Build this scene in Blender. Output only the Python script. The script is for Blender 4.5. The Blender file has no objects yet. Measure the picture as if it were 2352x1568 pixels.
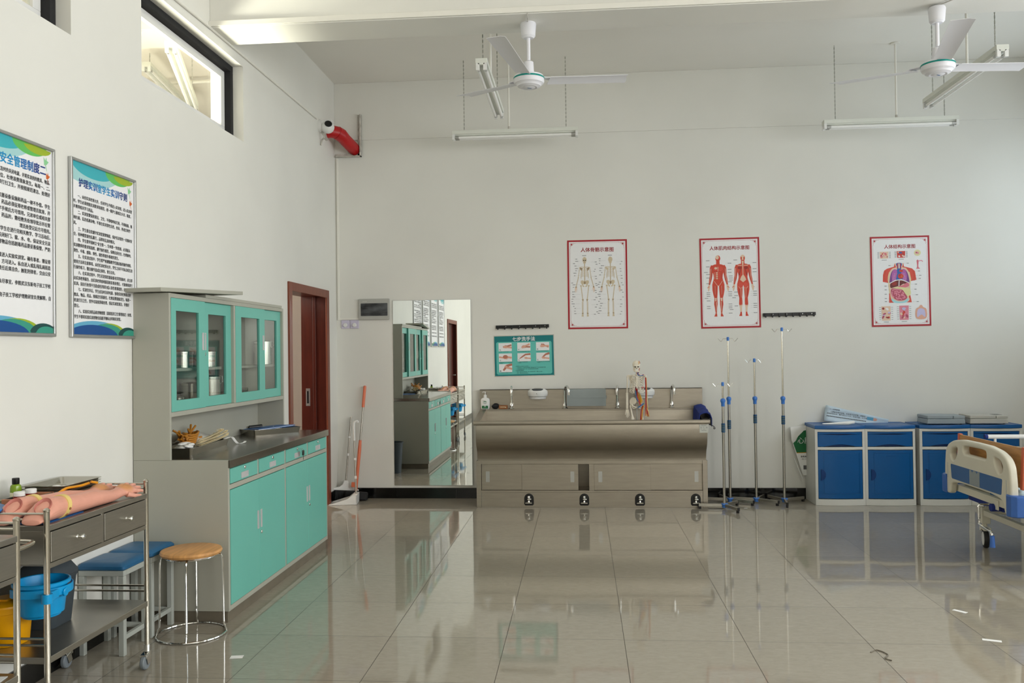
import bpy, bmesh, math, random
from math import sin, cos, pi, radians as R, sqrt, atan2
from mathutils import Vector, Matrix, Euler
random.seed(7)
SC = bpy.context.scene
COL = SC.collection
VS = SC.view_settings
VS.view_transform = 'Standard'; VS.look = 'None'; VS.gamma = 1.0; VS.use_curve_mapping = False
SC.display_settings.display_device = 'sRGB'
VS.exposure = 0.05
SC.cycles.max_bounces = 10; SC.cycles.diffuse_bounces = 6; SC.cycles.glossy_bounces = 5
SC.cycles.transmission_bounces = 6; SC.cycles.transparent_max_bounces = 8
SC.cycles.caustics_reflective = False; SC.cycles.caustics_refractive = False
SC.cycles.sample_clamp_indirect = 6.0
SC.cycles.use_denoising = True

# ---------------------------------------------------------------- camera
YAW, PITCH, ROLL, CAMZ = -0.0814, 0.0118, -0.0127, 1.465
fw = Vector((sin(YAW) * cos(PITCH), cos(YAW) * cos(PITCH), sin(PITCH)))
rt = Vector((cos(YAW), -sin(YAW), 0)); up = rt.cross(fw)
r2 = cos(ROLL) * rt + sin(ROLL) * up; u2 = -sin(ROLL) * rt + cos(ROLL) * up
cd = bpy.data.cameras.new('camera'); cam = bpy.data.objects.new('camera', cd); COL.objects.link(cam)
cam.matrix_world = Matrix(((r2.x, u2.x, -fw.x, 0), (r2.y, u2.y, -fw.y, 0), (r2.z, u2.z, -fw.z, CAMZ), (0, 0, 0, 1)))
cd.sensor_width = 36.0; cd.lens = 1967 * 36 / 2352; cd.clip_start = 0.05; cd.clip_end = 200
SC.camera = cam

# ---------------------------------------------------------------- world and daylight
W = bpy.data.worlds.new('world'); SC.world = W; W.use_nodes = True
W.node_tree.nodes['Background'].inputs[0].default_value = (0.62, 0.78, 1.0, 1)
W.node_tree.nodes['Background'].inputs[1].default_value = 1.0
def area(name, loc, rot, sx, sy, power, color, spread=180):
    l = bpy.data.lights.new(name, 'AREA'); l.shape = 'RECTANGLE'; l.size = sx; l.size_y = sy
    l.energy = power; l.color = color; l.spread = R(spread)
    o = bpy.data.objects.new(name, l); COL.objects.link(o); o.location = loc; o.rotation_euler = rot
    return o
XL, XR, YB, YF, ZC = -2.487, 4.75, 8.55, -5.0, 4.22
RIGHT_WINDOWS = [(-4.2, -1.6), (-0.7, 1.9), (2.75, 5.25), (5.85, 8.25)]
WZ0, WZ1 = [1.45, 1.45, 1.45, 1.75], 3.45
DAY = 78
for i, (a, b) in enumerate(RIGHT_WINDOWS):
    area('daylight_right_window', (XR + 0.32, (a + b) / 2, (WZ0[i] + WZ1) / 2), (0, R(90), 0), WZ1 - WZ0[i], b - a, (1.85, 1.6, 0.94, 0.34)[i] * DAY * (b - a), (0.86, 0.88, 1.0) if i == 3 else (1.0, 0.915, 0.945))
# warm daylight in the corridor behind the left wall, falling in from its own outer windows
area('daylight_corridor', (-5.15, 5.5, 2.0), (0, R(-90), 0), 2.2, 9.0, 240, (1.0, 0.92, 0.82))
# added area lamp standing in for sun glancing up off the corridor floor through the high window onto the beam
g = area('added_corridor_bounce', (-5.0, 4.75, 1.25), (0, 0, 0), 0.9, 1.6, 135, (1.0, 0.9, 0.78), 70)
g.rotation_euler = (Vector((-2.5, 5.5, 3.36)) - g.location).to_track_quat('-Z', 'Y').to_euler()

# ---------------------------------------------------------------- materials
def lin(c):
    return tuple(((v / 255) / 12.92 if v / 255 <= 0.04045 else ((v / 255 + 0.055) / 1.055) ** 2.4) for v in c)
MATS = {}
def mat(name, rgb, rough=0.5, metal=0.0, noise=0.0, nscale=8.0, spec=0.5, trans=0.0, ior=1.45, alpha=1.0, stretch=None, bump=0.0):
    m = bpy.data.materials.new(name); m.use_nodes = True; nt = m.node_tree; b = nt.nodes['Principled BSDF']
    c = lin(rgb)
    b.inputs['Base Color'].default_value = (*c, 1); b.inputs['Roughness'].default_value = rough
    b.inputs['Metallic'].default_value = metal; b.inputs['Specular IOR Level'].default_value = spec
    b.inputs['Transmission Weight'].default_value = trans; b.inputs['IOR'].default_value = ior
    b.inputs['Alpha'].default_value = alpha
    if noise or bump:
        tc = nt.nodes.new('ShaderNodeTexCoord'); mp = nt.nodes.new('ShaderNodeMapping'); nz = nt.nodes.new('ShaderNodeTexNoise')
        nz.inputs['Scale'].default_value = nscale; nz.inputs['Detail'].default_value = 5
        if stretch: mp.inputs['Scale'].default_value = stretch
        nt.links.new(tc.outputs['Object'], mp.inputs[0]); nt.links.new(mp.outputs[0], nz.inputs['Vector'])
        if noise:
            rp = nt.nodes.new('ShaderNodeValToRGB')
            rp.color_ramp.elements[0].position = 0.3; rp.color_ramp.elements[1].position = 0.7
            rp.color_ramp.elements[0].color = (*[v * (1 - noise) for v in c], 1)
            rp.color_ramp.elements[1].color = (*[min(1, v * (1 + noise)) for v in c], 1)
            nt.links.new(nz.outputs['Fac'], rp.inputs[0]); nt.links.new(rp.outputs[0], b.inputs['Base Color'])
        if bump:
            bp = nt.nodes.new('ShaderNodeBump'); bp.inputs['Strength'].default_value = bump; bp.inputs['Distance'].default_value = 0.002
            nt.links.new(nz.outputs['Fac'], bp.inputs['Height']); nt.links.new(bp.outputs[0], b.inputs['Normal'])
    MATS[name] = m; return m
def glass(name, rgb, rough=0.0, see=0.9):
    # thin sheet: mostly clear, mirror-like at grazing angles
    m = bpy.data.materials.new(name); m.use_nodes = True; nt = m.node_tree; nt.nodes.clear()
    o = nt.nodes.new('ShaderNodeOutputMaterial'); mx = nt.nodes.new('ShaderNodeMixShader'); t = nt.nodes.new('ShaderNodeBsdfTransparent')
    g = nt.nodes.new('ShaderNodeBsdfGlossy'); lw = nt.nodes.new('ShaderNodeLayerWeight'); lw.inputs[0].default_value = 0.5
    f = nt.nodes.new('ShaderNodeMath'); f.operation = 'POWER'; f.inputs[1].default_value = 4.0; nt.links.new(lw.outputs['Facing'], f.inputs[0])
    ad = nt.nodes.new('ShaderNodeMath'); ad.operation = 'MULTIPLY_ADD'; ad.inputs[1].default_value = 0.8; ad.inputs[2].default_value = 0.08
    t.inputs[0].default_value = (*[see * v for v in lin(rgb)], 1); g.inputs['Roughness'].default_value = rough
    nt.links.new(f.outputs[0], ad.inputs[0]); nt.links.new(ad.outputs[0], mx.inputs[0])
    nt.links.new(t.outputs[0], mx.inputs[1]); nt.links.new(g.outputs[0], mx.inputs[2]); nt.links.new(mx.outputs[0], o.inputs[0])
    MATS[name] = m; return m
def frosted(name, rgb, solid):
    m = mat(name, rgb, rough=0.35); nt = m.node_tree; b = nt.nodes['Principled BSDF']
    b.inputs['Alpha'].default_value = solid; return m

M = MATS
mat('plaster', (226, 225, 219), 0.75, noise=0.03, nscale=1.3, spec=0.25)
mat('ceiling_paint', (236, 234, 228), 0.85, noise=0.02, nscale=1.0, spec=0.2)
mat('corridor_paint', (230, 224, 214), 0.8, noise=0.02, nscale=1.0, spec=0.2); mat('corridor_tan', (112, 106, 102), 0.7, noise=0.04, nscale=1.0)
mat('black_tile', (16, 16, 15), 0.12, noise=0.3, nscale=3)
mat('sock_white', (225, 225, 220), 0.5)
mat('steel', (178, 174, 165), 0.34, 1.0, noise=0.05, nscale=10, stretch=(1, 1, 14))
mat('steel_sink', (166, 158, 146), 0.36, 1.0, noise=0.06, nscale=5, stretch=(1, 1, 8))
mat('steel_tray', (190, 187, 178), 0.22, 1.0, noise=0.04, nscale=12)
mat('steel_tube', (205, 200, 188), 0.18, 1.0, noise=0.03, nscale=14)
mat('chrome', (225, 225, 222), 0.08, 1.0, noise=0.02)
mat('aluminium', (188, 189, 188), 0.35, 0.9, noise=0.03)
mat('teal_paint', (108, 184, 170), 0.42, noise=0.02, nscale=3)
mat('cabinet_grey', (170, 169, 157), 0.45, noise=0.02, nscale=4)
mat('plinth', (112, 104, 90), 0.4, noise=0.1, nscale=10)
mat('silver_plastic', (205, 204, 206), 0.35, 0.3, noise=0.02)
mat('clear_glass', (250, 250, 250), 0.0); glass('pane', (235, 240, 237), 0.0, 0.95); glass('window_glass', (245, 250, 247), 0.0, 0.96)
mat('door_wood', (74, 26, 16), 0.35, noise=0.18, nscale=6, stretch=(6, 6, 0.7))
mat('frame_wood', (120, 62, 42), 0.4, noise=0.1, nscale=6, stretch=(5, 5, 0.7))
mat('black', (20, 20, 21), 0.4, noise=0.1); mat('black_soft', (30, 30, 32), 0.75, noise=0.2)
mat('rubber', (34, 33, 33), 0.6, noise=0.15)
mat('white_plastic', (230, 230, 228), 0.32, noise=0.01); mat('fan_white', (226, 226, 232), 0.35, noise=0.01)
mat('lavender_plastic', (206, 200, 220), 0.4, noise=0.01)
mat('cream_plastic', (214, 210, 194), 0.38, noise=0.015)
mat('bed_blue', (62, 104, 178), 0.38, noise=0.02); mat('bed_label', (58, 98, 150), 0.45, noise=0.02)
mat('blue_plastic', (0, 84, 148), 0.3, noise=0.03, nscale=4); mat('blue_dark', (0, 52, 112), 0.35, noise=0.03)
mat('locker_white', (214, 213, 208), 0.4, noise=0.015)
mat('iv_blue', (66, 124, 206), 0.35, noise=0.02); mat('iv_grip', (22, 74, 120), 0.5, noise=0.05); mat('iv_stripe', (150, 150, 70), 0.5, noise=0.05)
mat('red_paint', (178, 26, 30), 0.35, noise=0.06, nscale=6); mat('teal_stripe', (0, 140, 130), 0.3, noise=0.02)
mat('bucket_blue', (0, 146, 206), 0.32, noise=0.03); mat('bucket_yellow', (240, 168, 0), 0.35, noise=0.03)
mat('bin_grey', (58, 66, 72), 0.5, noise=0.05)
mat('leather_blue', (30, 92, 134), 0.42, noise=0.05, nscale=30, bump=0.2); mat('bench_grey', (172, 176, 170), 0.4, noise=0.02)
mat('stool_wood', (204, 150, 92), 0.35, noise=0.22, nscale=5, stretch=(9, 1, 1))
mat('board_wood', (176, 128, 72), 0.4, noise=0.2, nscale=5, stretch=(1, 1.2, 10)); mat('board_edge', (196, 98, 70), 0.45, noise=0.05)
mat('rubber_tube', (176, 116, 34), 0.45, noise=0.1); mat('latex_cream', (232, 218, 180), 0.5, noise=0.06); mat('gauze', (235, 234, 230), 0.9, noise=0.03)
mat('strap_yellow', (222, 196, 120), 0.5, noise=0.12); mat('folder_blue', (0, 98, 172), 0.35, noise=0.03)
mat('cloth_navy', (22, 44, 120), 0.8, noise=0.15, nscale=20, bump=0.3); mat('cloth_light', (196, 216, 226), 0.85, noise=0.05)
mat('orange', (226, 122, 88), 0.4, noise=0.05); mat('amber', (226, 150, 20), 0.4, noise=0.05)
mat('bone', (232, 224, 208), 0.45, noise=0.06, nscale=20); mat('vessel_red', (170, 30, 34), 0.4, noise=0.05); mat('vessel_blue', (44, 104, 160), 0.4, noise=0.05)
mat('nerve_yellow', (216, 164, 50), 0.45, noise=0.05); mat('socket_dark', (70, 62, 54), 0.7, noise=0.1)
mat('green_glass', (120, 150, 30), 0.15, noise=0.05); mat('label_cream', (232, 228, 196), 0.6, noise=0.02); mat('label_red', (176, 30, 56), 0.5, noise=0.02)
mat('bottle_red', (120, 16, 10), 0.15, noise=0.1); mat('rack_wood', (186, 122, 90), 0.5, noise=0.1, nscale=10); mat('bottle_dark', (48, 66, 74), 0.2, noise=0.05)
mat('green_print', (14, 104, 56), 0.5, noise=0.01); mat('brown_label', (150, 96, 56), 0.6, noise=0.05)
mat('grey_case', (150, 160, 166), 0.45, noise=0.02); mat('beige_case', (190, 188, 180), 0.45, noise=0.02); mat('dark_window', (70, 74, 76), 0.2, noise=0.02)
mat('panel_grey', (176, 176, 170), 0.4, noise=0.01); mat('smoked', (70, 72, 74), 0.22, noise=0.85, nscale=14, stretch=(0.5, 1, 1.4))
mat('paper', (238, 238, 236), 0.7, noise=0.01); mat('tape_grey', (196, 197, 190), 0.6)
mat('trunking', (232, 230, 222), 0.5, noise=0.02); mat('tube_glow_off', (240, 240, 238), 0.2, noise=0.01); mat('lamp_metal', (222, 224, 216), 0.4, noise=0.01)
mat('chain', (172, 172, 164), 0.4, 0.5, noise=0.05)
mat('dirty_steel', (196, 192, 184), 0.55, 0.2, noise=0.25, nscale=25)
frosted('acrylic', (176, 184, 184), 0.55); frosted('thin_film', (225, 222, 212), 0.45)
# mirror
mm = mat('mirror', (236, 240, 238), 0.0, 1.0)
# skin with an iodine stain on the back of the hand
def skin_mat(name, rgb, stain_at=None, rad=0.04):
    m = mat(name, rgb, 0.42, noise=0.04, nscale=18); nt = m.node_tree; b = nt.nodes['Principled BSDF']
    b.inputs['Subsurface Weight'].default_value = 0.0
    if stain_at:
        src = b.inputs['Base Color'].links[0].from_socket
        tc = nt.nodes.new('ShaderNodeTexCoord'); vm = nt.nodes.new('ShaderNodeVectorMath'); vm.operation = 'DISTANCE'
        vm.inputs[1].default_value = stain_at; mr = nt.nodes.new('ShaderNodeMapRange')
        mr.inputs[1].default_value = rad * 0.6; mr.inputs[2].default_value = rad * 1.1; mr.inputs[3].default_value = 0.75; mr.inputs[4].default_value = 0
        mx = nt.nodes.new('ShaderNodeMix'); mx.data_type = 'RGBA'; mx.inputs[7].default_value = (*lin((204, 140, 70)), 1)
        nt.links.new(tc.outputs['Object'], vm.inputs[0]); nt.links.new(vm.outputs['Value'], mr.inputs[0]); nt.links.new(mr.outputs[0], mx.inputs[0])
        nt.links.new(src, mx.inputs[6]); nt.links.new(mx.outputs[2], b.inputs['Base Color'])
    return m
skin_mat('mannequin_skin', (222, 158, 138), (0.004, 0.535, 0.05), 0.042)
mat('mannequin_pink', (214, 128, 112), 0.45, noise=0.05); mat('pad_pink_shaded', (182, 108, 96), 0.5, noise=0.05)

def floor_mat():
    m = bpy.data.materials.new('polished_tile'); m.use_nodes = True; nt = m.node_tree; b = nt.nodes['Principled BSDF']; N = nt.nodes.new; L = nt.links.new
    tc = N('ShaderNodeTexCoord'); mp = N('ShaderNodeMapping'); mp.inputs['Location'].default_value = (1.607 / 0.6, -4.381 / 0.6, 0); mp.inputs['Scale'].default_value = (1 / 0.6, 1 / 0.6, 1)
    L(tc.outputs['Object'], mp.inputs[0])
    fl = N('ShaderNodeVectorMath'); fl.operation = 'FLOOR'; L(mp.outputs[0], fl.inputs[0])
    fr = N('ShaderNodeVectorMath'); fr.operation = 'FRACTION'; L(mp.outputs[0], fr.inputs[0])
    sp = N('ShaderNodeSeparateXYZ'); L(fr.outputs[0], sp.inputs[0])
    def edge(sock):
        a = N('ShaderNodeMath'); a.operation = 'SUBTRACT'; a.inputs[1].default_value = 0.5; L(sock, a.inputs[0])
        c = N('ShaderNodeMath'); c.operation = 'ABSOLUTE'; L(a.outputs[0], c.inputs[0])
        d = N('ShaderNodeMath'); d.operation = 'GREATER_THAN'; d.inputs[1].default_value = 0.4976; L(c.outputs[0], d.inputs[0]); return d
    ex, ey = edge(sp.outputs[0]), edge(sp.outputs[1])
    g = N('ShaderNodeMath'); g.operation = 'MAXIMUM'; L(ex.outputs[0], g.inputs[0]); L(ey.outputs[0], g.inputs[1])
    wn = N('ShaderNodeTexWhiteNoise'); wn.noise_dimensions = '3D'; L(fl.outputs[0], wn.inputs[0])
    # fine veins running along the tile
    mv = N('ShaderNodeMapping'); mv.inputs['Scale'].default_value = (2.6, 6.5, 1); L(tc.outputs['Object'], mv.inputs[0])
    nz = N('ShaderNodeTexNoise'); nz.inputs['Scale'].default_value = 7; nz.inputs['Detail'].default_value = 8; nz.inputs['Roughness'].default_value = 0.65; nz.inputs['Distortion'].default_value = 0.8
    L(mv.outputs[0], nz.inputs['Vector'])
    rp = N('ShaderNodeValToRGB'); e = rp.color_ramp.elements
    e[0].position = 0.30; e[0].color = (*lin((154, 146, 131)), 1); e[1].position = 0.72; e[1].color = (*lin((165, 158, 144)), 1)
    L(nz.outputs['Fac'], rp.inputs[0])
    tone = N('ShaderNodeMapRange'); tone.inputs[3].default_value = 0.94; tone.inputs[4].default_value = 1.05; L(wn.outputs['Value'], tone.inputs[0])
    ml = N('ShaderNodeVectorMath'); ml.operation = 'SCALE'; L(rp.outputs[0], ml.inputs[0]); L(tone.outputs[0], ml.inputs['Scale'])
    mx = N('ShaderNodeMix'); mx.data_type = 'RGBA'; mx.inputs[7].default_value = (*lin((66, 59, 50)), 1); L(g.outputs[0], mx.inputs[0]); L(ml.outputs[0], mx.inputs[6])
    L(mx.outputs[2], b.inputs['Base Color'])
    rr = N('ShaderNodeMapRange'); rr.inputs[3].default_value = 0.045; rr.inputs[4].default_value = 0.6; L(g.outputs[0], rr.inputs[0]); L(rr.outputs[0], b.inputs['Roughness'])
    b.inputs['IOR'].default_value = 1.58
    # each tile sits a hair out of level
    sb = N('ShaderNodeVectorMath'); sb.operation = 'SUBTRACT'; sb.inputs[1].default_value = (0.5, 0.5, 0.5); L(wn.outputs['Color'], sb.inputs[0])
    sc = N('ShaderNodeVectorMath'); sc.operation = 'MULTIPLY'; sc.inputs[1].default_value = (0.0045, 0.0045, 0); L(sb.outputs[0], sc.inputs[0])
    gm = N('ShaderNodeNewGeometry'); ad = N('ShaderNodeVectorMath'); ad.operation = 'ADD'; L(gm.outputs['Normal'], ad.inputs[0]); L(sc.outputs[0], ad.inputs[1])
    nn = N('ShaderNodeVectorMath'); nn.operation = 'NORMALIZE'; L(ad.outputs[0], nn.inputs[0]); L(nn.outputs[0], b.inputs['Normal'])
    MATS['polished_tile'] = m
floor_mat()

# ---------------------------------------------------------------- mesh helpers
class MB:
    def __init__(s): s.v = []; s.f = []; s.m = []
    def add(s, vs, fs, mi=0):
        n = len(s.v); s.v += [tuple(v) for v in vs]; s.f += [tuple(i + n for i in f) for f in fs]; s.m += [mi] * len(fs); return s
    def box(s, x0, x1, y0, y1, z0, z1, mi=0):
        return s.add([(x0, y0, z0), (x1, y0, z0), (x1, y1, z0), (x0, y1, z0), (x0, y0, z1), (x1, y0, z1), (x1, y1, z1), (x0, y1, z1)],
                     [(0, 3, 2, 1), (4, 5, 6, 7), (0, 1, 5, 4), (1, 2, 6, 5), (2, 3, 7, 6), (3, 0, 4, 7)], mi)
    def frame(s, x0, x1, o, i, mi=0):
        # flat frame in the y z plane: outer and inner (y0, y1, z0, z1)
        q = lambda x, r: [(x, r[0], r[2]), (x, r[1], r[2]), (x, r[1], r[3]), (x, r[0], r[3])]
        return s.add(q(x0, o) + q(x1, o) + q(x1, i) + q(x0, i), [(a + j, a + (j + 1) % 4, b + (j + 1) % 4, b + j) for a, b in ((0, 4), (4, 8), (8, 12), (12, 0)) for j in range(4)], mi)
    def obox(s, c, size, rot=(0, 0, 0), mi=0):
        m = Euler(rot).to_matrix(); c = Vector(c); hx, hy, hz = [a / 2 for a in size]
        t = MB().box(-hx, hx, -hy, hy, -hz, hz); return s.add([c + m @ Vector(v) for v in t.v], t.f, mi)
    def bar(s, p0, p1, w, h, mi=0):
        # rectangular bar between two points, h measured upwards
        p0, p1 = Vector(p0), Vector(p1); d = (p1 - p0).normalized(); u = Vector((0, 0, 1)) if abs(d.z) < 0.95 else Vector((0, 1, 0))
        a = d.cross(u).normalized() * (w / 2); b = a.cross(d).normalized() * (h / 2)
        vs = [p + i * a + j * b for p in (p0, p1) for i, j in ((-1, -1), (1, -1), (1, 1), (-1, 1))]
        return s.add(vs, [(0, 3, 2, 1), (4, 5, 6, 7), (0, 1, 5, 4), (1, 2, 6, 5), (2, 3, 7, 6), (3, 0, 4, 7)], mi)
    def tube(s, path, r, n=10, mi=0, closed=False, caps=True):
        P = [Vector(p) for p in path]; k = len(P); rs = r if isinstance(r, (list, tuple)) else [r] * k
        T = []
        for i in range(k):
            a = P[(i - 1) % k] if closed or i else P[i]; b = P[(i + 1) % k] if closed or i < k - 1 else P[i]
            T.append((b - a).normalized())
        u = Vector((0, 0, 1)) if abs(T[0].z) < 0.9 else Vector((1, 0, 0)); u = (u - T[0] * u.dot(T[0])).normalized()
        vs = []
        for i in range(k):
            u = (u - T[i] * u.dot(T[i])).normalized(); w = T[i].cross(u)
            for j in range(n):
                a = 2 * pi * j / n; vs.append(P[i] + rs[i] * (cos(a) * u + sin(a) * w))
        fs = []
        for i in range(k if closed else k - 1):
            for j in range(n):
                a, b = i * n + j, i * n + (j + 1) % n; c = ((i + 1) % k) * n
                fs.append((a, b, c + (j + 1) % n, c + j))
        if caps and not closed: fs += [tuple(reversed(range(n))), tuple((k - 1) * n + j for j in range(n))]
        return s.add(vs, fs, mi)
    def cyl(s, p0, p1, r0, r1=None, n=20, mi=0): return s.tube([p0, p1], [r0, r0 if r1 is None else r1], n, mi)
    def lathe(s, prof, c=(0, 0, 0), n=28, mi=0, sx=1, sy=1, rot=None):
        m = Euler(rot).to_matrix() if rot else Matrix.Identity(3); c = Vector(c); vs = []; fs = []; k = len(prof)
        for r, z in prof:
            for j in range(n):
                a = 2 * pi * j / n; vs.append(c + m @ Vector((r * cos(a) * sx, r * sin(a) * sy, z)))
        for i in range(k - 1):
            for j in range(n):
                a, b = i * n + j, i * n + (j + 1) % n; fs.append((a, b, b + n, a + n))
        if prof[0][0] > 1e-6: fs.append(tuple(reversed(range(n))))
        if prof[-1][0] > 1e-6: fs.append(tuple((k - 1) * n + j for j in range(n)))
        return s.add(vs, fs, mi)
    def ell(s, c, rad, n=16, mi=0, rot=None):
        k = max(6, n // 2); m = Euler(rot).to_matrix() if rot else Matrix.Identity(3); c = Vector(c); vs = []; fs = []
        for i in range(1, k):
            t = pi * i / k
            for j in range(n):
                a = 2 * pi * j / n; vs.append(c + m @ Vector((rad[0] * sin(t) * cos(a), rad[1] * sin(t) * sin(a), -rad[2] * cos(t))))
        b = len(vs); vs += [c + m @ Vector((0, 0, -rad[2])), c + m @ Vector((0, 0, rad[2]))]
        for i in range(k - 2):
            for j in range(n):
                p, q = i * n + j, i * n + (j + 1) % n; fs.append((p, q, q + n, p + n))
        for j in range(n):
            fs.append((b, (j + 1) % n, j)); fs.append((b + 1, (k - 2) * n + j, (k - 2) * n + (j + 1) % n))
        return s.add(vs, fs, mi)
    def prism(s, pts, ax, d0, d1, mi=0):
        # outline in the plane across axis ax, pushed from d0 to d1 along it
        def P(p, d): return {'x': (d, p[0], p[1]), 'y': (p[0], d, p[1]), 'z': (p[0], p[1], d)}[ax]
        n = len(pts); vs = [P(p, d0) for p in pts] + [P(p, d1) for p in pts]
        fs = [tuple(reversed(range(n))), tuple(range(n, 2 * n))] + [(i, (i + 1) % n, n + (i + 1) % n, n + i) for i in range(n)]
        return s.add(vs, fs, mi)
    def loft(s, rings, mi=0, caps=True):
        n = len(rings[0]); vs = [p for r in rings for p in r]; fs = []
        for i in range(len(rings) - 1):
            for j in range(n):
                a, b = i * n + j, i * n + (j + 1) % n; fs.append((a, b, b + n, a + n))
        if caps: fs += [tuple(reversed(range(n))), tuple((len(rings) - 1) * n + j for j in range(n))]
        return s.add(vs, fs, mi)
    def build(s, name, mats, parent=None, bevel=0.0, smooth=True, seg=2, fix=True):
        if not isinstance(mats, (list, tuple)): mats = [mats]
        me = bpy.data.meshes.new(name); me.from_pydata(s.v, [], s.f); 
        for k in mats: me.materials.append(M[k] if isinstance(k, str) else k)
        for p, i in zip(me.polygons, s.m): p.material_index = i
        if fix:
            bm = bmesh.new(); bm.from_mesh(me); bmesh.ops.recalc_face_normals(bm, faces=bm.faces); bm.to_mesh(me); bm.free()
        me.update()
        if smooth:
            me.shade_smooth(); me.set_sharp_from_angle(angle=R(35))
        o = bpy.data.objects.new(name, me); COL.objects.link(o)
        if parent: o.parent = parent
        if bevel:
            b = o.modifiers.new('bevel', 'BEVEL'); b.width = bevel; b.segments = seg; b.limit_method = 'ANGLE'; b.angle_limit = R(40)
            b.harden_normals = True
        return o
def tag(o, label, cat, group=None, kind=None):
    if label: o['label'] = label
    if cat: o['category'] = cat
    if group: o['group'] = group
    if kind: o['kind'] = kind
    return o
def thing(name, label, cat, loc=(0, 0, 0), rz=0.0, group=None):
    o = bpy.data.objects.new(name, None); COL.objects.link(o); o.empty_display_size = 0.1
    o.location = loc; o.rotation_euler = (0, 0, rz); return tag(o, label, cat, group)
def struct(o, label=None):
    o['kind'] = 'structure'
    if label: o['label'] = label
    return o
def dup(root, loc, rz, label, group=None):
    r = root.copy(); COL.objects.link(r); r.location = loc; r.rotation_euler = (0, 0, rz); r['label'] = label
    if group: r['group'] = group
    for ch in list(root.children):
        c = ch.copy(); COL.objects.link(c); c.parent = r
        for g in list(ch.children):
            d = g.copy(); COL.objects.link(d); d.parent = c
    return r
def arc(cx, cy, r, a0, a1, n=8, ry=None):
    ry = ry or r
    return [(cx + r * cos(R(a0 + (a1 - a0) * i / n)), cy + ry * sin(R(a0 + (a1 - a0) * i / n))) for i in range(n + 1)]
def rrect(x0, x1, y0, y1, r, n=5):
    return arc(x1 - r, y0 + r, r, -90, 0, n) + arc(x1 - r, y1 - r, r, 0, 90, n) + arc(x0 + r, y1 - r, r, 90, 180, n) + arc(x0 + r, y0 + r, r, 180, 270, n)
def smooth_path(pts, n=6):
    P = [Vector(p) for p in pts]; out = []
    for i in range(len(P) - 1):
        a = P[i - 1] if i else P[i] * 2 - P[i + 1]; b, c = P[i], P[i + 1]; d = P[i + 2] if i + 2 < len(P) else P[i + 1] * 2 - P[i]
        for k in range(n):
            t = k / n; out.append(0.5 * ((2 * b) + (c - a) * t + (2 * a - 5 * b + 4 * c - d) * t * t + (3 * b - a - 3 * c + d) * t ** 3))
    return out + [P[-1]]
TEXT = {}
def text_mesh(s):
    key = s
    if key not in TEXT:
        c = bpy.data.curves.new('t', 'FONT'); c.body = s; c.resolution_u = 2
        o = bpy.data.objects.new('t', c); COL.objects.link(o)
        me = bpy.data.meshes.new_from_object(o.evaluated_get(bpy.context.evaluated_depsgraph_get()))
        vs = [(v.co.x, v.co.y) for v in me.vertices]; fs = [tuple(p.vertices) for p in me.polygons]
        bpy.data.objects.remove(o); bpy.data.curves.remove(c); bpy.data.meshes.remove(me); TEXT[key] = (vs, fs)
    return TEXT[key]
class Print(MB):
    """flat printing laid on a sheet: o = lower-left corner, u/v = unit directions on the sheet, each layer a hair higher"""
    def __init__(s, o, u, v, mats, step=0.00011):
        super().__init__(); s.o, s.u, s.w = Vector(o), Vector(u), Vector(v); s.nrm = s.u.cross(s.w); s.mats = mats; s.step = step; s.z = 1; s.c = 0
    def P(s, x, y, l=None): return s.o + s.u * x + s.w * y + s.nrm * (s.step * (s.z if l is None else l))
    def mi(s, k):
        if k not in s.mats: s.mats.append(k)
        return s.mats.index(k)
    def poly(s, pts, k): s.c = (s.c + 1) % 12; s.add([s.P(p[0], p[1], s.z + 0.08 * s.c) for p in pts], [tuple(range(len(pts)))], s.mi(k)); return s
    def rect(s, x0, x1, y0, y1, k): return s.poly([(x0, y0), (x1, y0), (x1, y1), (x0, y1)], k)
    def ellp(s, cx, cy, rx, ry, k, n=20, rot=0):
        c, d = cos(rot), sin(rot)
        return s.poly([(cx + rx * cos(t) * c - ry * sin(t) * d, cy + rx * cos(t) * d + ry * sin(t) * c) for t in [2 * pi * i / n for i in range(n)]], k)
    def line(s, pts, w, k):
        ws = w if isinstance(w, (list, tuple)) else [w] * len(pts)
        for (a, b), (w0, w1) in zip(zip(pts[:-1], pts[1:]), zip(ws[:-1], ws[1:])):
            dx, dy = b[0] - a[0], b[1] - a[1]; l = sqrt(dx * dx + dy * dy) or 1; nx, ny = -dy / l / 2, dx / l / 2
            s.poly([(a[0] - nx * w0, a[1] - ny * w0), (b[0] - nx * w1, b[1] - ny * w1), (b[0] + nx * w1, b[1] + ny * w1), (a[0] + nx * w0, a[1] + ny * w0)], k)
        for p, q in list(zip(pts, ws))[1:-1]: s.ellp(p[0], p[1], q / 2, q / 2, k, 8)
        return s
    def frame(s, x0, x1, y0, y1, w, k):
        s.rect(x0, x1, y0, y0 + w, k); s.rect(x0, x1, y1 - w, y1, k); s.rect(x0, x0 + w, y0 + w, y1 - w, k); s.rect(x1 - w, x1, y0 + w, y1 - w, k); return s
    def text(s, t, x, y, size, k, bold=0.0, align='l', sx=1.0):
        vs, fs = text_mesh(t); x0 = min(v[0] for v in vs); x1 = max(v[0] for v in vs)
        off = {'l': 0, 'c': -(x0 + x1) / 2, 'r': -x1}[align]
        for n_, (bx, by) in enumerate(((-bold, -bold), (bold, -bold), (-bold, bold), (bold, bold)) if bold else ((0, 0),)):
            s.add([s.P(x + (vx + off + bx) * size * sx, y + (vy + by) * size, s.z + 0.15 * n_) for vx, vy in vs], fs, s.mi(k))
        return s
    def up(s): s.z += 1; return s
    def done(s, name, parent=None): return s.build(name, s.mats, parent, smooth=False, fix=False)
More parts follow.
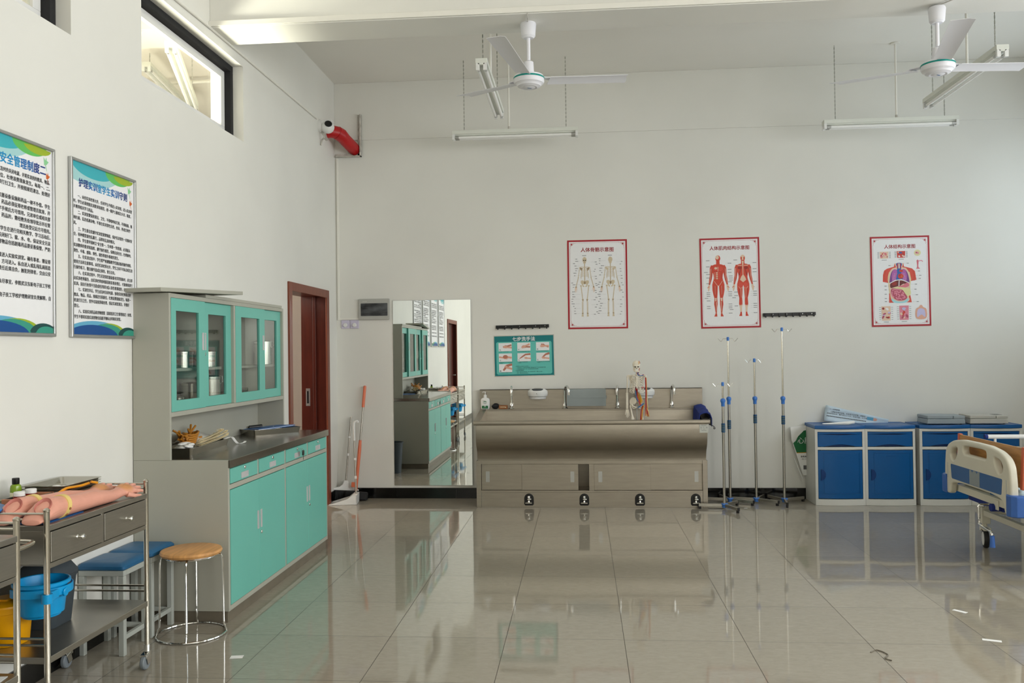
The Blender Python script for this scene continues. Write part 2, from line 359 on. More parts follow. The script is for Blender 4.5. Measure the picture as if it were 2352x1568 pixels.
# ---------------------------------------------------------------- room shell
def wall_yz(mb, x0, x1, y0, y1, z0, z1, holes):
    ys = sorted({y0, y1} | {h[0] for h in holes} | {h[1] for h in holes}); zs = sorted({z0, z1} | {h[2] for h in holes} | {h[3] for h in holes})
    ys = [y for y in ys if y0 <= y <= y1]; zs = [z for z in zs if z0 <= z <= z1]
    solid = lambda a, b, c, d: not any(h[0] <= a and b <= h[1] and h[2] <= c and d <= h[3] for h in holes)
    for c, d in zip(zs[:-1], zs[1:]):
        run = None
        for a, b in list(zip(ys[:-1], ys[1:])) + [(None, None)]:
            if a is not None and solid(a, b, c, d): run = (run[0], b) if run else (a, b)
            else:
                if run: mb.box(x0, x1, run[0], run[1], c, d)
                run = None
    return mb
struct(MB().box(XL - 0.25, XR + 0.25, YF - 0.25, YB + 0.25, -0.1, 0).build('floor', 'polished_tile', smooth=False))
struct(MB().box(XL, XR, YF, YB, ZC, ZC + 0.1).build('ceiling', 'ceiling_paint', smooth=False))
LW = XL - 0.25
struct(wall_yz(MB(), LW, XL, YF, YB, 0, ZC, [(2.53, 4.01, 3.05, 3.61), (4.69, 6.17, 3.05, 3.61), (7.12, 8.21, 0, 2.06), (0.24, 1.34, 0, 2.06)]).build('wall_left', 'plaster', smooth=False))
struct(wall_yz(MB(), XR, XR + 0.25, YF, YB, 0, ZC, [(a, b, z, WZ1) for (a, b), z in zip(RIGHT_WINDOWS, WZ0)]).build('wall_right', 'plaster', smooth=False))
struct(MB().box(LW, XR + 0.25, YB, YB + 0.25, 0, ZC + 0.1).build('wall_back', 'plaster', smooth=False))
struct(MB().box(LW, XR + 0.25, YF - 0.25, YF, 0, ZC + 0.1).build('wall_front', 'plaster', smooth=False))
struct(MB().box(XL, XR, YB - 0.012, YB, 3.635, ZC).build('trim_1', 'plaster', bevel=0.003))
struct(MB().box(XL, XR, 5.60, 5.93, 3.685, ZC).build('ceiling_beam', 'plaster', bevel=0.004))
struct(MB().box(XL, XR, 0.9, 1.23, 3.685, ZC).build('ceiling_beam', 'plaster', bevel=0.004))
b = MB()
x = XL + 0.005
while x < XR:
    b.box(x + 0.001, min(x + 0.599, XR), YB - 0.012, YB, 0, 0.105); x += 0.6
struct(b.build('baseboard_back', 'black_tile', bevel=0.0015))
b = MB()
for y0, y1 in ((YF, 0.16), (1.42, 7.08), (8.26, 8.535)): b.box(XL, XL + 0.012, y0, y1, 0, 0.105)
struct(b.build('baseboard_left', 'black_tile', bevel=0.0015))
struct(MB().box(XR - 0.012, XR, YF, YB - 0.015, 0, 0.105).build('baseboard_right', 'black_tile'))

# clerestory windows in the left wall: dark outer frame, white sliding sash, pane
for n, (y0, y1) in enumerate(((2.53, 4.01), (4.69, 6.17)), 1):
    w = thing('window_%d' % n, None, None, (XL - 0.107, y0, 3.05)); struct(w)
    L_, H_ = y1 - y0, 0.56
    b = MB()
    for a in ((0.0, L_, 0, 0.045), (0, L_, H_ - 0.045, H_), (0, 0.045, 0.045, H_ - 0.045), (L_ - 0.045, L_, 0.045, H_ - 0.045)): b.box(-0.03, 0.03, a[0], a[1], a[2], a[3])
    b.build('window_frame', 'black_soft', w, bevel=0.003)
    b = MB(); i0, i1 = 0.05, L_ - 0.05
    for a in ((i0, i1, 0.05, 0.1), (i0, i1, H_ - 0.105, H_ - 0.05), (i0, i0 + 0.055, 0.1, H_ - 0.105), (i1 - 0.06, i1, 0.1, H_ - 0.105), (L_ / 2 - 0.6, L_ / 2 - 0.545, 0.1, H_ - 0.105)): b.box(-0.045, -0.015, a[0], a[1], a[2], a[3])
    b.build('sash', 'white_plastic', w, bevel=0.003)
    MB().box(-0.034, -0.029, i0 + 0.05, i1 - 0.05, 0.09, H_ - 0.1).build('pane', 'window_glass', w, smooth=False)
# daylight windows in the right wall
for n, (y0, y1) in enumerate(RIGHT_WINDOWS, 3):
    w = thing('window_%d' % n, None, None, (XR + 0.08, y0, WZ0[n - 3])); struct(w)
    L_, H_ = y1 - y0, WZ1 - WZ0[n - 3]; b = MB(); t = 0.05
    for a in ((0, L_, 0, t), (0, L_, H_ - t, H_), (0, t, t, H_ - t), (L_ - t, L_, t, H_ - t), (t, L_ - t, H_ * 0.66, H_ * 0.66 + t)): b.box(-0.035, 0.035, *a)
    for k in (1, 2, 3): b.box(-0.033, 0.033, L_ * k / 4 - t / 2, L_ * k / 4 + t / 2, t, H_ - t)
    b.build('window_frame', 'white_plastic', w, bevel=0.003)
    MB().box(-0.004, 0.0, t, L_ - t, t, H_ - t).build('pane', 'window_glass', w, smooth=False)

# corridor beyond the left wall
CX = -5.3
struct(MB().box(CX, LW, YF, 14.0, -0.1, 0).build('floor', 'corridor_paint', smooth=False))
struct(MB().box(CX, LW, YF, 14.0, 4.25, 4.35).build('ceiling', 'corridor_paint', smooth=False))
struct(MB().box(CX - 0.1, CX, YF, 14.0, 0, 4.35).build('wall_corridor_left', 'corridor_paint', smooth=False))
struct(MB().box(CX, LW, 14.0, 14.1, 0, 4.35).build('wall_corridor_back', 'corridor_paint', smooth=False))
struct(MB().box(CX, LW, YF - 0.1, YF, 0, 4.35).build('wall_corridor_front', 'corridor_paint', smooth=False))
struct(MB().box(LW - 0.1, LW, YB, 14.0, 0, 4.35).build('wall_corridor_right', 'corridor_paint', smooth=False))

struct(MB().box(CX + 0.1, LW - 0.12, 9.0, 9.1, 0, 2.7).build('wall_corridor_dimmer', 'corridor_tan', smooth=False))  # added wall, keeps the bright corridor dim where seen through the door
# doors
for n, y0 in ((1, 7.09), (2, 0.21)):
    d = struct(thing('door_%d' % n, None, None, (XL, y0, 0))); Wd, Hd = 1.15, 2.087
    b = MB()
    for x0, x1 in ((0.0, 0.018),):
        b.box(x0, x1, 0, 0.075, 0, Hd); b.box(x0, x1, Wd - 0.075, Wd, 0, Hd); b.box(x0, x1, 0.075, Wd - 0.075, Hd - 0.075, Hd)
    b.build('door_casing', 'frame_wood', d, bevel=0.003)
    b = MB().box(-0.25, 0.0, 0.032, 0.06, 0, Hd - 0.03).box(-0.25, 0, Wd - 0.06, Wd - 0.032, 0, Hd - 0.03).box(-0.25, 0, 0.06, Wd - 0.06, Hd - 0.06, Hd - 0.03)
    b.box(-0.13, -0.1, Wd - 0.075, Wd - 0.06, 0, Hd - 0.06).box(-0.13, -0.1, 0.06, 0.075, 0, Hd - 0.06)
    j = b.build('door_jamb', 'door_wood', d, bevel=0.003)
    if n == 1:
        b = MB().box(-0.205, -0.165, Wd - 0.0625, Wd - 0.059, 0.96, 1.13); b.build('strike_plate', 'aluminium', d, bevel=0.001)
        MB().box(-0.195, -0.178, Wd - 0.064, Wd - 0.061, 0.985, 1.105).build('strike_slot', 'black', d)
        b = MB().box(-0.25, -0.21, 0.075, 0.1, 0, 2.02)
        MB().box(-1.25, -0.252, 0.03, 0.07, 0.01, 2.02).build('door_leaf', 'door_wood', d, bevel=0.003)
    else:
        lf = MB().box(-0.1, -0.06, 0.062, Wd - 0.062, 0.008, 2.025).build('door_leaf', 'door_wood', d, bevel=0.003)
        MB().cyl((-0.06, 0.15, 1.02), (-0.0, 0.15, 1.02), 0.011).tube([(-0.005, 0.15, 1.02), (-0.005, 0.27, 1.02)], 0.009).build('door_handle', 'aluminium', lf)

# ---------------------------------------------------------------- ceiling fans
def blade():
    b = MB(); n = 12; rings = []
    for i in range(n + 1):
        t = i / n; r = 0.14 + 0.545 * t; w = 0.052 + 0.012 * t
        z = 0.012 + 0.045 * t; cut = 0
        tw = -R(10 - 4 * t)
        ring = []
        for k, (s_, h) in enumerate(((-1, 0), (-0.5, 0.004), (0.5, 0.004), (1, 0), (1, 0.0025), (0.5, 0.0065), (-0.5, 0.0065), (-1, 0.0025))):
            yy = s_ * w + (cut if s_ > 0.6 else 0); ring.append((r + (0.022 if s_ > 0 and t > 0.97 else 0), yy * cos(tw), z + h + yy * sin(tw)))
        rings.append(ring)
    return b.loft(rings)
def fan(loc, rz, label):
    t = thing('ceiling_fan', label, 'fan', loc, rz, 'three bladed ceiling fans under the beam')
    MB().lathe([(0.0, 0.395), (0.05, 0.395), (0.054, 0.385), (0.047, 0.305), (0.034, 0.292), (0.0, 0.292)]).build('ceiling_canopy', 'fan_white', t)
    MB().cyl((0, 0, 0.14), (0, 0, 0.3), 0.0125).lathe([(0.0125, 0.135), (0.032, 0.13), (0.036, 0.05), (0.03, 0.03), (0, 0.03)]).build('down_rod', 'fan_white', t)
    mo = MB().lathe([(0, 0.048), (0.06, 0.047), (0.098, 0.036), (0.104, 0.022), (0.104, -0.004), (0.098, -0.016), (0.085, -0.022), (0.078, -0.034), (0.055, -0.043), (0.05, -0.041), (0.0, -0.041)], n=40).build('motor_housing', 'fan_white', t)
    MB().lathe([(0.1045, 0.014), (0.1052, 0.013), (0.1052, 0.023), (0.1045, 0.024)], n=40).build('accent_ring', 'teal_stripe', mo)
    cp = MB().lathe([(0, -0.046), (0.034, -0.0455), (0.042, -0.041)], n=28).build('bottom_cap', 'fan_white', t)
    MB().obox((0.003, 0, -0.0468), (0.03, 0.008, 0.0008), (0, 0, 0.3)).build('badge', 'bed_label', cp)
    for k in range(3):
        a = R(120 * k); bl = blade().build('blade', 'fan_white', t); bl.rotation_euler = (0, 0, a)
        ar = MB().obox((0.13, 0, 0.028), (0.085, 0.05, 0.006)).obox((0.165, 0.0, 0.026), (0.075, 0.02, 0.008)).build('blade_arm', 'fan_white', bl)
    # wire from the beam
    return t
f1 = fan((-0.333, 5.765, 3.29), R(17), 'white ceiling fan nearer the left wall, above the sink')
fan((2.335, 5.765, 3.275), R(19), 'white ceiling fan at the far right, cut by the picture edge')
for x, dx in ((-0.333, 0.005), (2.335, 0.1)):
    pth = smooth_path([(x + dx, 5.598, 3.69), (x + dx * 0.8, 5.62, 3.678), (x + dx * 0.3, 5.7, 3.677), (x - 0.008, 5.755, 3.679)])
    tag(MB().tube(pth, 0.004, 6).build('fan_wire', 'dirty_steel'), 'short pale wire from the beam to the %s ceiling fan' % ('left' if x < 0 else 'right'), 'wire', 'wires feeding the ceiling fans')

# ---------------------------------------------------------------- fluorescent lamps
def chain(b, x, y, z0, z1):
    z = z0; k = 0
    while z < z1 - 0.012:
        w, d = (0.0045, 0.0014) if k % 2 else (0.0014, 0.0045)
        b.box(x - w, x + w, y - d, y + d, z, z + 0.021); z += 0.0185; k += 1
    return b
def lamp(loc, rz, label, rod_x=0.0, L_=1.18, drop=None, rod=True):
    # local: long axis = x
    t = thing('fluorescent_lamp', label, 'lamp', loc, rz, 'twin tube lamps hung on chains')
    drop = (ZC - loc[2]) if drop is None else drop; h = L_ / 2
    b = MB().prism([(-0.042, 0.0), (-0.042, 0.034), (0.042, 0.034), (0.042, 0.0), (0.03, 0.0), (0.02, -0.012), (-0.02, -0.012), (-0.03, 0.0)], 'x', -h, h)
    b.build('housing', 'lamp_metal', t, bevel=0.002)
    for s in (-1, 1):
        for y in (-0.026, 0.026): MB().box(s * h - 0.012 - s * 0.012, s * h + 0.012 - s * 0.012, y - 0.013, y + 0.013, -0.05, -0.0).build('tube_holder', 'white_plastic', t, bevel=0.002)
    for y in (-0.026, 0.026):
        tb = MB().cyl((-h + 0.024, y, -0.032), (h - 0.024, y, -0.032), 0.0125, n=14).build('tube', 'tube_glow_off', t)
        for s in (-1, 1): MB().cyl((s * (h - 0.024), y, -0.032), (s * (h - 0.062), y, -0.032), 0.0131, n=14).build('end_cap', 'aluminium', tb)
    for s in (-1, 1): chain(MB(), s * (h - 0.11), 0, 0.034, drop).build('chain', 'chain', t, smooth=False)
    if rod:
        r = MB().cyl((rod_x, 0, 0.06), (rod_x, 0, drop), 0.009, n=10).build('conduit', 'trunking', t)
        MB().cyl((rod_x, 0, 0.034), (rod_x, 0, 0.065), 0.011, n=10).build('conduit_end', 'dirty_steel', r)
        MB().lathe([(0.0, drop - 0.012), (0.04, drop - 0.01), (0.04, drop - 0.001), (0, drop - 0.001)], c=(rod_x, 0, 0)).build('ceiling_rose', 'trunking', r)
    return t
lamp((-0.6, 8.0, 3.515), 0, 'unlit tube lamp along the back wall, left one, behind the fan', -0.055)
lamp((2.81, 8.0, 3.50), 0, 'unlit tube lamp along the back wall, right one', 0.06)
lamp((-0.683, 6.65, 3.51), R(90), 'unlit twin tube lamp pointing towards the viewer beside the left fan', 0.0, 1.3)
lamp((2.94, 6.83, 3.52), R(90), 'unlit twin tube lamp pointing towards the viewer behind the right fan', -0.1, 1.3)
for (p, q, zz, lb) in (((-2.95, 5.977), (-3.477, 7.478), 3.72, 'corridor tube lamp seen steep through the high window'), ((-3.904, 7.438), (-4.131, 8.73), 4.1, 'corridor tube lamp seen slanting at the left of the high window')):
    c = ((p[0] + q[0]) / 2, (p[1] + q[1]) / 2); l = sqrt((p[0] - q[0]) ** 2 + (p[1] - q[1]) ** 2)
    lamp((c[0], c[1], zz), atan2(q[1] - p[1], q[0] - p[0]), lb, 0, l, 4.25 - zz, rod=False)
tag(MB().tube([(-4.7, 8.28, 4.2), (LW, 8.2, 4.2)], 0.018, 10).build('corridor_pipe', 'trunking'), 'white pipe crossing the corridor beyond the high window', 'pipe')

# ---------------------------------------------------------------- cable trunking, corner fittings
tag(MB().box(XL, XR, 5.583, 5.60, 3.69, 3.727).build('cable_trunking', 'trunking', bevel=0.003), 'long white cable trunking along the lower edge of the ceiling beam', 'trunking')
tag(MB().tube([(XL + 0.009, 4.3, 3.655), (XL + 0.009, 5.6, 3.682), (XL + 0.009, 7.93, 3.70)], 0.009, 8).build('wall_conduit', 'trunking'), 'thin white conduit running along the left wall to the camera', 'conduit')
b = MB().box(-2.472, -2.45, YB - 0.016, YB, 1.822, 3.455).box(-2.472, -2.252, YB - 0.016, YB, 1.808, 1.826)
tag(b.build('corner_trunking', 'trunking', bevel=0.002), 'pale cable trunking down the room corner to the grey panel', 'trunking')
# steel bracket
b = MB().box(-2.218, -2.205, YB - 0.055, YB - 0.013, 3.462, 3.89).box(-2.245, -2.205, YB - 0.019, YB - 0.013, 3.462, 3.89)
b.box(-2.47, -2.205, YB - 0.055, YB - 0.013, 3.462, 3.47).box(-2.47, -2.205, YB - 0.019, YB - 0.013, 3.462, 3.498)
for z in (3.6, 3.76, 3.86): b.cyl((-2.225, YB - 0.026, z), (-2.225, YB - 0.018, z), 0.008, n=8)
tag(b.build('pipe_bracket', 'dirty_steel', bevel=0.001), 'scuffed white angle iron bracket in the room corner around the red pipe', 'bracket')
p = thing('fire_pipe', 'red elbow pipe poking out of the room corner below the camera', 'pipe', (XL, 8.3, 3.613))
pth = smooth_path([(0.004, -0.07, 0.035), (0.06, -0.055, 0.04), (0.125, 0.0, 0.03), (0.155, 0.07, -0.01), (0.185, 0.15, -0.045), (0.21, 0.245, -0.075)], 5)
MB().tube(pth, 0.062, 20).build('pipe_body', 'red_paint', p)
MB().tube([pth[8], pth[12]], 0.067, 20).build('coupling', 'red_paint', p)
MB().lathe([(0.075, -0.006), (0.078, 0.0), (0.072, 0.012), (0.062, 0.014)], c=(0.208, 0.238, -0.074), rot=(R(-75), 0, 0)).build('plaster_collar', 'dirty_steel', p)
MB().lathe([(0.085, 0), (0.08, 0.015), (0.062, 0.02)], c=(0.003, -0.07, 0.035), rot=(0, R(90), 0)).build('wall_collar', 'dirty_steel', p)
c = thing('security_camera', 'white dome security camera high in the room corner', 'camera', (XL, 8.03, 3.655))
MB().lathe([(0.0, 0.0), (0.06, 0.0), (0.06, 0.022), (0.05, 0.034), (0, 0.034)], rot=(0, R(90), 0)).build('wall_plate', 'white_plastic', c)
MB().prism([(0.02, 0.045), (0.13, 0.05), (0.14, 0.035), (0.11, 0.02), (0.02, -0.05)], 'y', -0.045, 0.045).build('arm', 'white_plastic', c, bevel=0.012)
hd = MB().ell((0.09, -0.02, -0.02), (0.062, 0.062, 0.06), 24).build('dome', 'white_plastic', c)
MB().lathe([(0.0, 0.063), (0.03, 0.062), (0.036, 0.056), (0.03, 0.05)], c=(0.09, -0.02, -0.02), rot=(R(68), 0, R(22))).build('lens', 'black', hd)
MB().tube(smooth_path([(0.02, -0.0, -0.05), (0.05, -0.01, -0.11), (0.02, 0.02, -0.13), (0.01, 0.02, -0.18)]), 0.008, 8).build('cable', 'dirty_steel', c)

# electrical panel and switches
p = thing('breaker_panel', 'grey breaker panel with smoked window on the back wall', 'electrical panel', (-2.094, YB, 1.912))
MB().prism(rrect(-0.157, 0.157, -0.106, 0.106, 0.008), 'y', -0.028, -0.0005).build('cover', 'panel_grey', p, bevel=0.004)
MB().prism(rrect(-0.135, 0.14, -0.068, 0.06, 0.006), 'y', -0.031, -0.027).build('smoked_window', 'smoked', p, bevel=0.001)
MB().box(-0.118, -0.07, -0.0295, -0.028, 0.076, 0.083).build('nameplate', 'tape_grey', p)
for x, lb in ((-2.393, 'lavender dimmer switch nearer the corner'), (-2.300, 'lavender dimmer switch beside the breaker panel')):
    s = thing('wall_switch', lb, 'switch', (x, YB, 1.763), 0, 'lavender rotary switches')
    MB().prism(rrect(-0.044, 0.044, -0.043, 0.043, 0.006), 'y', -0.012, -0.0005).build('switch_plate', 'lavender_plastic', s, bevel=0.003)
    MB().lathe([(0.021, 0), (0.02, 0.012), (0.017, 0.016), (0, 0.016)], c=(0, -0.012, -0.008), rot=(R(90), 0, 0)).build('dial', 'white_plastic', s)

# mirror
m = thing('wall_mirror', 'tall frameless mirror on the back wall reflecting the cabinet', 'mirror', (-1.508, YB, 1.062))
MB().box(-0.398, 0.398, -0.007, -0.0005, -0.934, 0.934).build('mirror_backing', 'aluminium', m, bevel=0.001)
MB().add([(-0.396, -0.0075, -0.932), (0.396, -0.0075, -0.932), (0.396, -0.0075, 0.932), (-0.396, -0.0075, 0.932)], [(0, 1, 2, 3)]).build('mirror_face', 'mirror', m, smooth=False, fix=False)

# hook rails
def rail(x0, x1, z, label, tilt):
    t = thing('hook_rail', label, 'hook rail', ((x0 + x1) / 2, YB, z), 0, 'black hook rails'); h = (x1 - x0) / 2
    t.rotation_euler = (0, tilt, 0)
    MB().prism(rrect(-h, h, -0.016, 0.016, 0.004), 'y', -0.014, -0.0005).build('rail', 'black', t, bevel=0.002)
    for k in range(8):
        x = -h + 0.022 + (2 * h - 0.044) * k / 7
        MB().box(x - 0.006, x + 0.006, -0.02, -0.013, -0.026, 0.01).box(x - 0.006, x + 0.006, -0.034, -0.02, -0.028, -0.022).box(x - 0.006, x + 0.006, -0.038, -0.032, -0.028, -0.012).build('hook', 'black', t, bevel=0.001)
    for x in (-h * 0.62, -h * 0.1, h * 0.5, h * 0.85): MB().cyl((x, -0.0145, 0.002), (x, -0.016, 0.002), 0.004, n=8).build('screw', 'aluminium', t)
rail(-0.858, -0.325, 1.715, 'black hook rail above the hand washing poster', R(-0.6))
rail(1.768, 2.271, 1.795, 'black hook rail right of the muscle chart', R(-0.6))
# ---------------------------------------------------------------- flat colours for printing
for n, c in dict(p_white=(236, 236, 238), p_red=(168, 18, 34), p_title=(150, 22, 36), p_teal=(0, 120, 124), p_teal_light=(98, 194, 184), p_ink=(34, 34, 38), p_ink_soft=(96, 96, 100),
                 p_bone=(206, 190, 162), p_bone_dark=(158, 136, 108), p_muscle=(206, 66, 42), p_muscle_dark=(150, 36, 26), p_muscle_light=(226, 196, 172), p_lung=(176, 92, 168), p_lung_dark=(112, 58, 132),
                 p_heart=(200, 52, 40), p_liver=(104, 26, 24), p_stomach=(214, 112, 128), p_fat=(222, 218, 162), p_gut=(218, 132, 150), p_gut_dark=(176, 72, 96), p_vein=(32, 96, 168), p_bladder=(160, 214, 222),
                 p_skin=(222, 168, 146), p_skin_dark=(184, 118, 98), p_torso=(214, 74, 56), p_cyan=(58, 172, 184), p_cyan_light=(164, 208, 210), p_green=(96, 186, 92), p_lime=(158, 180, 42), p_orange=(206, 98, 40),
                 p_mint=(140, 204, 150), p_blue=(10, 74, 140), p_sky=(98, 170, 202), p_sea=(52, 150, 130), p_deep=(14, 70, 70), p_t1=(26, 56, 130), p_t2=(24, 104, 176), p_t3=(20, 140, 196), p_lav=(196, 190, 226),
                 p_pale_blue=(196, 214, 226)).items():
    mat(n, c, 0.45, noise=0.01, nscale=40)
STAND_MATS = []

def chart_border(P, w, h):
    P.rect(0, w, 0, h, 'p_red'); P.up().rect(0.017, w - 0.017, 0.017, h - 0.017, 'p_white'); P.up()
    a, b = 0.027, 0.0018
    x0, x1, y0, y1, c = a, w - a, a, h - a, 0.055
    for p, q in (((x0 + c, y0), (x1 - c, y0)), ((x0 + c, y1), (x1 - c, y1)), ((x0, y0 + c), (x0, y1 - c)), ((x1, y0 + c), (x1, y1 - c))): P.line([p, q], b, 'p_red')
    for cx, sx in ((x0, 1), (x1, -1)):
        for cy, sy in ((y0, 1), (y1, -1)):
            g = lambda pts: P.line([(cx + sx * u, cy + sy * v) for u, v in pts], b, 'p_red')
            g([(0.055, 0), (0.052, 0.006), (0.046, 0.006), (0.043, 0.001), (0.036, 0.001), (0.036, 0.012), (0.028, 0.012), (0.028, 0.003), (0.003, 0.003), (0.003, 0.028), (0.012, 0.028), (0.012, 0.036), (0.001, 0.036), (0.001, 0.043), (0.006, 0.046), (0.006, 0.052), (0, 0.055)])
            g([(0.008, 0.008), (0.024, 0.008), (0.024, 0.024), (0.008, 0.024), (0.008, 0.008)])
            P.ellp(cx + sx * 0.016, cy + sy * 0.016, 0.0065, 0.0065, 'p_red', 8)
            for k in range(4): P.ellp(cx + sx * (0.016 + 0.006 * cos(k * pi / 2)), cy + sy * (0.016 + 0.006 * sin(k * pi / 2)), 0.0035, 0.0035, 'p_red', 6)
    P.up()
def labels(P, rows, leader=True):
    # (x, y, width, towards) small captions with a leader line
    for x, y, w_, tx in rows:
        n = max(2, int(w_ / 0.0065))
        for i in range(n): P.rect(x + i * w_ / n, x + (i + 0.82) * w_ / n, y - 0.0028, y + 0.0028, 'p_ink_soft')
        if leader and tx is not None: P.line([(x + w_ + 0.002 if tx > x else x - 0.002, y), (tx, y)], 0.0006, 'p_ink_soft')
def bone(P, a, b, w, k='p_bone', knob=1.5):
    w *= 0.85
    P.line([a, b], w, k); P.ellp(*a, w * knob / 1.6, w * knob / 2, k, 10); P.ellp(*b, w * knob / 1.6, w * knob / 2, k, 10)
def fig_skeleton(P, cx, top, back=False):
    # 0.58 m high printed figure
    Y = lambda v: top - v
    S = lambda x, y: (cx + x, Y(y))
    B, D = 'p_bone', 'p_bone_dark'
    P.ellp(*S(0, 0.029), 0.021, 0.028, B); P.poly([S(-0.016, 0.04), S(0.016, 0.04), S(0.011, 0.066), S(-0.011, 0.066)], B); P.up()
    if not back:
        for s in (-1, 1): P.ellp(*S(s * 0.0085, 0.034), 0.0062, 0.0055, 'socket_dark', 12)
        P.poly([S(-0.003, 0.047), S(0.003, 0.047), S(0, 0.039)], 'socket_dark'); P.rect(cx - 0.009, cx + 0.009, Y(0.0555), Y(0.0535), D)
    P.line([S(0, 0.064), S(0, 0.245)], 0.009, B)
    for i in range(16): P.rect(cx - 0.006, cx + 0.006, Y(0.07 + i * 0.0115), Y(0.072 + i * 0.0115), D)
    for s in (-1, 1):
        P.line([S(s * 0.003, 0.103), S(s * 0.03, 0.1), S(s * 0.05, 0.104)], 0.006, B)
        P.poly([S(s * 0.018, 0.112), S(s * 0.044, 0.104), S(s * 0.046, 0.12), S(s * 0.03, 0.142)], D if not back else B)
        for i in range(9):
            y = 0.112 + i * 0.0105; w_ = 0.025 + 0.014 * sin(min(1, i / 6) * pi / 2)
            P.line([S(0.003 * s, y), S(s * w_ * 0.62, y - 0.004), S(s * w_, y + 0.006), S(s * w_ * 0.93, y + 0.016), S(s * w_ * (0.55 if i < 7 else 0.8), y + 0.022)], 0.0032, B)
        P.poly([S(s * 0.003, 0.243), S(s * 0.02, 0.232), S(s * 0.039, 0.236), S(s * 0.041, 0.256), S(s * 0.028, 0.276), S(s * 0.02, 0.296), S(s * 0.007, 0.3), S(s * 0.004, 0.29), S(s * 0.017, 0.282), S(s * 0.012, 0.268), S(s * 0.003, 0.272)], B)
        bone(P, S(s * 0.05, 0.108), S(s * 0.063, 0.205), 0.0075); bone(P, S(s * 0.062, 0.208), S(s * 0.084, 0.292), 0.0055); P.line([S(s * 0.066, 0.208), S(s * 0.088, 0.29)], 0.003, B)
        P.ellp(*S(s * 0.087, 0.3), 0.009, 0.007, D, 10)
        for i, (dx, l) in enumerate(((-0.012, 0.03), (-0.004, 0.047), (0.002, 0.052), (0.008, 0.048), (0.014, 0.038))): P.line([S(s * (0.087 + dx * 0.5), 0.303), S(s * (0.087 + dx), 0.303 + l)], [0.004, 0.0022], 'p_muscle_light')
        bone(P, S(s * 0.038, 0.288), S(s * 0.022, 0.424), 0.0098, knob=1.9); P.ellp(*S(s * 0.021, 0.429), 0.007, 0.006, D, 10)
        bone(P, S(s * 0.021, 0.44), S(s * 0.0225, 0.556), 0.008, knob=1.7); P.line([S(s * 0.029, 0.446), S(s * 0.029, 0.556)], 0.0035, B)
        P.ellp(*S(s * 0.025, 0.563), 0.009, 0.006, D, 10); P.poly([S(s * 0.018, 0.565), S(s * 0.03, 0.565), S(s * 0.036, 0.592), S(s * 0.016, 0.594)], B)
    P.up(); P.ellp(*S(0, 0.258), 0.009, 0.014, D, 12) if not back else P.poly([S(-0.01, 0.246), S(0.01, 0.246), S(0, 0.284)], D); P.up()
def taper(P, pts, k):
    # limb outline: (x, y, half width) list, drawn as one smooth strip
    L_, R_ = [], []
    for i, (x, y, w) in enumerate(pts):
        a = pts[max(0, i - 1)]; b = pts[min(len(pts) - 1, i + 1)]; dx, dy = b[0] - a[0], b[1] - a[1]; l = sqrt(dx * dx + dy * dy); nx, ny = -dy / l, dx / l
        L_.append((x + nx * w, y + ny * w)); R_.append((x - nx * w, y - ny * w))
    for i in range(len(pts) - 1): P.poly([L_[i], R_[i], R_[i + 1], L_[i + 1]], k)
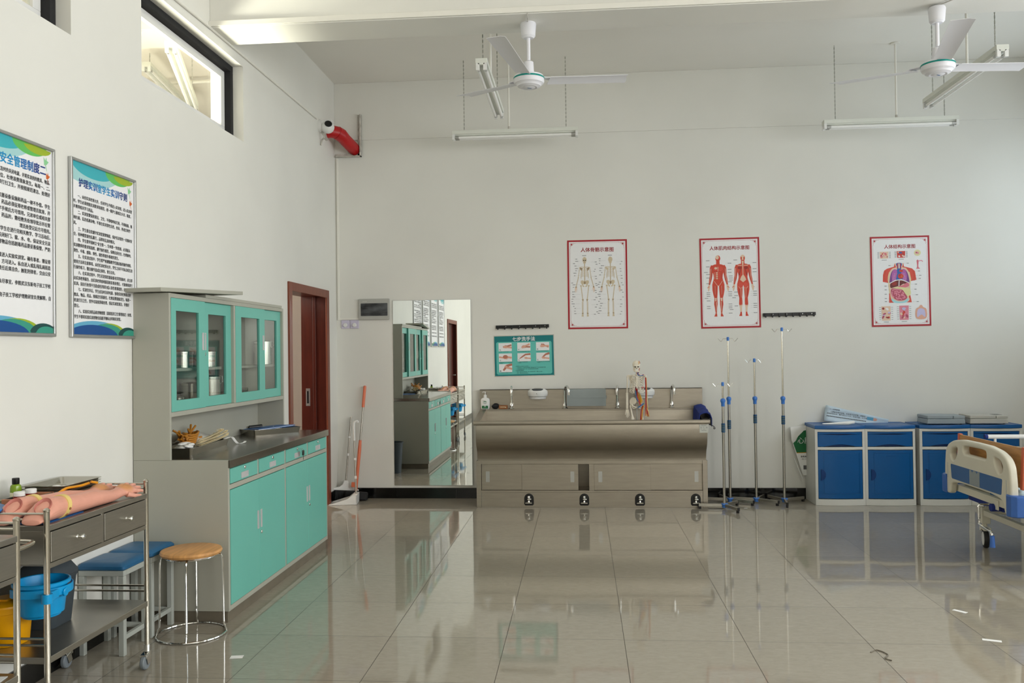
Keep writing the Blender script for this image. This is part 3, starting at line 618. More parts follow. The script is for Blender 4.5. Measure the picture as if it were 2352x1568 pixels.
def fig_muscle(P, cx, top, back=False):
    S = lambda x, y: (cx + x, top - y)
    Mu, Da, Li = 'p_muscle', 'p_muscle_dark', 'p_muscle_light'
    T = lambda pts, k=Mu: taper(P, [(cx + x, top - y, w) for x, y, w in pts], k)
    P.ellp(*S(0, 0.03), 0.024, 0.031, Mu if not back else Li); T([(0, 0.05, 0.016), (0, 0.085, 0.017), (0, 0.1, 0.03)])
    for s in (-1, 1):
        T([(s * 0.055, 0.098, 0.012), (s * 0.062, 0.125, 0.017), (s * 0.066, 0.165, 0.0145), (s * 0.069, 0.2, 0.0125), (s * 0.076, 0.235, 0.0125), (s * 0.084, 0.275, 0.008), (s * 0.087, 0.29, 0.007)])
        T([(s * 0.087, 0.288, 0.007), (s * 0.09, 0.308, 0.0115), (s * 0.093, 0.33, 0.009), (s * 0.095, 0.352, 0.004)], Li); P.line([S(s * 0.087, 0.305), S(s * 0.107, 0.318)], 0.005, Mu)
        T([(s * 0.026, 0.255, 0.024), (s * 0.032, 0.29, 0.027), (s * 0.033, 0.34, 0.0255), (s * 0.03, 0.385, 0.02), (s * 0.027, 0.42, 0.014), (s * 0.027, 0.45, 0.0155), (s * 0.028, 0.48, 0.0165), (s * 0.027, 0.52, 0.0105), (s * 0.026, 0.56, 0.0075), (s * 0.027, 0.58, 0.0085)])
        P.poly([S(s * 0.018, 0.575), S(s * 0.035, 0.575), S(s * 0.046, 0.6), S(s * 0.016, 0.601)], Mu)
    P.poly([S(-0.062, 0.1), S(-0.03, 0.088), S(0.03, 0.088), S(0.062, 0.1), S(0.058, 0.15), S(0.045, 0.19), S(0.042, 0.22), S(0.05, 0.262), S(0.0, 0.3), S(-0.05, 0.262), S(-0.042, 0.22), S(-0.045, 0.19), S(-0.058, 0.15)], Mu)
    P.up()
    for s in (-1, 1):
        if not back:
            P.ellp(*S(s * 0.024, 0.135), 0.024, 0.024, 'p_torso', 18); P.line([S(s * 0.003, 0.158), S(s * 0.03, 0.16), S(s * 0.047, 0.145)], 0.0022, Da)
            if s < 0: P.ellp(*S(-0.022, 0.126), 0.014, 0.012, Li, 14)
            for i in range(4): P.ellp(*S(s * 0.0115, 0.172 + i * 0.0185), 0.0095, 0.0072, Li if s < 0 else 'p_torso', 10)
            for i in range(5): P.line([S(s * 0.026, 0.168 + i * 0.014), S(s * 0.042, 0.176 + i * 0.014)], 0.0022, Li if s < 0 else Da)
            P.line([S(s * 0.004, 0.302), S(s * 0.024, 0.276), S(s * 0.04, 0.252)], 0.0035, Li)
            for dx, k in ((-0.008, Da), (0.0, Li), (0.009, Da)): P.line([S(s * (0.032 + dx), 0.3), S(s * (0.032 + dx * 0.8), 0.385)], [0.003, 0.0015], k)
            P.poly([S(s * 0.018, 0.418), S(s * 0.036, 0.418), S(s * 0.034, 0.45), S(s * 0.022, 0.45)], Li)
            P.line([S(s * 0.024, 0.455), S(s * 0.024, 0.55)], [0.006, 0.003], Li); P.line([S(s * 0.033, 0.455), S(s * 0.03, 0.53)], [0.003, 0.002], Da)
            for i in range(3): P.line([S(s * 0.02, 0.557 + i * 0.007), S(s * 0.034, 0.557 + i * 0.007)], 0.002, Li)
        else:
            P.ellp(*S(s * 0.031, 0.128), 0.02, 0.014, Da, 12); P.line([S(s * 0.01, 0.105), S(s * 0.05, 0.104)], 0.006, Li); P.line([S(s * 0.014, 0.115), S(s * 0.038, 0.2)], [0.004, 0.012], Da)
            P.ellp(*S(s * 0.0235, 0.297), 0.0225, 0.027, 'p_torso', 16); P.line([S(s * 0.004, 0.322), S(s * 0.03, 0.33), S(s * 0.046, 0.31)], 0.003, Li)
            for dx, k in ((-0.006, Li), (0.008, Da)): P.line([S(s * (0.031 + dx), 0.335), S(s * (0.028 + dx), 0.42)], [0.004, 0.002], k)
            T([(s * 0.0275, 0.49, 0.014), (s * 0.027, 0.52, 0.0105), (s * 0.026, 0.56, 0.0065)], Li); P.poly([S(s * 0.016, 0.47), S(s * 0.042, 0.47), S(s * 0.034, 0.5), S(s * 0.028, 0.488), S(s * 0.022, 0.5)], Mu)
        for dx, k in ((-0.004, Da), (0.004, Li)): P.line([S(s * (0.064 + dx), 0.13), S(s * (0.072 + dx), 0.225), S(s * 0.084, 0.275)], [0.004, 0.0035, 0.001], k)
    if not back:
        P.line([S(0, 0.112), S(0, 0.16)], [0.007, 0.003], Li); P.ellp(*S(-0.006, 0.02), 0.017, 0.02, Li, 14)
        for s in (-1, 1): P.ellp(*S(s * 0.008, 0.033), 0.004, 0.002, Da, 8)
        P.line([S(0, 0.034), S(0.002, 0.044)], 0.003, Da); P.line([S(-0.006, 0.05), S(0.006, 0.05)], 0.002, Da)
    else:
        P.line([S(0, 0.06), S(0, 0.11), S(0, 0.2)], [0.018, 0.008, 0.006], Li); P.poly([S(0, 0.19), S(0.018, 0.215), S(0.03, 0.245), S(0, 0.27), S(-0.03, 0.245), S(-0.018, 0.215)], Li)
        for s in (-1, 1): P.ellp(*S(s * 0.014, 0.035), 0.007, 0.018, Mu, 10)
    P.up()
def fig_organs(P, w, h):
    cx = w / 2 - 0.01
    S = lambda x, y: (cx + x * 0.6, h - y * 0.6)          # figure units: sheet height 1.5
    def E(x, y, rx, ry, k, rot=0, n=22): P.ellp(*S(x, y), rx * 0.6, ry * 0.6, k, n, rot)
    def G(pts, k, n=4):
        out = []
        for i in range(len(pts)):
            a, b_, c_, d = (Vector((*pts[(i + j) % len(pts)], 0)) for j in (-1, 0, 1, 2))
            if n == 1: out.append(pts[i]); continue
            for q in range(n): t = q / n; v = 0.5 * ((2 * b_) + (c_ - a) * t + (2 * a - 5 * b_ + 4 * c_ - d) * t * t + (3 * b_ - a - 3 * c_ + d) * t ** 3); out.append((v.x, v.y))
        P.poly([S(*p) for p in out], k)
    def Ln(pts, ww, k): P.line([S(*p) for p in pts], [q * 0.6 for q in ww] if isinstance(ww, list) else ww * 0.6, k)
    G([(-0.07, 0.44), (0.07, 0.44), (0.075, 0.49), (0.2, 0.525), (0.245, 0.57), (0.265, 0.71), (0.17, 0.73), (0.155, 0.9), (0.185, 1.07), (-0.17, 1.07), (-0.165, 0.9), (-0.175, 0.75), (-0.26, 0.73), (-0.255, 0.62), (-0.235, 0.55), (-0.19, 0.52), (-0.08, 0.49)], 'p_torso', 1)
    P.up(); G([(-0.06, 0.44), (0.06, 0.44), (0.05, 0.5), (0.11, 0.52), (0.165, 0.62), (0.17, 0.77), (0.14, 0.96), (0.15, 1.03), (0.09, 1.07), (-0.08, 1.07), (-0.14, 1.0), (-0.155, 0.85), (-0.18, 0.7), (-0.165, 0.6), (-0.11, 0.52), (-0.05, 0.5)], 'p_muscle_light')
    P.up(); G([(-0.045, 0.44), (0.045, 0.44), (0.03, 0.53), (0.09, 0.6), (0.06, 0.7), (-0.06, 0.7), (-0.09, 0.6), (-0.03, 0.53)], 'p_vein')
    for s in (-1, 1):
        G([(s * 0.035, 0.55), (s * 0.085, 0.535), (s * 0.13, 0.6), (s * 0.152, 0.7), (s * 0.15, 0.755), (s * 0.07, 0.72), (s * 0.045, 0.66)], 'p_lung')
    P.up()
    for s in (-1, 1): G([(s * 0.1, 0.55), (s * 0.13, 0.6), (s * 0.152, 0.7), (s * 0.15, 0.755), (s * 0.11, 0.735), (s * 0.12, 0.64)], 'p_lung_dark'); Ln([(s * 0.022, 0.44), (s * 0.03, 0.52)], 0.014, 'p_heart'); Ln([(s * 0.03, 0.6), (s * 0.1, 0.66), (s * 0.12, 0.72)], [0.006, 0.004, 0.002], 'p_stomach')
    for s in (-1, 1):
        P.line([S(s * 0.215, 0.56), S(s * 0.235, 0.64), S(s * 0.225, 0.72)], 0.012, 'p_muscle'); P.line([S(s * 0.155, 0.58), S(s * 0.178, 0.7), S(s * 0.162, 0.8), S(s * 0.16, 0.92)], 0.006, 'p_fat')
        for i in range(5): Ln([(s * 0.06, 0.6 + 0.025 * i), (s * (0.085 + 0.008 * i), 0.61 + 0.025 * i)], 0.004, 'p_lav')
    Ln([(0, 0.44), (0, 0.52)], 0.022, 'p_muscle_light'); E(0.03, 0.56, 0.03, 0.02, 'p_heart'); E(0.022, 0.645, 0.044, 0.042, 'p_heart'); P.up(); E(0.036, 0.65, 0.014, 0.018, 'p_orange'); E(0.008, 0.63, 0.01, 0.014, 'p_muscle_dark')
    Ln([(-0.15, 0.755), (-0.06, 0.71), (0.03, 0.7), (0.15, 0.755)], 0.012, 'p_white')
    G([(-0.14, 0.76), (-0.05, 0.718), (0.0, 0.72), (0.0, 0.79), (-0.08, 0.82), (-0.14, 0.83)], 'p_liver'); G([(0.0, 0.72), (0.1, 0.73), (0.14, 0.77), (0.06, 0.77), (0.0, 0.8)], 'p_liver')
    P.up(); E(-0.08, 0.765, 0.042, 0.028, 'p_muscle_dark', 0.3); G([(0.13, 0.755), (0.15, 0.8), (0.09, 0.83), (0.0, 0.835), (-0.02, 0.81), (0.05, 0.79), (0.1, 0.76)], 'p_stomach'); Ln([(-0.005, 0.72), (-0.01, 0.8)], 0.012, 'p_white')
    G([(-0.1, 0.83), (0.0, 0.82), (0.13, 0.84), (0.17, 0.88), (0.165, 0.95), (0.1, 0.97), (0.05, 0.9), (-0.05, 0.86)], 'p_fat')
    P.up(); G([(-0.135, 0.86), (-0.1, 0.84), (0.03, 0.86), (0.08, 0.92), (0.115, 0.985), (0.07, 1.03), (-0.03, 1.035), (-0.1, 0.99), (-0.135, 0.93)], 'p_gut_dark')
    P.up()
    for pts in ([(-0.12, 0.87), (-0.05, 0.855), (0.03, 0.875)], [(-0.09, 0.9), (-0.04, 0.885), (-0.02, 0.91), (0.02, 0.89)], [(0.04, 0.9), (0.06, 0.93), (0.02, 0.94)], [(-0.09, 0.93), (-0.05, 0.915), (-0.055, 0.96)], [(-0.03, 0.93), (0.0, 0.96), (-0.03, 0.985)], [(0.02, 0.955), (0.06, 0.96), (0.08, 0.99), (0.04, 1.0)], [(-0.06, 0.98), (-0.04, 1.01), (0.0, 1.0), (0.03, 1.02)], [(-0.12, 0.89), (-0.12, 0.95), (-0.09, 0.985)]):
        Ln([tuple(q) for q in [(p.x, p.y) for p in smooth_path([(a, b_, 0) for a, b_ in pts], 5)]], 0.019, 'p_gut')
    G([(-0.13, 1.0), (-0.05, 1.045), (0.05, 1.05), (0.13, 1.0), (0.1, 1.07), (-0.09, 1.07)], 'p_bladder')
    # small detail pictures
    def mini(x, y, rx, ry, cols, seed):
        rnd = random.Random(seed); G([(x - rx, y - ry), (x + rx, y - ry), (x + rx * 0.92, y + ry), (x - rx * 0.92, y + ry)], cols[0], 1); P.up()
        for i in range(9): E(x + rnd.uniform(-0.7, 0.7) * rx, y + rnd.uniform(-0.7, 0.7) * ry, rx * rnd.uniform(0.12, 0.3), ry * rnd.uniform(0.12, 0.32), cols[1 + i % (len(cols) - 1)], rnd.random() * 3, 10)
        for sd in (-1, 1):
            for i in range(7): yy = y - ry + 2 * ry * (i + 0.5) / 7; a = x + sd * (rx + 0.022); Ln([(a - 0.014, yy), (a + 0.014, yy)], 0.005, 'p_ink_soft')
        Ln([(x - 0.04, y + ry + 0.025), (x + 0.04, y + ry + 0.025)], 0.006, 'p_ink_soft')
    mini(-0.23, 0.3, 0.068, 0.055, ['p_muscle_light', 'p_gut_dark', 'p_gut', 'p_heart', 'p_stomach'], 1); mini(0.035, 0.295, 0.066, 0.053, ['p_heart', 'p_muscle_light', 'p_muscle_dark', 'p_vein', 'p_white'], 2)
    E(0.29, 0.275, 0.052, 0.05, 'p_fat'); P.up(); E(0.285, 0.275, 0.034, 0.03, 'p_muscle_light'); E(0.275, 0.272, 0.015, 0.012, 'p_gut_dark'); E(0.3, 0.28, 0.012, 0.012, 'p_gut'); G([(0.275, 0.4), (0.305, 0.4), (0.3, 0.5), (0.325, 0.53), (0.265, 0.53), (0.282, 0.5)], 'p_stomach'); Ln([(0.3, 0.41), (0.35, 0.4), (0.37, 0.42)], 0.012, 'p_gut')
    mini(-0.22, 1.24, 0.072, 0.115, ['p_muscle_light', 'p_gut_dark', 'p_muscle_dark', 'p_heart', 'p_lav', 'p_white'], 3); mini(0.06, 1.235, 0.074, 0.115, ['p_gut', 'p_heart', 'p_muscle_light', 'p_lav', 'p_gut_dark'], 4)
    G([(0.24, 1.19), (0.29, 1.15), (0.31, 1.12), (0.34, 1.12), (0.36, 1.15), (0.41, 1.19), (0.4, 1.33), (0.25, 1.33)], 'p_skin'); P.up(); G([(0.27, 1.2), (0.32, 1.17), (0.38, 1.2), (0.385, 1.31), (0.33, 1.27), (0.265, 1.31)], 'p_lav')
    rows = []
    for yy, xs in ((0.47, -0.165), (0.8, -0.235), (0.86, -0.235), (0.93, -0.235), (1.0, -0.235), (1.05, -0.235)): p = S(xs, yy); rows.append((p[0], p[1], 0.02, p[0] + 0.055))
    for yy, xs in ((0.44, 0.12), (0.57, 0.29), (0.64, 0.31), (0.69, 0.3), (0.78, 0.24), (0.86, 0.23), (0.95, 0.25), (1.06, 0.26)): p = S(xs, yy); rows.append((p[0], p[1], 0.02, p[0] - 0.04))
    labels(P, rows)
def chart(x, z, w, h, tilt, kind, title, label, tracking):
    sh = MB().box(-w / 2, w / 2, -0.004, -0.001, -h / 2, h / 2)
    t = thing('anatomy_chart', label, 'poster', (x, YB, z), 0, 'red bordered anatomy charts'); t.rotation_euler = (0, tilt, 0)
    sh.build('sheet', 'paper', t, smooth=False)
    P = Print((-w / 2, -0.004, -h / 2), (1, 0, 0), (0, 0, 1), ['p_red', 'p_white'])
    chart_border(P, w, h); P.text(title, w / 2 + 0.0, h - 0.115, tracking, 'p_title', 0.02, 'c', 1.0)
    if kind == 'bones':
        for cx, bk in ((0.17, False), (0.425, True)):
            fig_skeleton(P, cx, h - 0.168, bk)
            rnd = random.Random(int(cx * 100)); rows = [(cx - 0.022, h - 0.155, 0.04, None)]
            for i in range(24):
                y = h - 0.185 - i * 0.0235 - rnd.uniform(0, 0.006)
                if i not in (8, 9, 13): rows.append((cx - 0.135 + rnd.uniform(0, 0.03) + (0.02 if i < 8 else 0), y, rnd.choice((0.014, 0.02, 0.03)), cx - 0.045 if i % 2 else None))
                if i % 3: rows.append((cx + 0.085 + rnd.uniform(0, 0.03), y - 0.01, rnd.choice((0.014, 0.02)), cx + 0.06 if i % 2 else None))
            labels(P, [r for r in rows if 0.035 < r[0] and r[0] + r[2] < w - 0.035])
    elif kind == 'muscle':
        for cx, bk in ((0.175, False), (0.415, True)):
            fig_muscle(P, cx, h - 0.17, bk); sgn = 1
            rows = []
            for y in (0.05, 0.11, 0.165, 0.185, 0.22, 0.275, 0.365, 0.382, 0.4, 0.42, 0.445, 0.5, 0.52): rows.append((cx - (0.135 if not bk else 0.108) + (0.02 if int(y * 1000) % 3 else 0), h - 0.17 - y, 0.035, cx - 0.07)) if (not bk or y in (0.05, 0.365, 0.4, 0.42, 0.5)) else None
            for y in (0.08, 0.14, 0.17, 0.205, 0.225, 0.245, 0.262, 0.36, 0.382, 0.4, 0.48, 0.5, 0.518, 0.535, 0.57): rows.append((cx + 0.095 + (0.01 if int(y * 1000) % 2 else 0), h - 0.17 - y, 0.036, cx + 0.07))
            labels(P, [r for r in rows if 0.03 < r[0] and r[0] + r[2] < w - 0.03])
    else: fig_organs(P, w, h)
    P.done('print', t); return t
chart(0.163, 2.123, 0.592, 0.885, R(0.0), 'bones', '人体骨骼示意图', 'red bordered chart of two human skeletons above the sink', 0.047)
chart(1.458, 2.112, 0.578, 0.886, R(-0.4), 'muscle', '人体肌肉结构示意图', 'red bordered chart of two red muscle figures', 0.043)
chart(3.076, 2.097, 0.556, 0.872, R(-0.4), 'organs', '人体结构示意图', 'red bordered chart of a torso with organs, far right', 0.042)

# ---------------------------------------------------------------- hand washing poster
def hand_shape(P, x, y, s, flip, rot, k='p_skin'):
    # forearm plus five fingers, drawn from wrist side
    def T(u, v):
        u *= flip; c, d = cos(rot), sin(rot); return (x + s * (u * c - v * d), y + s * (u * d + v * c))
    P.poly([T(-0.2, -0.18), T(1.2, -0.22), T(1.2, 0.22), T(-0.2, 0.2)], k); P.ellp(*T(-0.3, 0.0), 0.42 * s, 0.3 * s, k, 14, rot)
    for i, (l, o) in enumerate(((0.62, 0.17), (0.75, 0.06), (0.7, -0.06), (0.55, -0.17))): P.line([T(-0.35, o), T(-0.35 - l, o * 1.3)], [0.16 * s, 0.11 * s], k)
    P.line([T(-0.1, 0.18), T(-0.55, 0.4)], [0.15 * s, 0.1 * s], k)
pw = thing('hand_washing_poster', 'teal seven step hand washing poster above the sink', 'poster', (-0.578, YB, 1.423)); pw.rotation_euler = (0, R(-0.7), 0)
w, h = 0.592, 0.398
MB().box(-w / 2 - 0.008, w / 2 + 0.008, -0.0025, -0.001, -h / 2 - 0.008, h / 2 + 0.008).build('laminate', 'thin_film', pw, smooth=False)
P = Print((-w / 2, -0.0027, -h / 2), (1, 0, 0), (0, 0, 1), ['p_teal'])
P.rect(0, w, 0, h, 'p_teal').up(); P.poly(rrect(0.018, w - 0.018, 0.014, h - 0.058, 0.018), 'p_teal_light').up(); P.text('七步洗手法', w / 2, h - 0.048, 0.046, 'p_white', 0.018, 'c')
steps = [('内', '1.掌心相对，手指并拢相互搓擦', None), ('外', '2.手心对手背沿指缝相互搓擦，交换进行', None), ('夹', '3.掌心相对，双手交叉沿指缝相互搓擦', None), ('弓', '4.弯曲各手指关节，在另一手掌心旋转搓擦', '交换进行'), ('大', '5.一手握另一手大拇指旋转搓擦', '交换进行'), ('立', '6.五个手指尖并拢，在另一手掌心旋转搓擦', '交换进行'), ('腕', '7.一手旋转揉搓另一手的腕部，交换进行', None)]
for i, (ch, tx, t2) in enumerate(steps):
    x = 0.042 + 0.188 * (i % 3); y = h - 0.15 - 0.105 * (i // 3)
    P.up().rect(x, x + 0.132, y, y + 0.082, 'p_white').up()
    cx, cy = x + 0.085, y + 0.043
    if i == 0: hand_shape(P, cx, cy + 0.006, 0.038, 1, R(14), 'p_skin_dark'); P.up(); hand_shape(P, cx, cy - 0.004, 0.04, 1, R(-6))
    elif i == 1: hand_shape(P, cx, cy - 0.004, 0.037, 1, R(-2), 'p_skin_dark'); P.up(); hand_shape(P, cx - 0.004, cy + 0.004, 0.04, 1, R(24))
    elif i == 2: hand_shape(P, cx, cy + 0.005, 0.036, 1, R(-20), 'p_skin_dark'); P.up(); hand_shape(P, cx - 0.004, cy, 0.039, 1, R(2))
    elif i == 3: hand_shape(P, x + 0.05, cy - 0.004, 0.04, -1, R(-10)); P.up(); P.line([(x + 0.13, cy - 0.005), (x + 0.08, cy + 0.003)], 0.02, 'p_skin'); P.ellp(x + 0.066, cy + 0.006, 0.025, 0.018, 'p_skin_dark', 16)
    elif i == 4: P.line([(x + 0.13, cy + 0.028), (x + 0.08, cy + 0.024), (x + 0.05, cy + 0.004), (x + 0.02, cy - 0.016)], [0.018, 0.016, 0.014, 0.006], 'p_skin_dark'); P.up(); hand_shape(P, cx + 0.014, cy - 0.012, 0.03, 1, R(-6))
    elif i == 5: P.line([(x + 0.132, cy + 0.032), (x + 0.095, cy + 0.022), (x + 0.065, cy - 0.004)], [0.022, 0.018, 0.012], 'p_skin_dark'); P.up(); hand_shape(P, cx + 0.004, cy - 0.014, 0.034, 1, R(-8))
    else: P.line([(x + 0.132, cy + 0.034), (x + 0.08, cy + 0.02), (x + 0.044, cy - 0.026)], [0.022, 0.026, 0.018], 'p_skin_dark'); P.up(); P.line([(x + 0.132, cy - 0.012), (x + 0.08, cy + 0.004), (x + 0.06, cy + 0.022)], [0.02, 0.022, 0.02], 'p_skin')
    P.up().text(ch, x + 0.006, y + 0.006, 0.017, 'p_teal', 0.012)
    P.text(tx, x + 0.002, y - 0.0095, 0.0072, 'p_ink', 0.0); 
    if t2: P.text(t2, x + 0.01, y - 0.018, 0.0072, 'p_ink', 0.0)
for j, (tx, dx) in enumerate((('1. 洗手的方法应按以上七步进行：', 0), ('a. 在流动水下，使双手充分淋湿，取适量洗手液，均匀涂抹至整个手掌', 0.014), ('b. 认真揉搓双手至少15秒，应注意清洗双手所有皮肤', 0.014), ('2. 洗手后的注意事项：', 0), ('擦干：用流动水冲净双手，用一次性纸巾擦干，避免二次污染，', 0.014), ('关水：用避污纸关闭水龙头。', 0.014))):
    P.text(tx, 0.206 + dx, 0.09 - j * 0.0138, 0.0094, 'p_ink', 0.0)
P.done('print', pw)

# ---------------------------------------------------------------- rule boards on the left wall
RULES = ['　　一、未经实训老师允许，任何学生不得进入实训室。进入实训室', '时，学生必须按照实训要求和规范，统一着护士服或白大衣、鞋套，', '并携带相关学习用品。', '　　二、实训室要保持清洁、卫生，不得喧哗和打闹，不得吸烟、随', '地吐痰、乱扔纸屑杂物，不准在实训室吃东西，坐床、养成文明作', '风。', '　　三、学生要自觉遵守实训室规章制度，保护实训室的一切器材安', '全，各种模型请勿乱撕打，品得有乱涂的情况。', '　　四、学生要牢固树立“安全第一，生命第一”的思想，必须服从', '实训教师的要求和指挥，遵守操作规范，保障自身安全，杜绝触电、', '烫伤、中毒、感染、摔伤、碰伤等意外事故的发生。', '　　五、在实训过程中，学生要严格遵循教学仪器设备的操作规程、', '使用方法和注意事项。未经实训老师允许，学生之间不可私自相互进', '行操作练习，擅自操作造成后果的，责任自负。', '　　六、在实训过程中，学生若发现仪器设备有异常现象时，应立即', '向实训老师报告，由实训老师查明原因和妥善处理后，才能继续进行', '实训。因自行处理不当造成经济损失或人身伤害事故的，后果自负。', '　　七、实训完毕后，学生应及时关闭电源，协助实训老师清点好', '教具、物品、药品，按规定归回原位，杜绝浪费现象发生。每周一', '轮流打扫卫生，室外垃圾按消毒处理，保证实训室清洁，并做好', '登记。', '　　八、实验实训药品和用物按照（国家医药卫生管理规定）处理，', '学生不得将实验实训用物包括废弃物私自带离实训室。']
SAFETY = ['一、实训完毕后，学生应及时的关闭电源，并将实训用的教具、物品、', '药品，按规定归回原位，杜绝浪费现象发生。每周一、二、', '由各班学生协助老师打扫卫生，并按照规范清洁、处理好', '', '二、实验实训仪器设备设施和药品一律不外借。学生', '需借用物品，药品必须征得老师或管理员批准，并', '办理签字手续后方可借用。兄弟单位或相关部', '门借用物品、药品的，需经教务处领导批示并在管', '理员处登记后方可借用。　　　　　　　　　　　　　　', '三、实训学生在进行完相关教学、学习活动后，', '清点用物，关闭好门、窗、水、电，保证安全无误', '四、有害物品包括剧毒药品要妥善保管，严防', '', '五、不得随意进入实验实训室。确有事者，需征得', '老师同意后，方可进入。私自进入或乱闯乱闹而造', '成损失的，责任后果自负，触犯刑律者，交由公安', '', '六、本制度如有未尽事宜，参照武汉东新电子技工学校', '', '七、本制度由东新电子技工学校护理教研室负责解释，自']
def board(y0, label, title, lines, right=False):
    w, h = 0.612, 0.885
    t = thing('rules_board', label, 'notice board', (XL, y0, 1.562), 0, 'framed rule boards on the left wall')
    MB().box(0.0006, 0.01, 0.004, w - 0.004, 0.004, h - 0.004).build('board', 'p_white', t, smooth=False)
    f = 0.016; b = MB().frame(0.0005, 0.02, (0, w, 0, h), (f, w - f, f, h - f))
    b.build('frame', 'aluminium', t, bevel=0.004)
    P = Print((0.01, f, f), (0, 1, 0), (0, 0, 1), ['p_white']); w -= 2 * f; h -= 2 * f
    top = lambda cx, rx, ry, k, a=180, b_=360: P.poly([p for p in [(cx + rx * cos(R(q)), h + ry * sin(R(q))) for q in [a + (b_ - a) * i / 24 for i in range(25)]]], k)
    P.poly([(0, h)] + [(0, h - 0.075)] + [(p[0], p[1]) for p in arc(0.14, h, 0.29, 243, 359, 12, 0.1)], 'p_cyan_light').up()
    top(0.19, 0.19, 0.06, 'p_cyan'); P.up(); top(0.42, 0.12, 0.05, 'p_green'); P.up(); P.poly([(0.43, h)] + [(p[0], p[1]) for p in arc(0.475, h, 0.1, 190, 355, 10, 0.035)], 'p_lime').up()
    # leaping leaf birds
    for (bx, by, k, s) in ((0.535, h - 0.06, 'p_mint', 0.8), (0.548, h - 0.125, 'p_orange', 0.65)):
        P.poly([(bx - 0.02 * s, by + 0.03 * s), (bx - 0.005 * s, by + 0.012 * s), (bx + 0.004 * s, by + 0.034 * s), (bx + 0.008 * s, by + 0.014 * s), (bx + 0.026 * s, by + 0.008 * s), (bx + 0.006 * s, by - 0.012 * s), (bx - 0.016 * s, by - 0.016 * s)], k)
        P.line([(bx - 0.004 * s, by - 0.012 * s), (bx + 0.01 * s, by - 0.048 * s)], [0.006 * s, 0.002 * s], k)
    bot = lambda cx, rx, ry, k: P.poly([(p[0], p[1]) for p in arc(cx, 0, rx, 0, 180, 20, ry) if 0 <= p[0] <= w] + ([(0, 0)] if cx - rx < 0 else []) + [], k)
    P.up(); P.poly([(0, 0), (0.46, 0)] + [p for p in arc(0.2, -0.01, 0.28, 5, 128, 16, 0.08) if p[0] >= 0] + [(0, 0.047)], 'p_sky')
    P.up().poly([(0.26, 0)] + [(0.5, 0)] + arc(0.33, -0.01, 0.17, 5, 120, 10, 0.072) + [(0.27, 0.035)], 'p_lime')
    P.up().poly([(0.22, 0), (0.46, 0)] + arc(0.3, -0.01, 0.17, 5, 120, 10, 0.068), 'p_sea')
    P.up().poly([(0, 0), (0.4, 0)] + [p for p in arc(0.18, -0.01, 0.23, 5, 140, 14, 0.06) if p[0] >= 0] + [(0, 0.02)], 'p_blue')
    P.up().poly([(0.42, 0), (w, 0), (w, 0.025)] + arc(0.51, -0.005, 0.1, 40, 165, 10, 0.05), 'p_deep').up().poly([(0.45, 0), (w, 0), (w, 0.015)] + arc(0.53, -0.005, 0.075, 35, 165, 8, 0.036), 'p_sea').up()
    n = len(title); cs = ['p_t1', 'p_t1', 'p_t2', 'p_t2', 'p_t3', 'p_t3', 'p_t3', 'p_t2', 'p_t2', 'p_t1', 'p_t1', 'p_t1']
    if not right:
        for i, c in enumerate(title): P.text(c, w / 2 - 0.005 + (i - (n - 1) / 2) * 0.0415, h - 0.115, 0.046, cs[i], 0.02, 'c', 0.9)
    else:
        for i, c in enumerate(title): P.text(c, 0.512 - (n - 1 - i) * 0.0455, h - 0.118, 0.05, ['p_t1', 'p_t1', 'p_t2', 'p_t2', 'p_t3', 'p_t3', 'p_t3', 'p_t3'][min(7, n - 1 - i)], 0.02, 'c', 0.9)
    sz = 0.0198 if not right else 0.0212; dz = 0.0272 if not right else 0.0285
    for i, l in enumerate(lines):
        if not l: continue
        y = h - (0.175 if not right else 0.158) - i * dz
        if not right: P.text(l, 0.012, y, sz, 'p_ink', 0.014, 'l', 0.925)
        else: P.text(l, w - 0.016, y, sz, 'p_ink', 0.014, 'r', min(1.0, 0.55 / (len(l) * sz)))
    P.done('print', t); return t
board(3.975, 'silver framed rule board partly hidden behind the cabinet', '护理实训室学生实训守则', RULES)
board(3.238, 'silver framed rule board cut by the left picture edge', '护理实训室安全管理制度二', SAFETY, True)
board(2.50, 'silver framed rule board third from the cabinet, seen only in the mirror', '', SAFETY, True)
board(1.76, 'silver framed rule board furthest from the cabinet, seen only in the mirror', '', SAFETY, True)
# ---------------------------------------------------------------- teal and grey instrument cabinet on the left wall
# local frame: x = out from the wall (front), y = along the wall, z up; origin at the near wall corner on the floor
KX, KY = XL + 0.004, 4.56
cab = thing('instrument_cabinet', 'tall grey cabinet with teal doors and drawers along the left wall', 'cabinet', (KX, KY, 0))
D, Wc, DU = 0.54, 1.82, 0.212
b = MB().box(0.02, D - 0.012, 0.008, Wc - 0.008, 0, 0.062); b.build('plinth', 'plinth', cab, bevel=0.001)
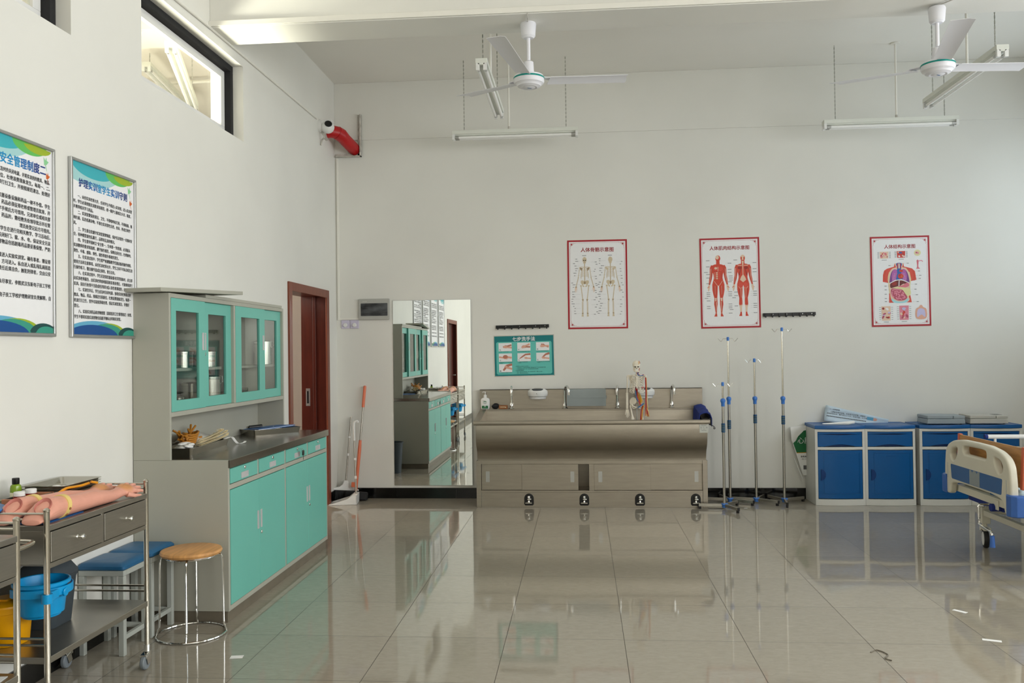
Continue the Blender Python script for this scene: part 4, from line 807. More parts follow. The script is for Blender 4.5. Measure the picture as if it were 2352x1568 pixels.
# lower carcass: sides, back, bottom, face frame
b = MB().box(0, D, 0, 0.022, 0.062, 0.8885).box(0, D, Wc - 0.022, Wc, 0.062, 0.853).box(0, 0.02, 0.022, Wc - 0.022, 0.062, 0.853).box(0.02, D - 0.03, 0.022, Wc - 0.022, 0.062, 0.085)
fx0, fx1 = D - 0.03, D
for a in ((0.022, Wc - 0.022, 0.062, 0.09), (0.022, Wc - 0.022, 0.725, 0.752), (0.022, Wc - 0.022, 0.842, 0.853), (0.89, 0.915, 0.09, 0.725), (0.89, 0.915, 0.752, 0.842), (0.425, 0.445, 0.752, 0.842), (1.345, 1.37, 0.752, 0.842)): b.box(fx0, fx1, a[0], a[1], a[2], a[3])
b.build('lower_carcass', 'cabinet_grey', cab, bevel=0.002)
def recess_pull(par, x, y, z, w, h):
    # vertical or horizontal recessed pull with a raised rim
    o = rrect(y - w / 2, y + w / 2, z - h / 2, z + h / 2, 0.004, 3); i = rrect(y - w / 2 + 0.005, y + w / 2 - 0.005, z - h / 2 + 0.005, z + h / 2 - 0.005, 0.003, 3)
    r1 = [(x + 0.0035, p[0], p[1]) for p in o]; r2 = [(x + 0.0035, p[0], p[1]) for p in i]; r3 = [(x + 0.0008, p[0], p[1]) for p in i]; r0 = [(x, p[0], p[1]) for p in o]
    return MB().loft([r0, r1, r2, r3]).build('pull', 'silver_plastic', par)
def lock(par, x, y, z):
    return MB().lathe([(0.0105, 0), (0.0105, 0.004), (0.008, 0.006), (0, 0.006)], c=(x, y, z), rot=(0, R(90), 0), n=14).build('lock', 'chrome', par)
DR = [(0.026, 0.421), (0.449, 0.886), (0.919, 1.341), (1.374, Wc - 0.026)]
for k, (y0, y1) in enumerate(DR):
    d = MB().box(D - 0.02, D + 0.003, y0, y1, 0.756, 0.839).build('drawer', 'teal_paint', cab, bevel=0.002)
    ym = (y0 + y1) / 2; recess_pull(d, D + 0.003, ym, 0.782, 0.105, 0.034); lock(d, D + 0.003, ym, 0.823)
    if k == 2:
        kb = MB().box(D + 0.009, D + 0.045, ym - 0.0012, ym + 0.0012, 0.82, 0.8265)
        kb.tube(arc3 := [(D + 0.04 + 0.004 * sin(t), ym + 0.007 * sin(t), 0.814 + 0.012 * cos(t)) for t in [2 * pi * i / 12 for i in range(12)]], 0.0012, 6, closed=True)
        ky = MB().prism(rrect(ym + 0.012, ym + 0.045, 0.775, 0.812, 0.008), 'x', D + 0.034, D + 0.04).prism(rrect(ym + 0.025, ym + 0.032, 0.745, 0.777, 0.002), 'x', D + 0.036, D + 0.038)
        q = tag(kb.build('key', 'chrome', d), None, None); ky.build('key_fob', 'black', d, bevel=0.002)
for k, (y0, y1, hand) in enumerate(((0.024, 0.443, 1), (0.446, 0.888, 0), (0.917, 1.356, 1), (1.359, Wc - 0.024, 0))):
    d = MB().box(D - 0.02, D + 0.003, y0, y1, 0.093, 0.722).build('door', 'teal_paint', cab, bevel=0.002)
    y = y1 - 0.022 if hand else y0 + 0.024; recess_pull(d, D + 0.003, y, 0.483, 0.024, 0.108)
    if not hand: lock(d, D + 0.003, y, 0.402)
MB().box(0.0, D - 0.001, 0.0225, Wc + 0.004, 0.854, 0.889).box(D + 0.0005, D + 0.014, 0.0, Wc + 0.004, 0.846, 0.8895).box(0.0, D + 0.0005, 0.0225, Wc + 0.004, 0.8855, 0.8895).build('worktop', mat('steel_top', (150, 146, 138), 0.2, 1.0, noise=0.05, nscale=8), cab, bevel=0.004)
# upper carcass with open niche under the glass doors
b = MB()
for y0, y1 in ((0, 0.02), (Wc - 0.02, Wc)): b.box(0, DU, y0, y1, 0.889, 1.815)
b.box(0, 0.012, 0.02, Wc - 0.02, 0.889, 1.815).box(0.012, DU, 0.02, Wc - 0.02, 1.125, 1.152).box(0.012, DU, 0.02, Wc - 0.02, 1.79, 1.815)
b.box(0.012, DU - 0.03, 0.885, 0.905, 1.152, 1.79).box(DU - 0.03, DU, 0.882, 0.908, 1.152, 1.79)
b.build('upper_carcass', 'cabinet_grey', cab, bevel=0.002)
for y0, y1 in ((0.02, 0.885), (0.905, Wc - 0.02)): MB().box(0.012, 0.155, y0, y1, 1.375, 1.392).build('shelf', 'cabinet_grey', cab, bevel=0.001)
for k, (y0, y1, x, g0, g1) in enumerate(((0.022, 0.448, 0.0, 0.078, 0.366), (0.452, 0.882, -0.022, 0.543, 0.804), (0.908, 1.425, 0.0, 1.001, 1.326), (1.40, Wc - 0.022, -0.02, 1.443, 1.722))):
    xx = DU + x; b = MB().frame(xx - 0.016, xx + 0.002, (y0, y1, 1.153, 1.789), (g0, g1, 1.215, 1.718))
    d = b.build('glass_door', 'teal_paint', cab, bevel=0.0015)
    MB().add([(xx - 0.008, g0, 1.21), (xx - 0.008, g1, 1.21), (xx - 0.008, g1, 1.722), (xx - 0.008, g0, 1.722)], [(0, 1, 2, 3)]).build('pane', 'pane', d, smooth=False)
    if k in (0, 2): recess_pull(d, xx + 0.002, y1 - 0.032, 1.55, 0.026, 0.105)
    if k == 1: recess_pull(d, xx + 0.002, y0 + 0.04, 1.55, 0.026, 0.105); lock(d, xx + 0.002, y0 + 0.038, 1.473)
# loose boards on top
t = MB().box(-0.122, 0.122, -0.465, 0.465, 0.0, 0.022).build('loose_shelf_board', 'cabinet_grey', bevel=0.002)
t.location = (-2.345, 4.93, 1.8345); t.rotation_euler = (R(2.4), 0, R(-5.0)); tag(t, 'long grey board lying askew on top of the teal cabinet', 'board')
t = MB().box(-0.1, 0.1, -0.66, 0.66, 0.0, 0.02).build('cabinet_top_board', 'cabinet_grey', bevel=0.002)
t.location = (-2.372, 5.69, 1.8155); tag(t, 'straight grey board flat on top of the cabinet under the askew one', 'board')

# metal jars behind the glass
def canister(r, h, lid=True, lug=False):
    b = MB().lathe([(0, 0), (r, 0), (r, h * 0.98), (r * 1.03, h), (r * 1.03, h + 0.006), (r * 0.6, h + 0.016), (0, h + 0.018)] if lid else [(0, 0), (r, 0), (r, h), (r - 0.003, h), (r - 0.003, 0.004), (0, 0.004)], n=36)
    return b
def jar(name, y, x, z, r, h, label, clamp=False):
    t = thing(name, label, 'jar', (KX + x, KY + y, z), 0, 'steel jars in the glass fronted cabinet')
    MB().lathe([(0, 0), (r, 0), (r, h), (0, h)], n=36).build('body', 'steel_tray', t, bevel=0.002)
    MB().lathe([(0, h), (r * 1.03, h), (r * 1.03, h + 0.012), (r * 0.7, h + 0.02), (0, h + 0.022)], n=36).build('lid', 'steel_tray', t)
    if clamp: MB().tube([(r, 0, h * 0.8), (r + 0.014, 0, h * 0.86), (r + 0.012, 0, h + 0.015), (r * 0.85, 0, h + 0.02)], 0.003, 6).build('clasp', 'chrome', t)
    return t
jar('sterile_drum', 0.41, 0.085, 1.392, 0.062, 0.085, 'steel drum on the upper shelf behind the first glass door')
jar('sterile_drum', 0.73, 0.09, 1.392, 0.066, 0.085, 'steel drum on the upper shelf behind the second glass door')
jar('sterile_drum', 1.725, 0.085, 1.392, 0.068, 0.16, 'tall steel drum on the upper shelf behind the last glass door', True)
jar('sterile_drum', 0.54, 0.085, 1.152, 0.066, 0.13, 'steel drum with clasp on the lower shelf near the first glass door', True)
jar('sterile_drum', 0.78, 0.09, 1.152, 0.072, 0.165, 'large banded steel drum on the lower shelf behind the second glass door', True)
for i, (y, x) in enumerate(((0.2, 0.1), (0.265, 0.13), (0.34, 0.11))):
    jar('alcohol_jar', y, x, 1.152, 0.026, 0.055, ('small shiny jar nearest the cabinet side on the lower shelf', 'small shiny jar in the middle of three on the lower shelf', 'small shiny jar furthest right of three on the lower shelf')[i])
t = MB().lathe([(0, 0), (0.05, 0), (0.078, 0.06), (0.08, 0.085), (0.076, 0.085), (0.074, 0.06), (0.047, 0.005), (0, 0.005)], n=32).build('basin', 'steel_tray'); t.location = (KX + 0.085, KY + 1.22, 1.152)
tag(t, 'steel bowl on the lower shelf behind the third glass door', 'bowl')

# trays on the worktop
def tray(loc, sx, sy, h, rz, label, cat='tray', mt='steel_tray', group=None, inset=0.014):
    def ring(ex, ey, z, r): return [(p[0], p[1], z) for p in rrect(-ex, ex, -ey, ey, r, 5)]
    a, b_ = sx / 2, sy / 2
    rs = [ring(a - inset, b_ - inset, 0, 0.015), ring(a - 0.003, b_ - 0.003, h - 0.003, 0.022), ring(a + 0.006, b_ + 0.006, h, 0.026), ring(a + 0.006, b_ + 0.006, h + 0.0015, 0.026), ring(a - 0.004, b_ - 0.004, h - 0.0005, 0.021), ring(a - inset - 0.001, b_ - inset - 0.001, 0.0015, 0.014)]
    o = MB().loft(rs).build('instrument_tray', mt); o.location = loc; o.rotation_euler = (0, 0, rz); return tag(o, label, cat, group)
WT = 0.8895
tray((-2.352, 5.06, WT), 0.2, 0.6, 0.042, R(3), 'steel tray full of rubber tubing on the cabinet worktop')
tray((-2.31, 6.14, WT), 0.28, 0.4, 0.04, R(-38), 'steel tray under a blue folder at the far end of the worktop')
f = thing('clipboard_folder', 'blue folder with a black clip lying in the far tray', 'folder', (-2.315, 6.16, WT + 0.03), R(-34)); f.rotation_euler = (R(2), R(-3), R(-34))
MB().box(-0.11, 0.11, -0.16, 0.16, 0.003, 0.006).build('back_cover', 'folder_blue', f, bevel=0.001)
MB().box(-0.1, 0.1, -0.15, 0.15, 0.0065, 0.0105).build('sheets', 'paper', f)
fc = MB().box(-0.11, 0.11, -0.16, 0.16, 0.0108, 0.0135).build('front_cover', 'folder_blue', f, bevel=0.001)
MB().lathe([(0.008, 0.0155), (0.008, 0.0165), (0, 0.0165)], c=(0.03, 0.02, 0), n=12).build('rivet', 'silver_plastic', fc)
c = MB().prism([(-0.012, 0.015), (-0.012, 0.027), (0.0, 0.034), (0.02, 0.02), (0.02, 0.015)], 'x', -0.05, 0.05)
c = c.build('clip', 'black', f, bevel=0.002); c.rotation_euler = (0, 0, R(75)); c.location = (-0.085, -0.05, 0)
# bundles in the near tray
t = thing('rubber_tubing', 'amber rubber tubing tied in a bundle in the near tray', 'tubing', (-2.375, 4.98, WT + 0.012), R(8))
rnd = random.Random(3); tb = []
for i in range(14):
    a = rnd.uniform(-0.35, 0.35); l = rnd.uniform(0.11, 0.18); z = 0.035 + 0.009 * (i % 5)
    s1 = (rnd.uniform(-0.055, 0.055), -l * 0.8, z + rnd.uniform(0.005, 0.06)); s2 = (rnd.uniform(-0.05, 0.05), l * 0.9 + rnd.uniform(-0.02, 0.03), z + rnd.uniform(-0.01, 0.075))
    MB().tube(smooth_path([s1, (rnd.uniform(-0.02, 0.02), -0.05, z + 0.015), (rnd.uniform(-0.01, 0.01), 0.0, z), (rnd.uniform(-0.02, 0.02), 0.055, z + 0.012), s2], 5), 0.0065, 8).build('tube', 'rubber_tube', t)
for i in range(5):
    MB().tube([(0.04 * cos(q) + 0.012, 0.075 * sin(q) - 0.02 + 0.014 * i, 0.045 + 0.012 * i + 0.006 * sin(2 * q)) for q in [2 * pi * j / 18 for j in range(18)]], 0.0065, 8, closed=True).build('tube', 'rubber_tube', t)
MB().tube([(0.024 * cos(q), 0.003, 0.043 + 0.022 * sin(q)) for q in [2 * pi * j / 14 for j in range(14)]], 0.0028, 6, closed=True).build('tie', 'black', t)
t = thing('tourniquet_strips', 'bundle of cream latex strips in the near tray', 'strips', (-2.33, 5.2, WT + 0.012), R(-8))
for i in range(12):
    x = rnd.uniform(-0.035, 0.035); z = 0.01 + 0.008 * (i % 5)
    pth = smooth_path([(x * 0.7, -0.13, z), (x * 0.6, -0.05, z + 0.006), (x, 0.06, z + 0.02), (x * 1.4, 0.14, z + 0.035), (x * 1.4 + 0.004, 0.15, z + 0.045), (x * 1.4 - 0.006, 0.13, z + 0.045)], 5)
    b = MB(); vs = []
    for p in pth: vs += [(p.x - 0.008, p.y, p.z), (p.x + 0.008, p.y, p.z + 0.002), (p.x + 0.008, p.y, p.z + 0.004), (p.x - 0.008, p.y, p.z + 0.003)]
    b.loft([vs[4 * j:4 * j + 4] for j in range(len(pth))]).build('strip', 'latex_cream', t)
t = thing('gauze_bundle', 'white gauze bandages heaped at the near corner of the tray', 'gauze', (-2.32, 4.87, WT + 0.008), 0)
for i in range(6): MB().ell((rnd.uniform(-0.03, 0.03), rnd.uniform(-0.06, 0.09), 0.02 + 0.006 * i), (0.028, 0.055, 0.012), 14, rot=(rnd.uniform(-0.2, 0.2), rnd.uniform(-0.3, 0.3), rnd.uniform(-0.8, 0.8))).build('fold', 'gauze', t)
t = MB()
pth = smooth_path([(-2.27, 5.28, WT + 0.045), (-2.245, 5.33, WT + 0.05), (-2.232, 5.36, WT + 0.02), (-2.222, 5.385, WT + 0.003), (-2.2, 5.42, WT + 0.006), (-2.205, 5.45, WT + 0.012)], 5); vs = []
for p in pth: vs.append([(p.x - 0.006, p.y - 0.006, p.z), (p.x + 0.006, p.y + 0.006, p.z), (p.x + 0.006, p.y + 0.006, p.z + 0.0015), (p.x - 0.006, p.y - 0.006, p.z + 0.0015)])
tag(t.loft(vs).build('white_ribbon', 'gauze'), 'white ribbon trailing over the tray edge onto the worktop', 'ribbon')
t = thing('plastic_bag', 'crumpled clear plastic bag behind the rubber tubing in the tray', 'bag', (-2.4, 5.12, WT + 0.03))
g = MB(); nx, ny = 8, 14; vs = []; fs = []
for i in range(nx + 1):
    for j in range(ny + 1): vs.append((-0.05 + 0.1 * i / nx, -0.2 + 0.4 * j / ny, 0.03 + 0.045 * sin(pi * i / nx) * sin(pi * j / ny) + rnd.uniform(-0.007, 0.007)))
for i in range(nx):
    for j in range(ny): a = i * (ny + 1) + j; fs.append((a, a + 1, a + ny + 2, a + ny + 1))
g.add(vs, fs).build('film', 'thin_film', t, fix=False)

# ---------------------------------------------------------------- bin behind the cabinet, cleaning tools in the corner
t = thing('waste_bin', 'dark grey waste bin between the cabinet and the door, seen in the mirror', 'bin', (-2.33, 6.72, 0))
MB().lathe([(0, 0), (0.1, 0), (0.125, 0.36), (0.132, 0.36), (0.132, 0.375), (0.12, 0.375), (0.096, 0.006), (0, 0.006)], n=32).build('bucket', 'bin_grey', t)
def broom_head():
    return [(-0.02, 0.1), (0.02, 0.1), (0.03, 0.06), (0.06, 0.035), (0.13, 0.018), (0.135, 0.0), (-0.135, 0.0), (-0.13, 0.018), (-0.06, 0.035), (-0.03, 0.06)]
t = thing('broom', 'broom with white fan head and black bristles leaning in the corner', 'broom', (-2.395, 8.44, 0.0)); t.rotation_euler = (R(-3), R(5.5), R(22))
MB().prism([(p[0], p[1] + 0.095) for p in broom_head()], 'y', -0.022, 0.022).build('head', 'white_plastic', t, bevel=0.006)
b = MB()
for i in range(60):
    for j in range(4): x = -0.125 + 0.25 * i / 59; b.bar((x, -0.018 + 0.012 * j, 0.1), (x * 1.12 + rnd.uniform(-0.006, 0.006), (-0.018 + 0.012 * j) * 1.8 + rnd.uniform(-0.006, 0.006), 0.004), 0.0032, 0.0032)
o = b.build('bristles', 'black_soft', t, smooth=False); o['kind'] = 'stuff'
MB().cyl((0, 0, 0.17), (0, 0, 0.83), 0.0095, n=12).build('handle', 'steel', t)
MB().cyl((0, 0, 0.44), (0, 0, 0.465), 0.012, n=12).build('collar', 'white_plastic', t); MB().cyl((0, 0, 0.62), (0, 0, 0.635), 0.012, n=12).build('collar', 'white_plastic', t)
t = thing('dustpan', 'white upright dustpan standing in the corner by the door', 'dustpan', (-2.27, 8.25, 0.0), R(8))
b = MB().prism([(-0.2, 0.002), (0.06, 0.002), (0.065, 0.09), (0.02, 0.095), (-0.03, 0.055), (-0.2, 0.006)], 'y', -0.1, -0.09).prism([(-0.2, 0.002), (0.06, 0.002), (0.065, 0.09), (0.02, 0.095), (-0.03, 0.055), (-0.2, 0.006)], 'y', 0.09, 0.1)
b.prism([(-0.21, 0.001), (0.06, 0.001), (0.06, 0.008), (-0.21, 0.004)], 'y', -0.1, 0.1).prism([(0.053, 0.003), (0.063, 0.003), (0.066, 0.093), (0.056, 0.093)], 'y', -0.1, 0.1).prism([(0.02, 0.088), (0.065, 0.086), (0.066, 0.094), (0.02, 0.096)], 'y', -0.1, 0.1)
b.build('pan', 'white_plastic', t, bevel=0.003)
MB().tube([(0.045, 0, 0.09), (0.03, 0.03, 0.62)], 0.009, 12).build('handle', 'steel', t); MB().tube(smooth_path([(0.03, 0.03, 0.61), (0.027, 0.032, 0.76), (0.035, 0.034, 0.79), (0.06, 0.034, 0.8), (0.066, 0.034, 0.785)], 4), 0.011, 10).build('grip', 'white_plastic', t)
MB().tube([(0.041, 0.008, 0.24), (0.0405, 0.009, 0.265)], 0.013, 12).build('collar', 'white_plastic', t)
MB().tube([(0.036, 0.02, 0.42), (0.0355, 0.021, 0.44)], 0.013, 12).build('collar', 'white_plastic', t)
t = thing('floor_mop', 'orange handled mop leaning on the wall behind the dustpan', 'mop', (-2.275, 8.4, 0.0)); t.rotation_euler = (R(-5.5), R(4.2), 0)
MB().cyl((0, 0, 0.93), (0, 0, 1.13), 0.015, n=14).lathe([(0.015, 1.13), (0.013, 1.145), (0, 1.15)]).build('grip', 'orange', t); MB().cyl((0, 0, 0.6), (0, 0, 0.94), 0.0095, n=12).build('upper_tube', 'steel', t)
MB().tube([(0, 0, 0.1), (0, 0, 0.5), (0, 0, 0.6)], [0.014, 0.018, 0.014], 14).build('sleeve', 'orange', t); MB().box(-0.05, 0.0, -0.015, 0.015, 0.13, 0.18).build('squeeze_lever', 'orange', t, bevel=0.006)
MB().box(-0.1, 0.12, -0.035, 0.035, 0.012, 0.09).build('mop_head', 'black_soft', t, bevel=0.012)
# ---------------------------------------------------------------- steel scrub sink on the back wall
SX0, SX1, SY = -1.01, 1.142, 8.05
sk = thing('scrub_sink', 'long stainless steel scrub sink with sliding doors under the charts', 'sink', ((SX0 + SX1) / 2, SY, 0))
hw = (SX1 - SX0) / 2; cx = (SX0 + SX1) / 2
# frame of the base cabinet, local y=0 is the front
b = MB().box(-hw, -hw + 0.045, 0, 0.44, 0, 0.437).box(hw - 0.045, hw, 0, 0.44, 0, 0.437).box(-hw + 0.045, hw - 0.045, 0, 0.03, 0.405, 0.437).box(-hw + 0.045, hw - 0.045, 0, 0.035, 0.14, 0.158)
b.box(0.05 - cx, 0.098 - cx, 0, 0.03, 0.158, 0.405).box(-hw + 0.045, hw - 0.045, 0.43, 0.44, 0, 0.437).box(-hw + 0.045, hw - 0.045, 0.03, 0.43, 0.12, 0.13)
b.build('base_frame', 'steel_sink', sk, bevel=0.002)
MB().box(-hw + 0.046, hw - 0.046, 0.004, 0.012, 0, 0.14).build('toe_panel', 'steel_sink', sk, bevel=0.001)
for x0, x1, y, hx in ((-0.962, -0.572, 0.022, -0.905), (-0.58, -0.05, 0.008, -0.106), (0.098, 0.62, 0.008, 0.155), (0.61, 1.098, 0.022, 1.043)):
    d = MB().box(x0 - cx, x1 - cx, y, y + 0.012, 0.16, 0.404).build('sliding_door', 'steel_sink', sk, bevel=0.0015)
    o = rrect(hx - cx - 0.018, hx - cx + 0.018, 0.235, 0.335, 0.004, 3); i = rrect(hx - cx - 0.011, hx - cx + 0.011, 0.243, 0.327, 0.003, 3)
    MB().loft([[(p[0], y - 0.0005, p[1]) for p in o], [(p[0], y - 0.003, p[1]) for p in o], [(p[0], y - 0.003, p[1]) for p in i], [(p[0], y - 0.0008, p[1]) for p in i]]).build('recessed_pull', 'aluminium', d)
for x in (-0.515, 0.003, 0.519, 1.031):
    x -= cx
    p = MB().prism([(x - 0.045, 0.03), (x - 0.035, 0.018), (x + 0.035, 0.018), (x + 0.045, 0.03)] + arc(x, 0.085, 0.045, 0, 180, 10, 0.045), 'y', -0.006, 0.006)
    p = p.build('foot_valve_plate', 'black', sk, bevel=0.004)
    MB().ell((x, -0.02, 0.098), (0.014, 0.018, 0.017), 12).ell((x + 0.004, -0.022, 0.08), (0.021, 0.016, 0.01), 12).cyl((x, -0.02, 0.055), (x, -0.02, 0.1), 0.007, n=10).lathe([(0.011, 0.05), (0.006, 0.07)], c=(x, -0.02, 0), n=12).build('valve_stem', 'chrome', p)
    MB().prism([(x - 0.034, 0.042), (x + 0.03, 0.042), (x + 0.027, 0.054), (x - 0.03, 0.054)], 'y', -0.05, -0.006).build('pedal', 'steel', p, bevel=0.003)
# curved apron, profile (y, z) seen from the side
prof = [(0.0, 0.437), (-0.002, 0.46), (-0.012, 0.5), (-0.03, 0.535), (-0.058, 0.565), (-0.085, 0.6), (-0.102, 0.64), (-0.11, 0.69), (-0.112, 0.74), (-0.108, 0.782)]
pp = [(p.x, p.y) for p in smooth_path([(a, z, 0) for a, z in prof], 3)]
ring = lambda x: [(x, y, z) for y, z in pp] + [(x, y + 0.004, z) for y, z in reversed(pp)]
MB().loft([ring(-hw + 0.012), ring(hw - 0.012)]).build('apron', 'steel_sink', sk)
b = MB()
for x in (-hw + 0.012, hw - 0.016):
    side = pp + [(0.43, 0.89), (0.44, 0.437)]
    b.prism(side, 'x', x, x + 0.004)
b.build('side_panel', 'steel_sink', sk, bevel=0.001)
# rim: front roll, sloping sides, back ledge
zf, zb = 0.823, 0.897
r = MB().prism(rrect(-0.128, -0.09, 0.782, 0.823, 0.012, 4), 'x', -hw - 0.008, hw + 0.012)
def strip(x0, x1): return [(x0, -0.09, 0.800), (x1, -0.09, 0.800), (x1, -0.09, 0.823), (x0, -0.09, 0.823)], [(x0, 0.42, 0.872), (x1, 0.42, 0.872), (x1, 0.42, 0.897), (x0, 0.42, 0.897)]
r.loft(list(strip(-hw - 0.008, -hw + 0.055))); r.loft(list(strip(hw - 0.055, hw + 0.012)))
r.box(-hw - 0.008, hw + 0.012, 0.40, 0.445, 0.872, 0.897)
r.build('rim', 'steel_sink', sk, bevel=0.003)
# basin interior
b = MB(); x0, x1, y0, y1 = -hw + 0.055, hw - 0.055, -0.09, 0.402
T = [(x0, y0, 0.815), (x1, y0, 0.815), (x1, y1, 0.89), (x0, y1, 0.89)]; Bm = [(x0 + 0.02, y0 + 0.06, 0.56), (x1 - 0.02, y0 + 0.06, 0.56), (x1 - 0.02, y1 - 0.05, 0.56), (x0 + 0.02, y1 - 0.05, 0.56)]
b.add(T + Bm, [(0, 1, 5, 4), (1, 2, 6, 5), (2, 3, 7, 6), (3, 0, 4, 7), (4, 5, 6, 7)])
o = b.build('basin', 'steel_sink', sk, fix=False, smooth=False)
MB().box(-1.022 - cx, 1.165 - cx, 0.44, 0.456, 0.86, 1.09).box(-1.022 - cx, 1.165 - cx, 0.44, 0.485, 1.082, 1.09).build('splashback', 'steel_sink', sk, bevel=0.002)
MB().box(1.06 - cx, 1.138 - cx, -0.1135, -0.1125, 0.703, 0.778).build('rating_sticker', 'tape_grey', sk)
P = Print((1.06 - cx, -0.1136, 0.703), (1, 0, 0), (0, 0, 1), ['p_ink_soft'])
for y, segs in ((0.065, ((0.015, 0.06),)), (0.05, ((0.008, 0.02), (0.03, 0.042), (0.058, 0.07))), (0.042, ((0.008, 0.018), (0.058, 0.07))), (0.033, ((0.008, 0.02), (0.03, 0.05))), (0.02, ((0.015, 0.06),))):
    for a, c_ in segs: P.rect(a, c_, y, y + 0.0025, 'p_ink_soft')
P.done('sticker_print', sk)
# taps
def tap(x, rz, label):
    t = thing('goose_neck_tap', label, 'tap', (x, SY + 0.424, 0.8975), rz, 'chrome taps along the sink')
    MB().lathe([(0.028, 0), (0.03, 0.004), (0.024, 0.01), (0.017, 0.016), (0.019, 0.04), (0.014, 0.052), (0.012, 0.06)], n=24).build('base', 'chrome', t)
    pth = [(0, 0, 0.05), (0, 0, 0.17)] + [(0, -0.045 + 0.045 * cos(R(q)), 0.17 + 0.05 * sin(R(q))) for q in range(15, 181, 15)] + [(0, -0.09, 0.155)]
    MB().tube(pth, 0.0115, 16).build('spout', 'chrome', t)
    MB().cyl((0, -0.09, 0.135), (0, -0.09, 0.16), 0.0135, n=16).build('aerator', 'chrome', t)
    return t
tap(-0.703, R(4), 'leftmost chrome tap on the sink, next to the scrubbing brush'); tap(-0.176, R(28), 'chrome tap left of the clear tissue box on the sink')
tap(0.342, R(-6), 'chrome tap between the clear tissue box and the model skeleton'); tap(0.867, R(10), 'rightmost chrome tap on the sink')
# round wall dispensers
def dispenser(x, label):
    t = thing('soap_dispenser', label, 'dispenser', (x, SY + 0.44, 1.045), 0, 'white round soap dispensers')
    b = MB(); hs = [(-0.052, 0.72, 0.075), (-0.05, 0.8, 0.085), (-0.03, 0.84, 0.09), (-0.026, 0.88, 0.095), (-0.022, 0.96, 0.102), (0.0, 1.0, 0.11), (0.022, 0.99, 0.11), (0.036, 0.9, 0.098), (0.046, 0.72, 0.078), (0.05, 0.5, 0.05)]
    rings = []
    for z, s, dd in hs: rings.append([(0.1 * s * cos(R(q)), -dd * sin(R(q)) if q <= 180 else 0, z) for q in range(0, 181, 10)])
    b.loft(rings).build('shell', 'white_plastic', t)
    w_ = MB(); rings = []
    for z, s in ((0.034, 0.062), (0.05, 0.055), (0.056, 0.03)): rings.append([(s * cos(R(q)), -0.045 - (0.052 + (0.05 - z) * 0.4) * sin(R(q)) * s / 0.062, z) for q in range(-10, 191, 10)])
    w_.loft(rings).build('level_window', 'dark_window', t)
    MB().ell((-0.006, -0.1105, 0.005), (0.0035, 0.002, 0.0035), 8).build('sensor', 'black', t)
    return t
dispenser(-0.443, 'white round soap dispenser left of the second tap'); dispenser(0.605, 'white round soap dispenser partly behind the model skeleton')
t = thing('tissue_box', 'empty clear acrylic tissue box fixed to the splashback', 'box', (0.035, SY + 0.44, 0.925))
b = MB().box(-0.19, 0.19, -0.1, -0.097, 0, 0.165).box(-0.19, -0.187, -0.097, 0, 0, 0.165).box(0.187, 0.19, -0.097, 0, 0, 0.165).box(-0.187, 0.187, -0.097, 0, 0, 0.003).box(-0.187, 0.187, -0.003, 0, 0.003, 0.165)
b.build('box', 'acrylic', t, bevel=0.001); MB().box(-0.187, 0.187, -0.103, -0.1, 0.08, 0.083).build('fold', 'acrylic', t); MB().box(0.19, 0.2, -0.08, -0.05, 0.07, 0.1).build('latch', 'acrylic', t)
# hand wash bottle
t = thing('hand_wash_bottle', 'white pump bottle with green label at the sink corner', 'bottle', (-0.965, SY + 0.42, 0.8975))
b = MB(); rings = []
for z, w_, d_ in ((0, 0.038, 0.024), (0.008, 0.042, 0.027), (0.03, 0.0455, 0.028), (0.085, 0.045, 0.028), (0.1, 0.042, 0.026), (0.11, 0.03, 0.02), (0.114, 0.016, 0.015)):
    rings.append([(w_ * abs(cos(R(q))) ** 0.6 * (1 if cos(R(q)) >= 0 else -1), d_ * abs(sin(R(q))) ** 0.8 * (1 if sin(R(q)) >= 0 else -1), z) for q in range(0, 360, 12)])
b.loft(rings).build('bottle_body', 'white_plastic', t)
pm = MB().lathe([(0.016, 0.112), (0.016, 0.135), (0.012, 0.142), (0.004, 0.144), (0.004, 0.162), (0.008, 0.164), (0.008, 0.172), (0, 0.173)], n=18).tube([(0, 0, 0.168), (-0.02, -0.004, 0.17), (-0.028, -0.006, 0.164)], [0.005, 0.004, 0.003], 8).build('pump', 'white_plastic', t)
P = Print((-0.03, -0.0302, 0.0), (1, 0, 0), (0, 0, 1), ['green_print'], 0.0002)
P.rect(0.0, 0.06, 0.008, 0.035, 'green_print').up(); P.ellp(0.03, 0.035, 0.008, 0.007, 'white_plastic', 12).rect(0.016, 0.044, 0.02, 0.0225, 'white_plastic')
P.rect(0.012, 0.048, 0.073, 0.077, 'green_print').rect(0.012, 0.048, 0.062, 0.0645, 'green_print').rect(0.018, 0.042, 0.056, 0.058, 'p_ink_soft').rect(0.01, 0.022, 0.086, 0.088, 'p_red'); P.poly([(0.022, 0.078), (0.03, 0.084), (0.038, 0.078)], 'green_print')
P.done('label_print', t)
t = thing('scrub_brush', 'dark round steel wool scrubber beside the hand wash bottle', 'scrubber', (-0.863, SY + 0.42, 0.8975)); b = MB(); rnd = random.Random(9)
for i in range(46):
    a, c_ = rnd.uniform(0, 2 * pi), rnd.uniform(0, pi); ax = Vector((cos(a) * sin(c_), sin(a) * sin(c_), cos(c_))); u = ax.orthogonal().normalized(); w_ = ax.cross(u); r_ = rnd.uniform(0.018, 0.034)
    b.tube([Vector((0, 0, 0.03)) + (u * cos(q) * 1.15 + w_ * sin(q)) * r_ * 0.9 + ax * rnd.uniform(-0.006, 0.006) for q in [2 * pi * j / 12 for j in range(12)]], 0.0022, 5, closed=True)
for i, v in enumerate(b.v): b.v[i] = (v[0] * 1.15, v[1] * 0.8, max(0.001, v[2] * 0.9))
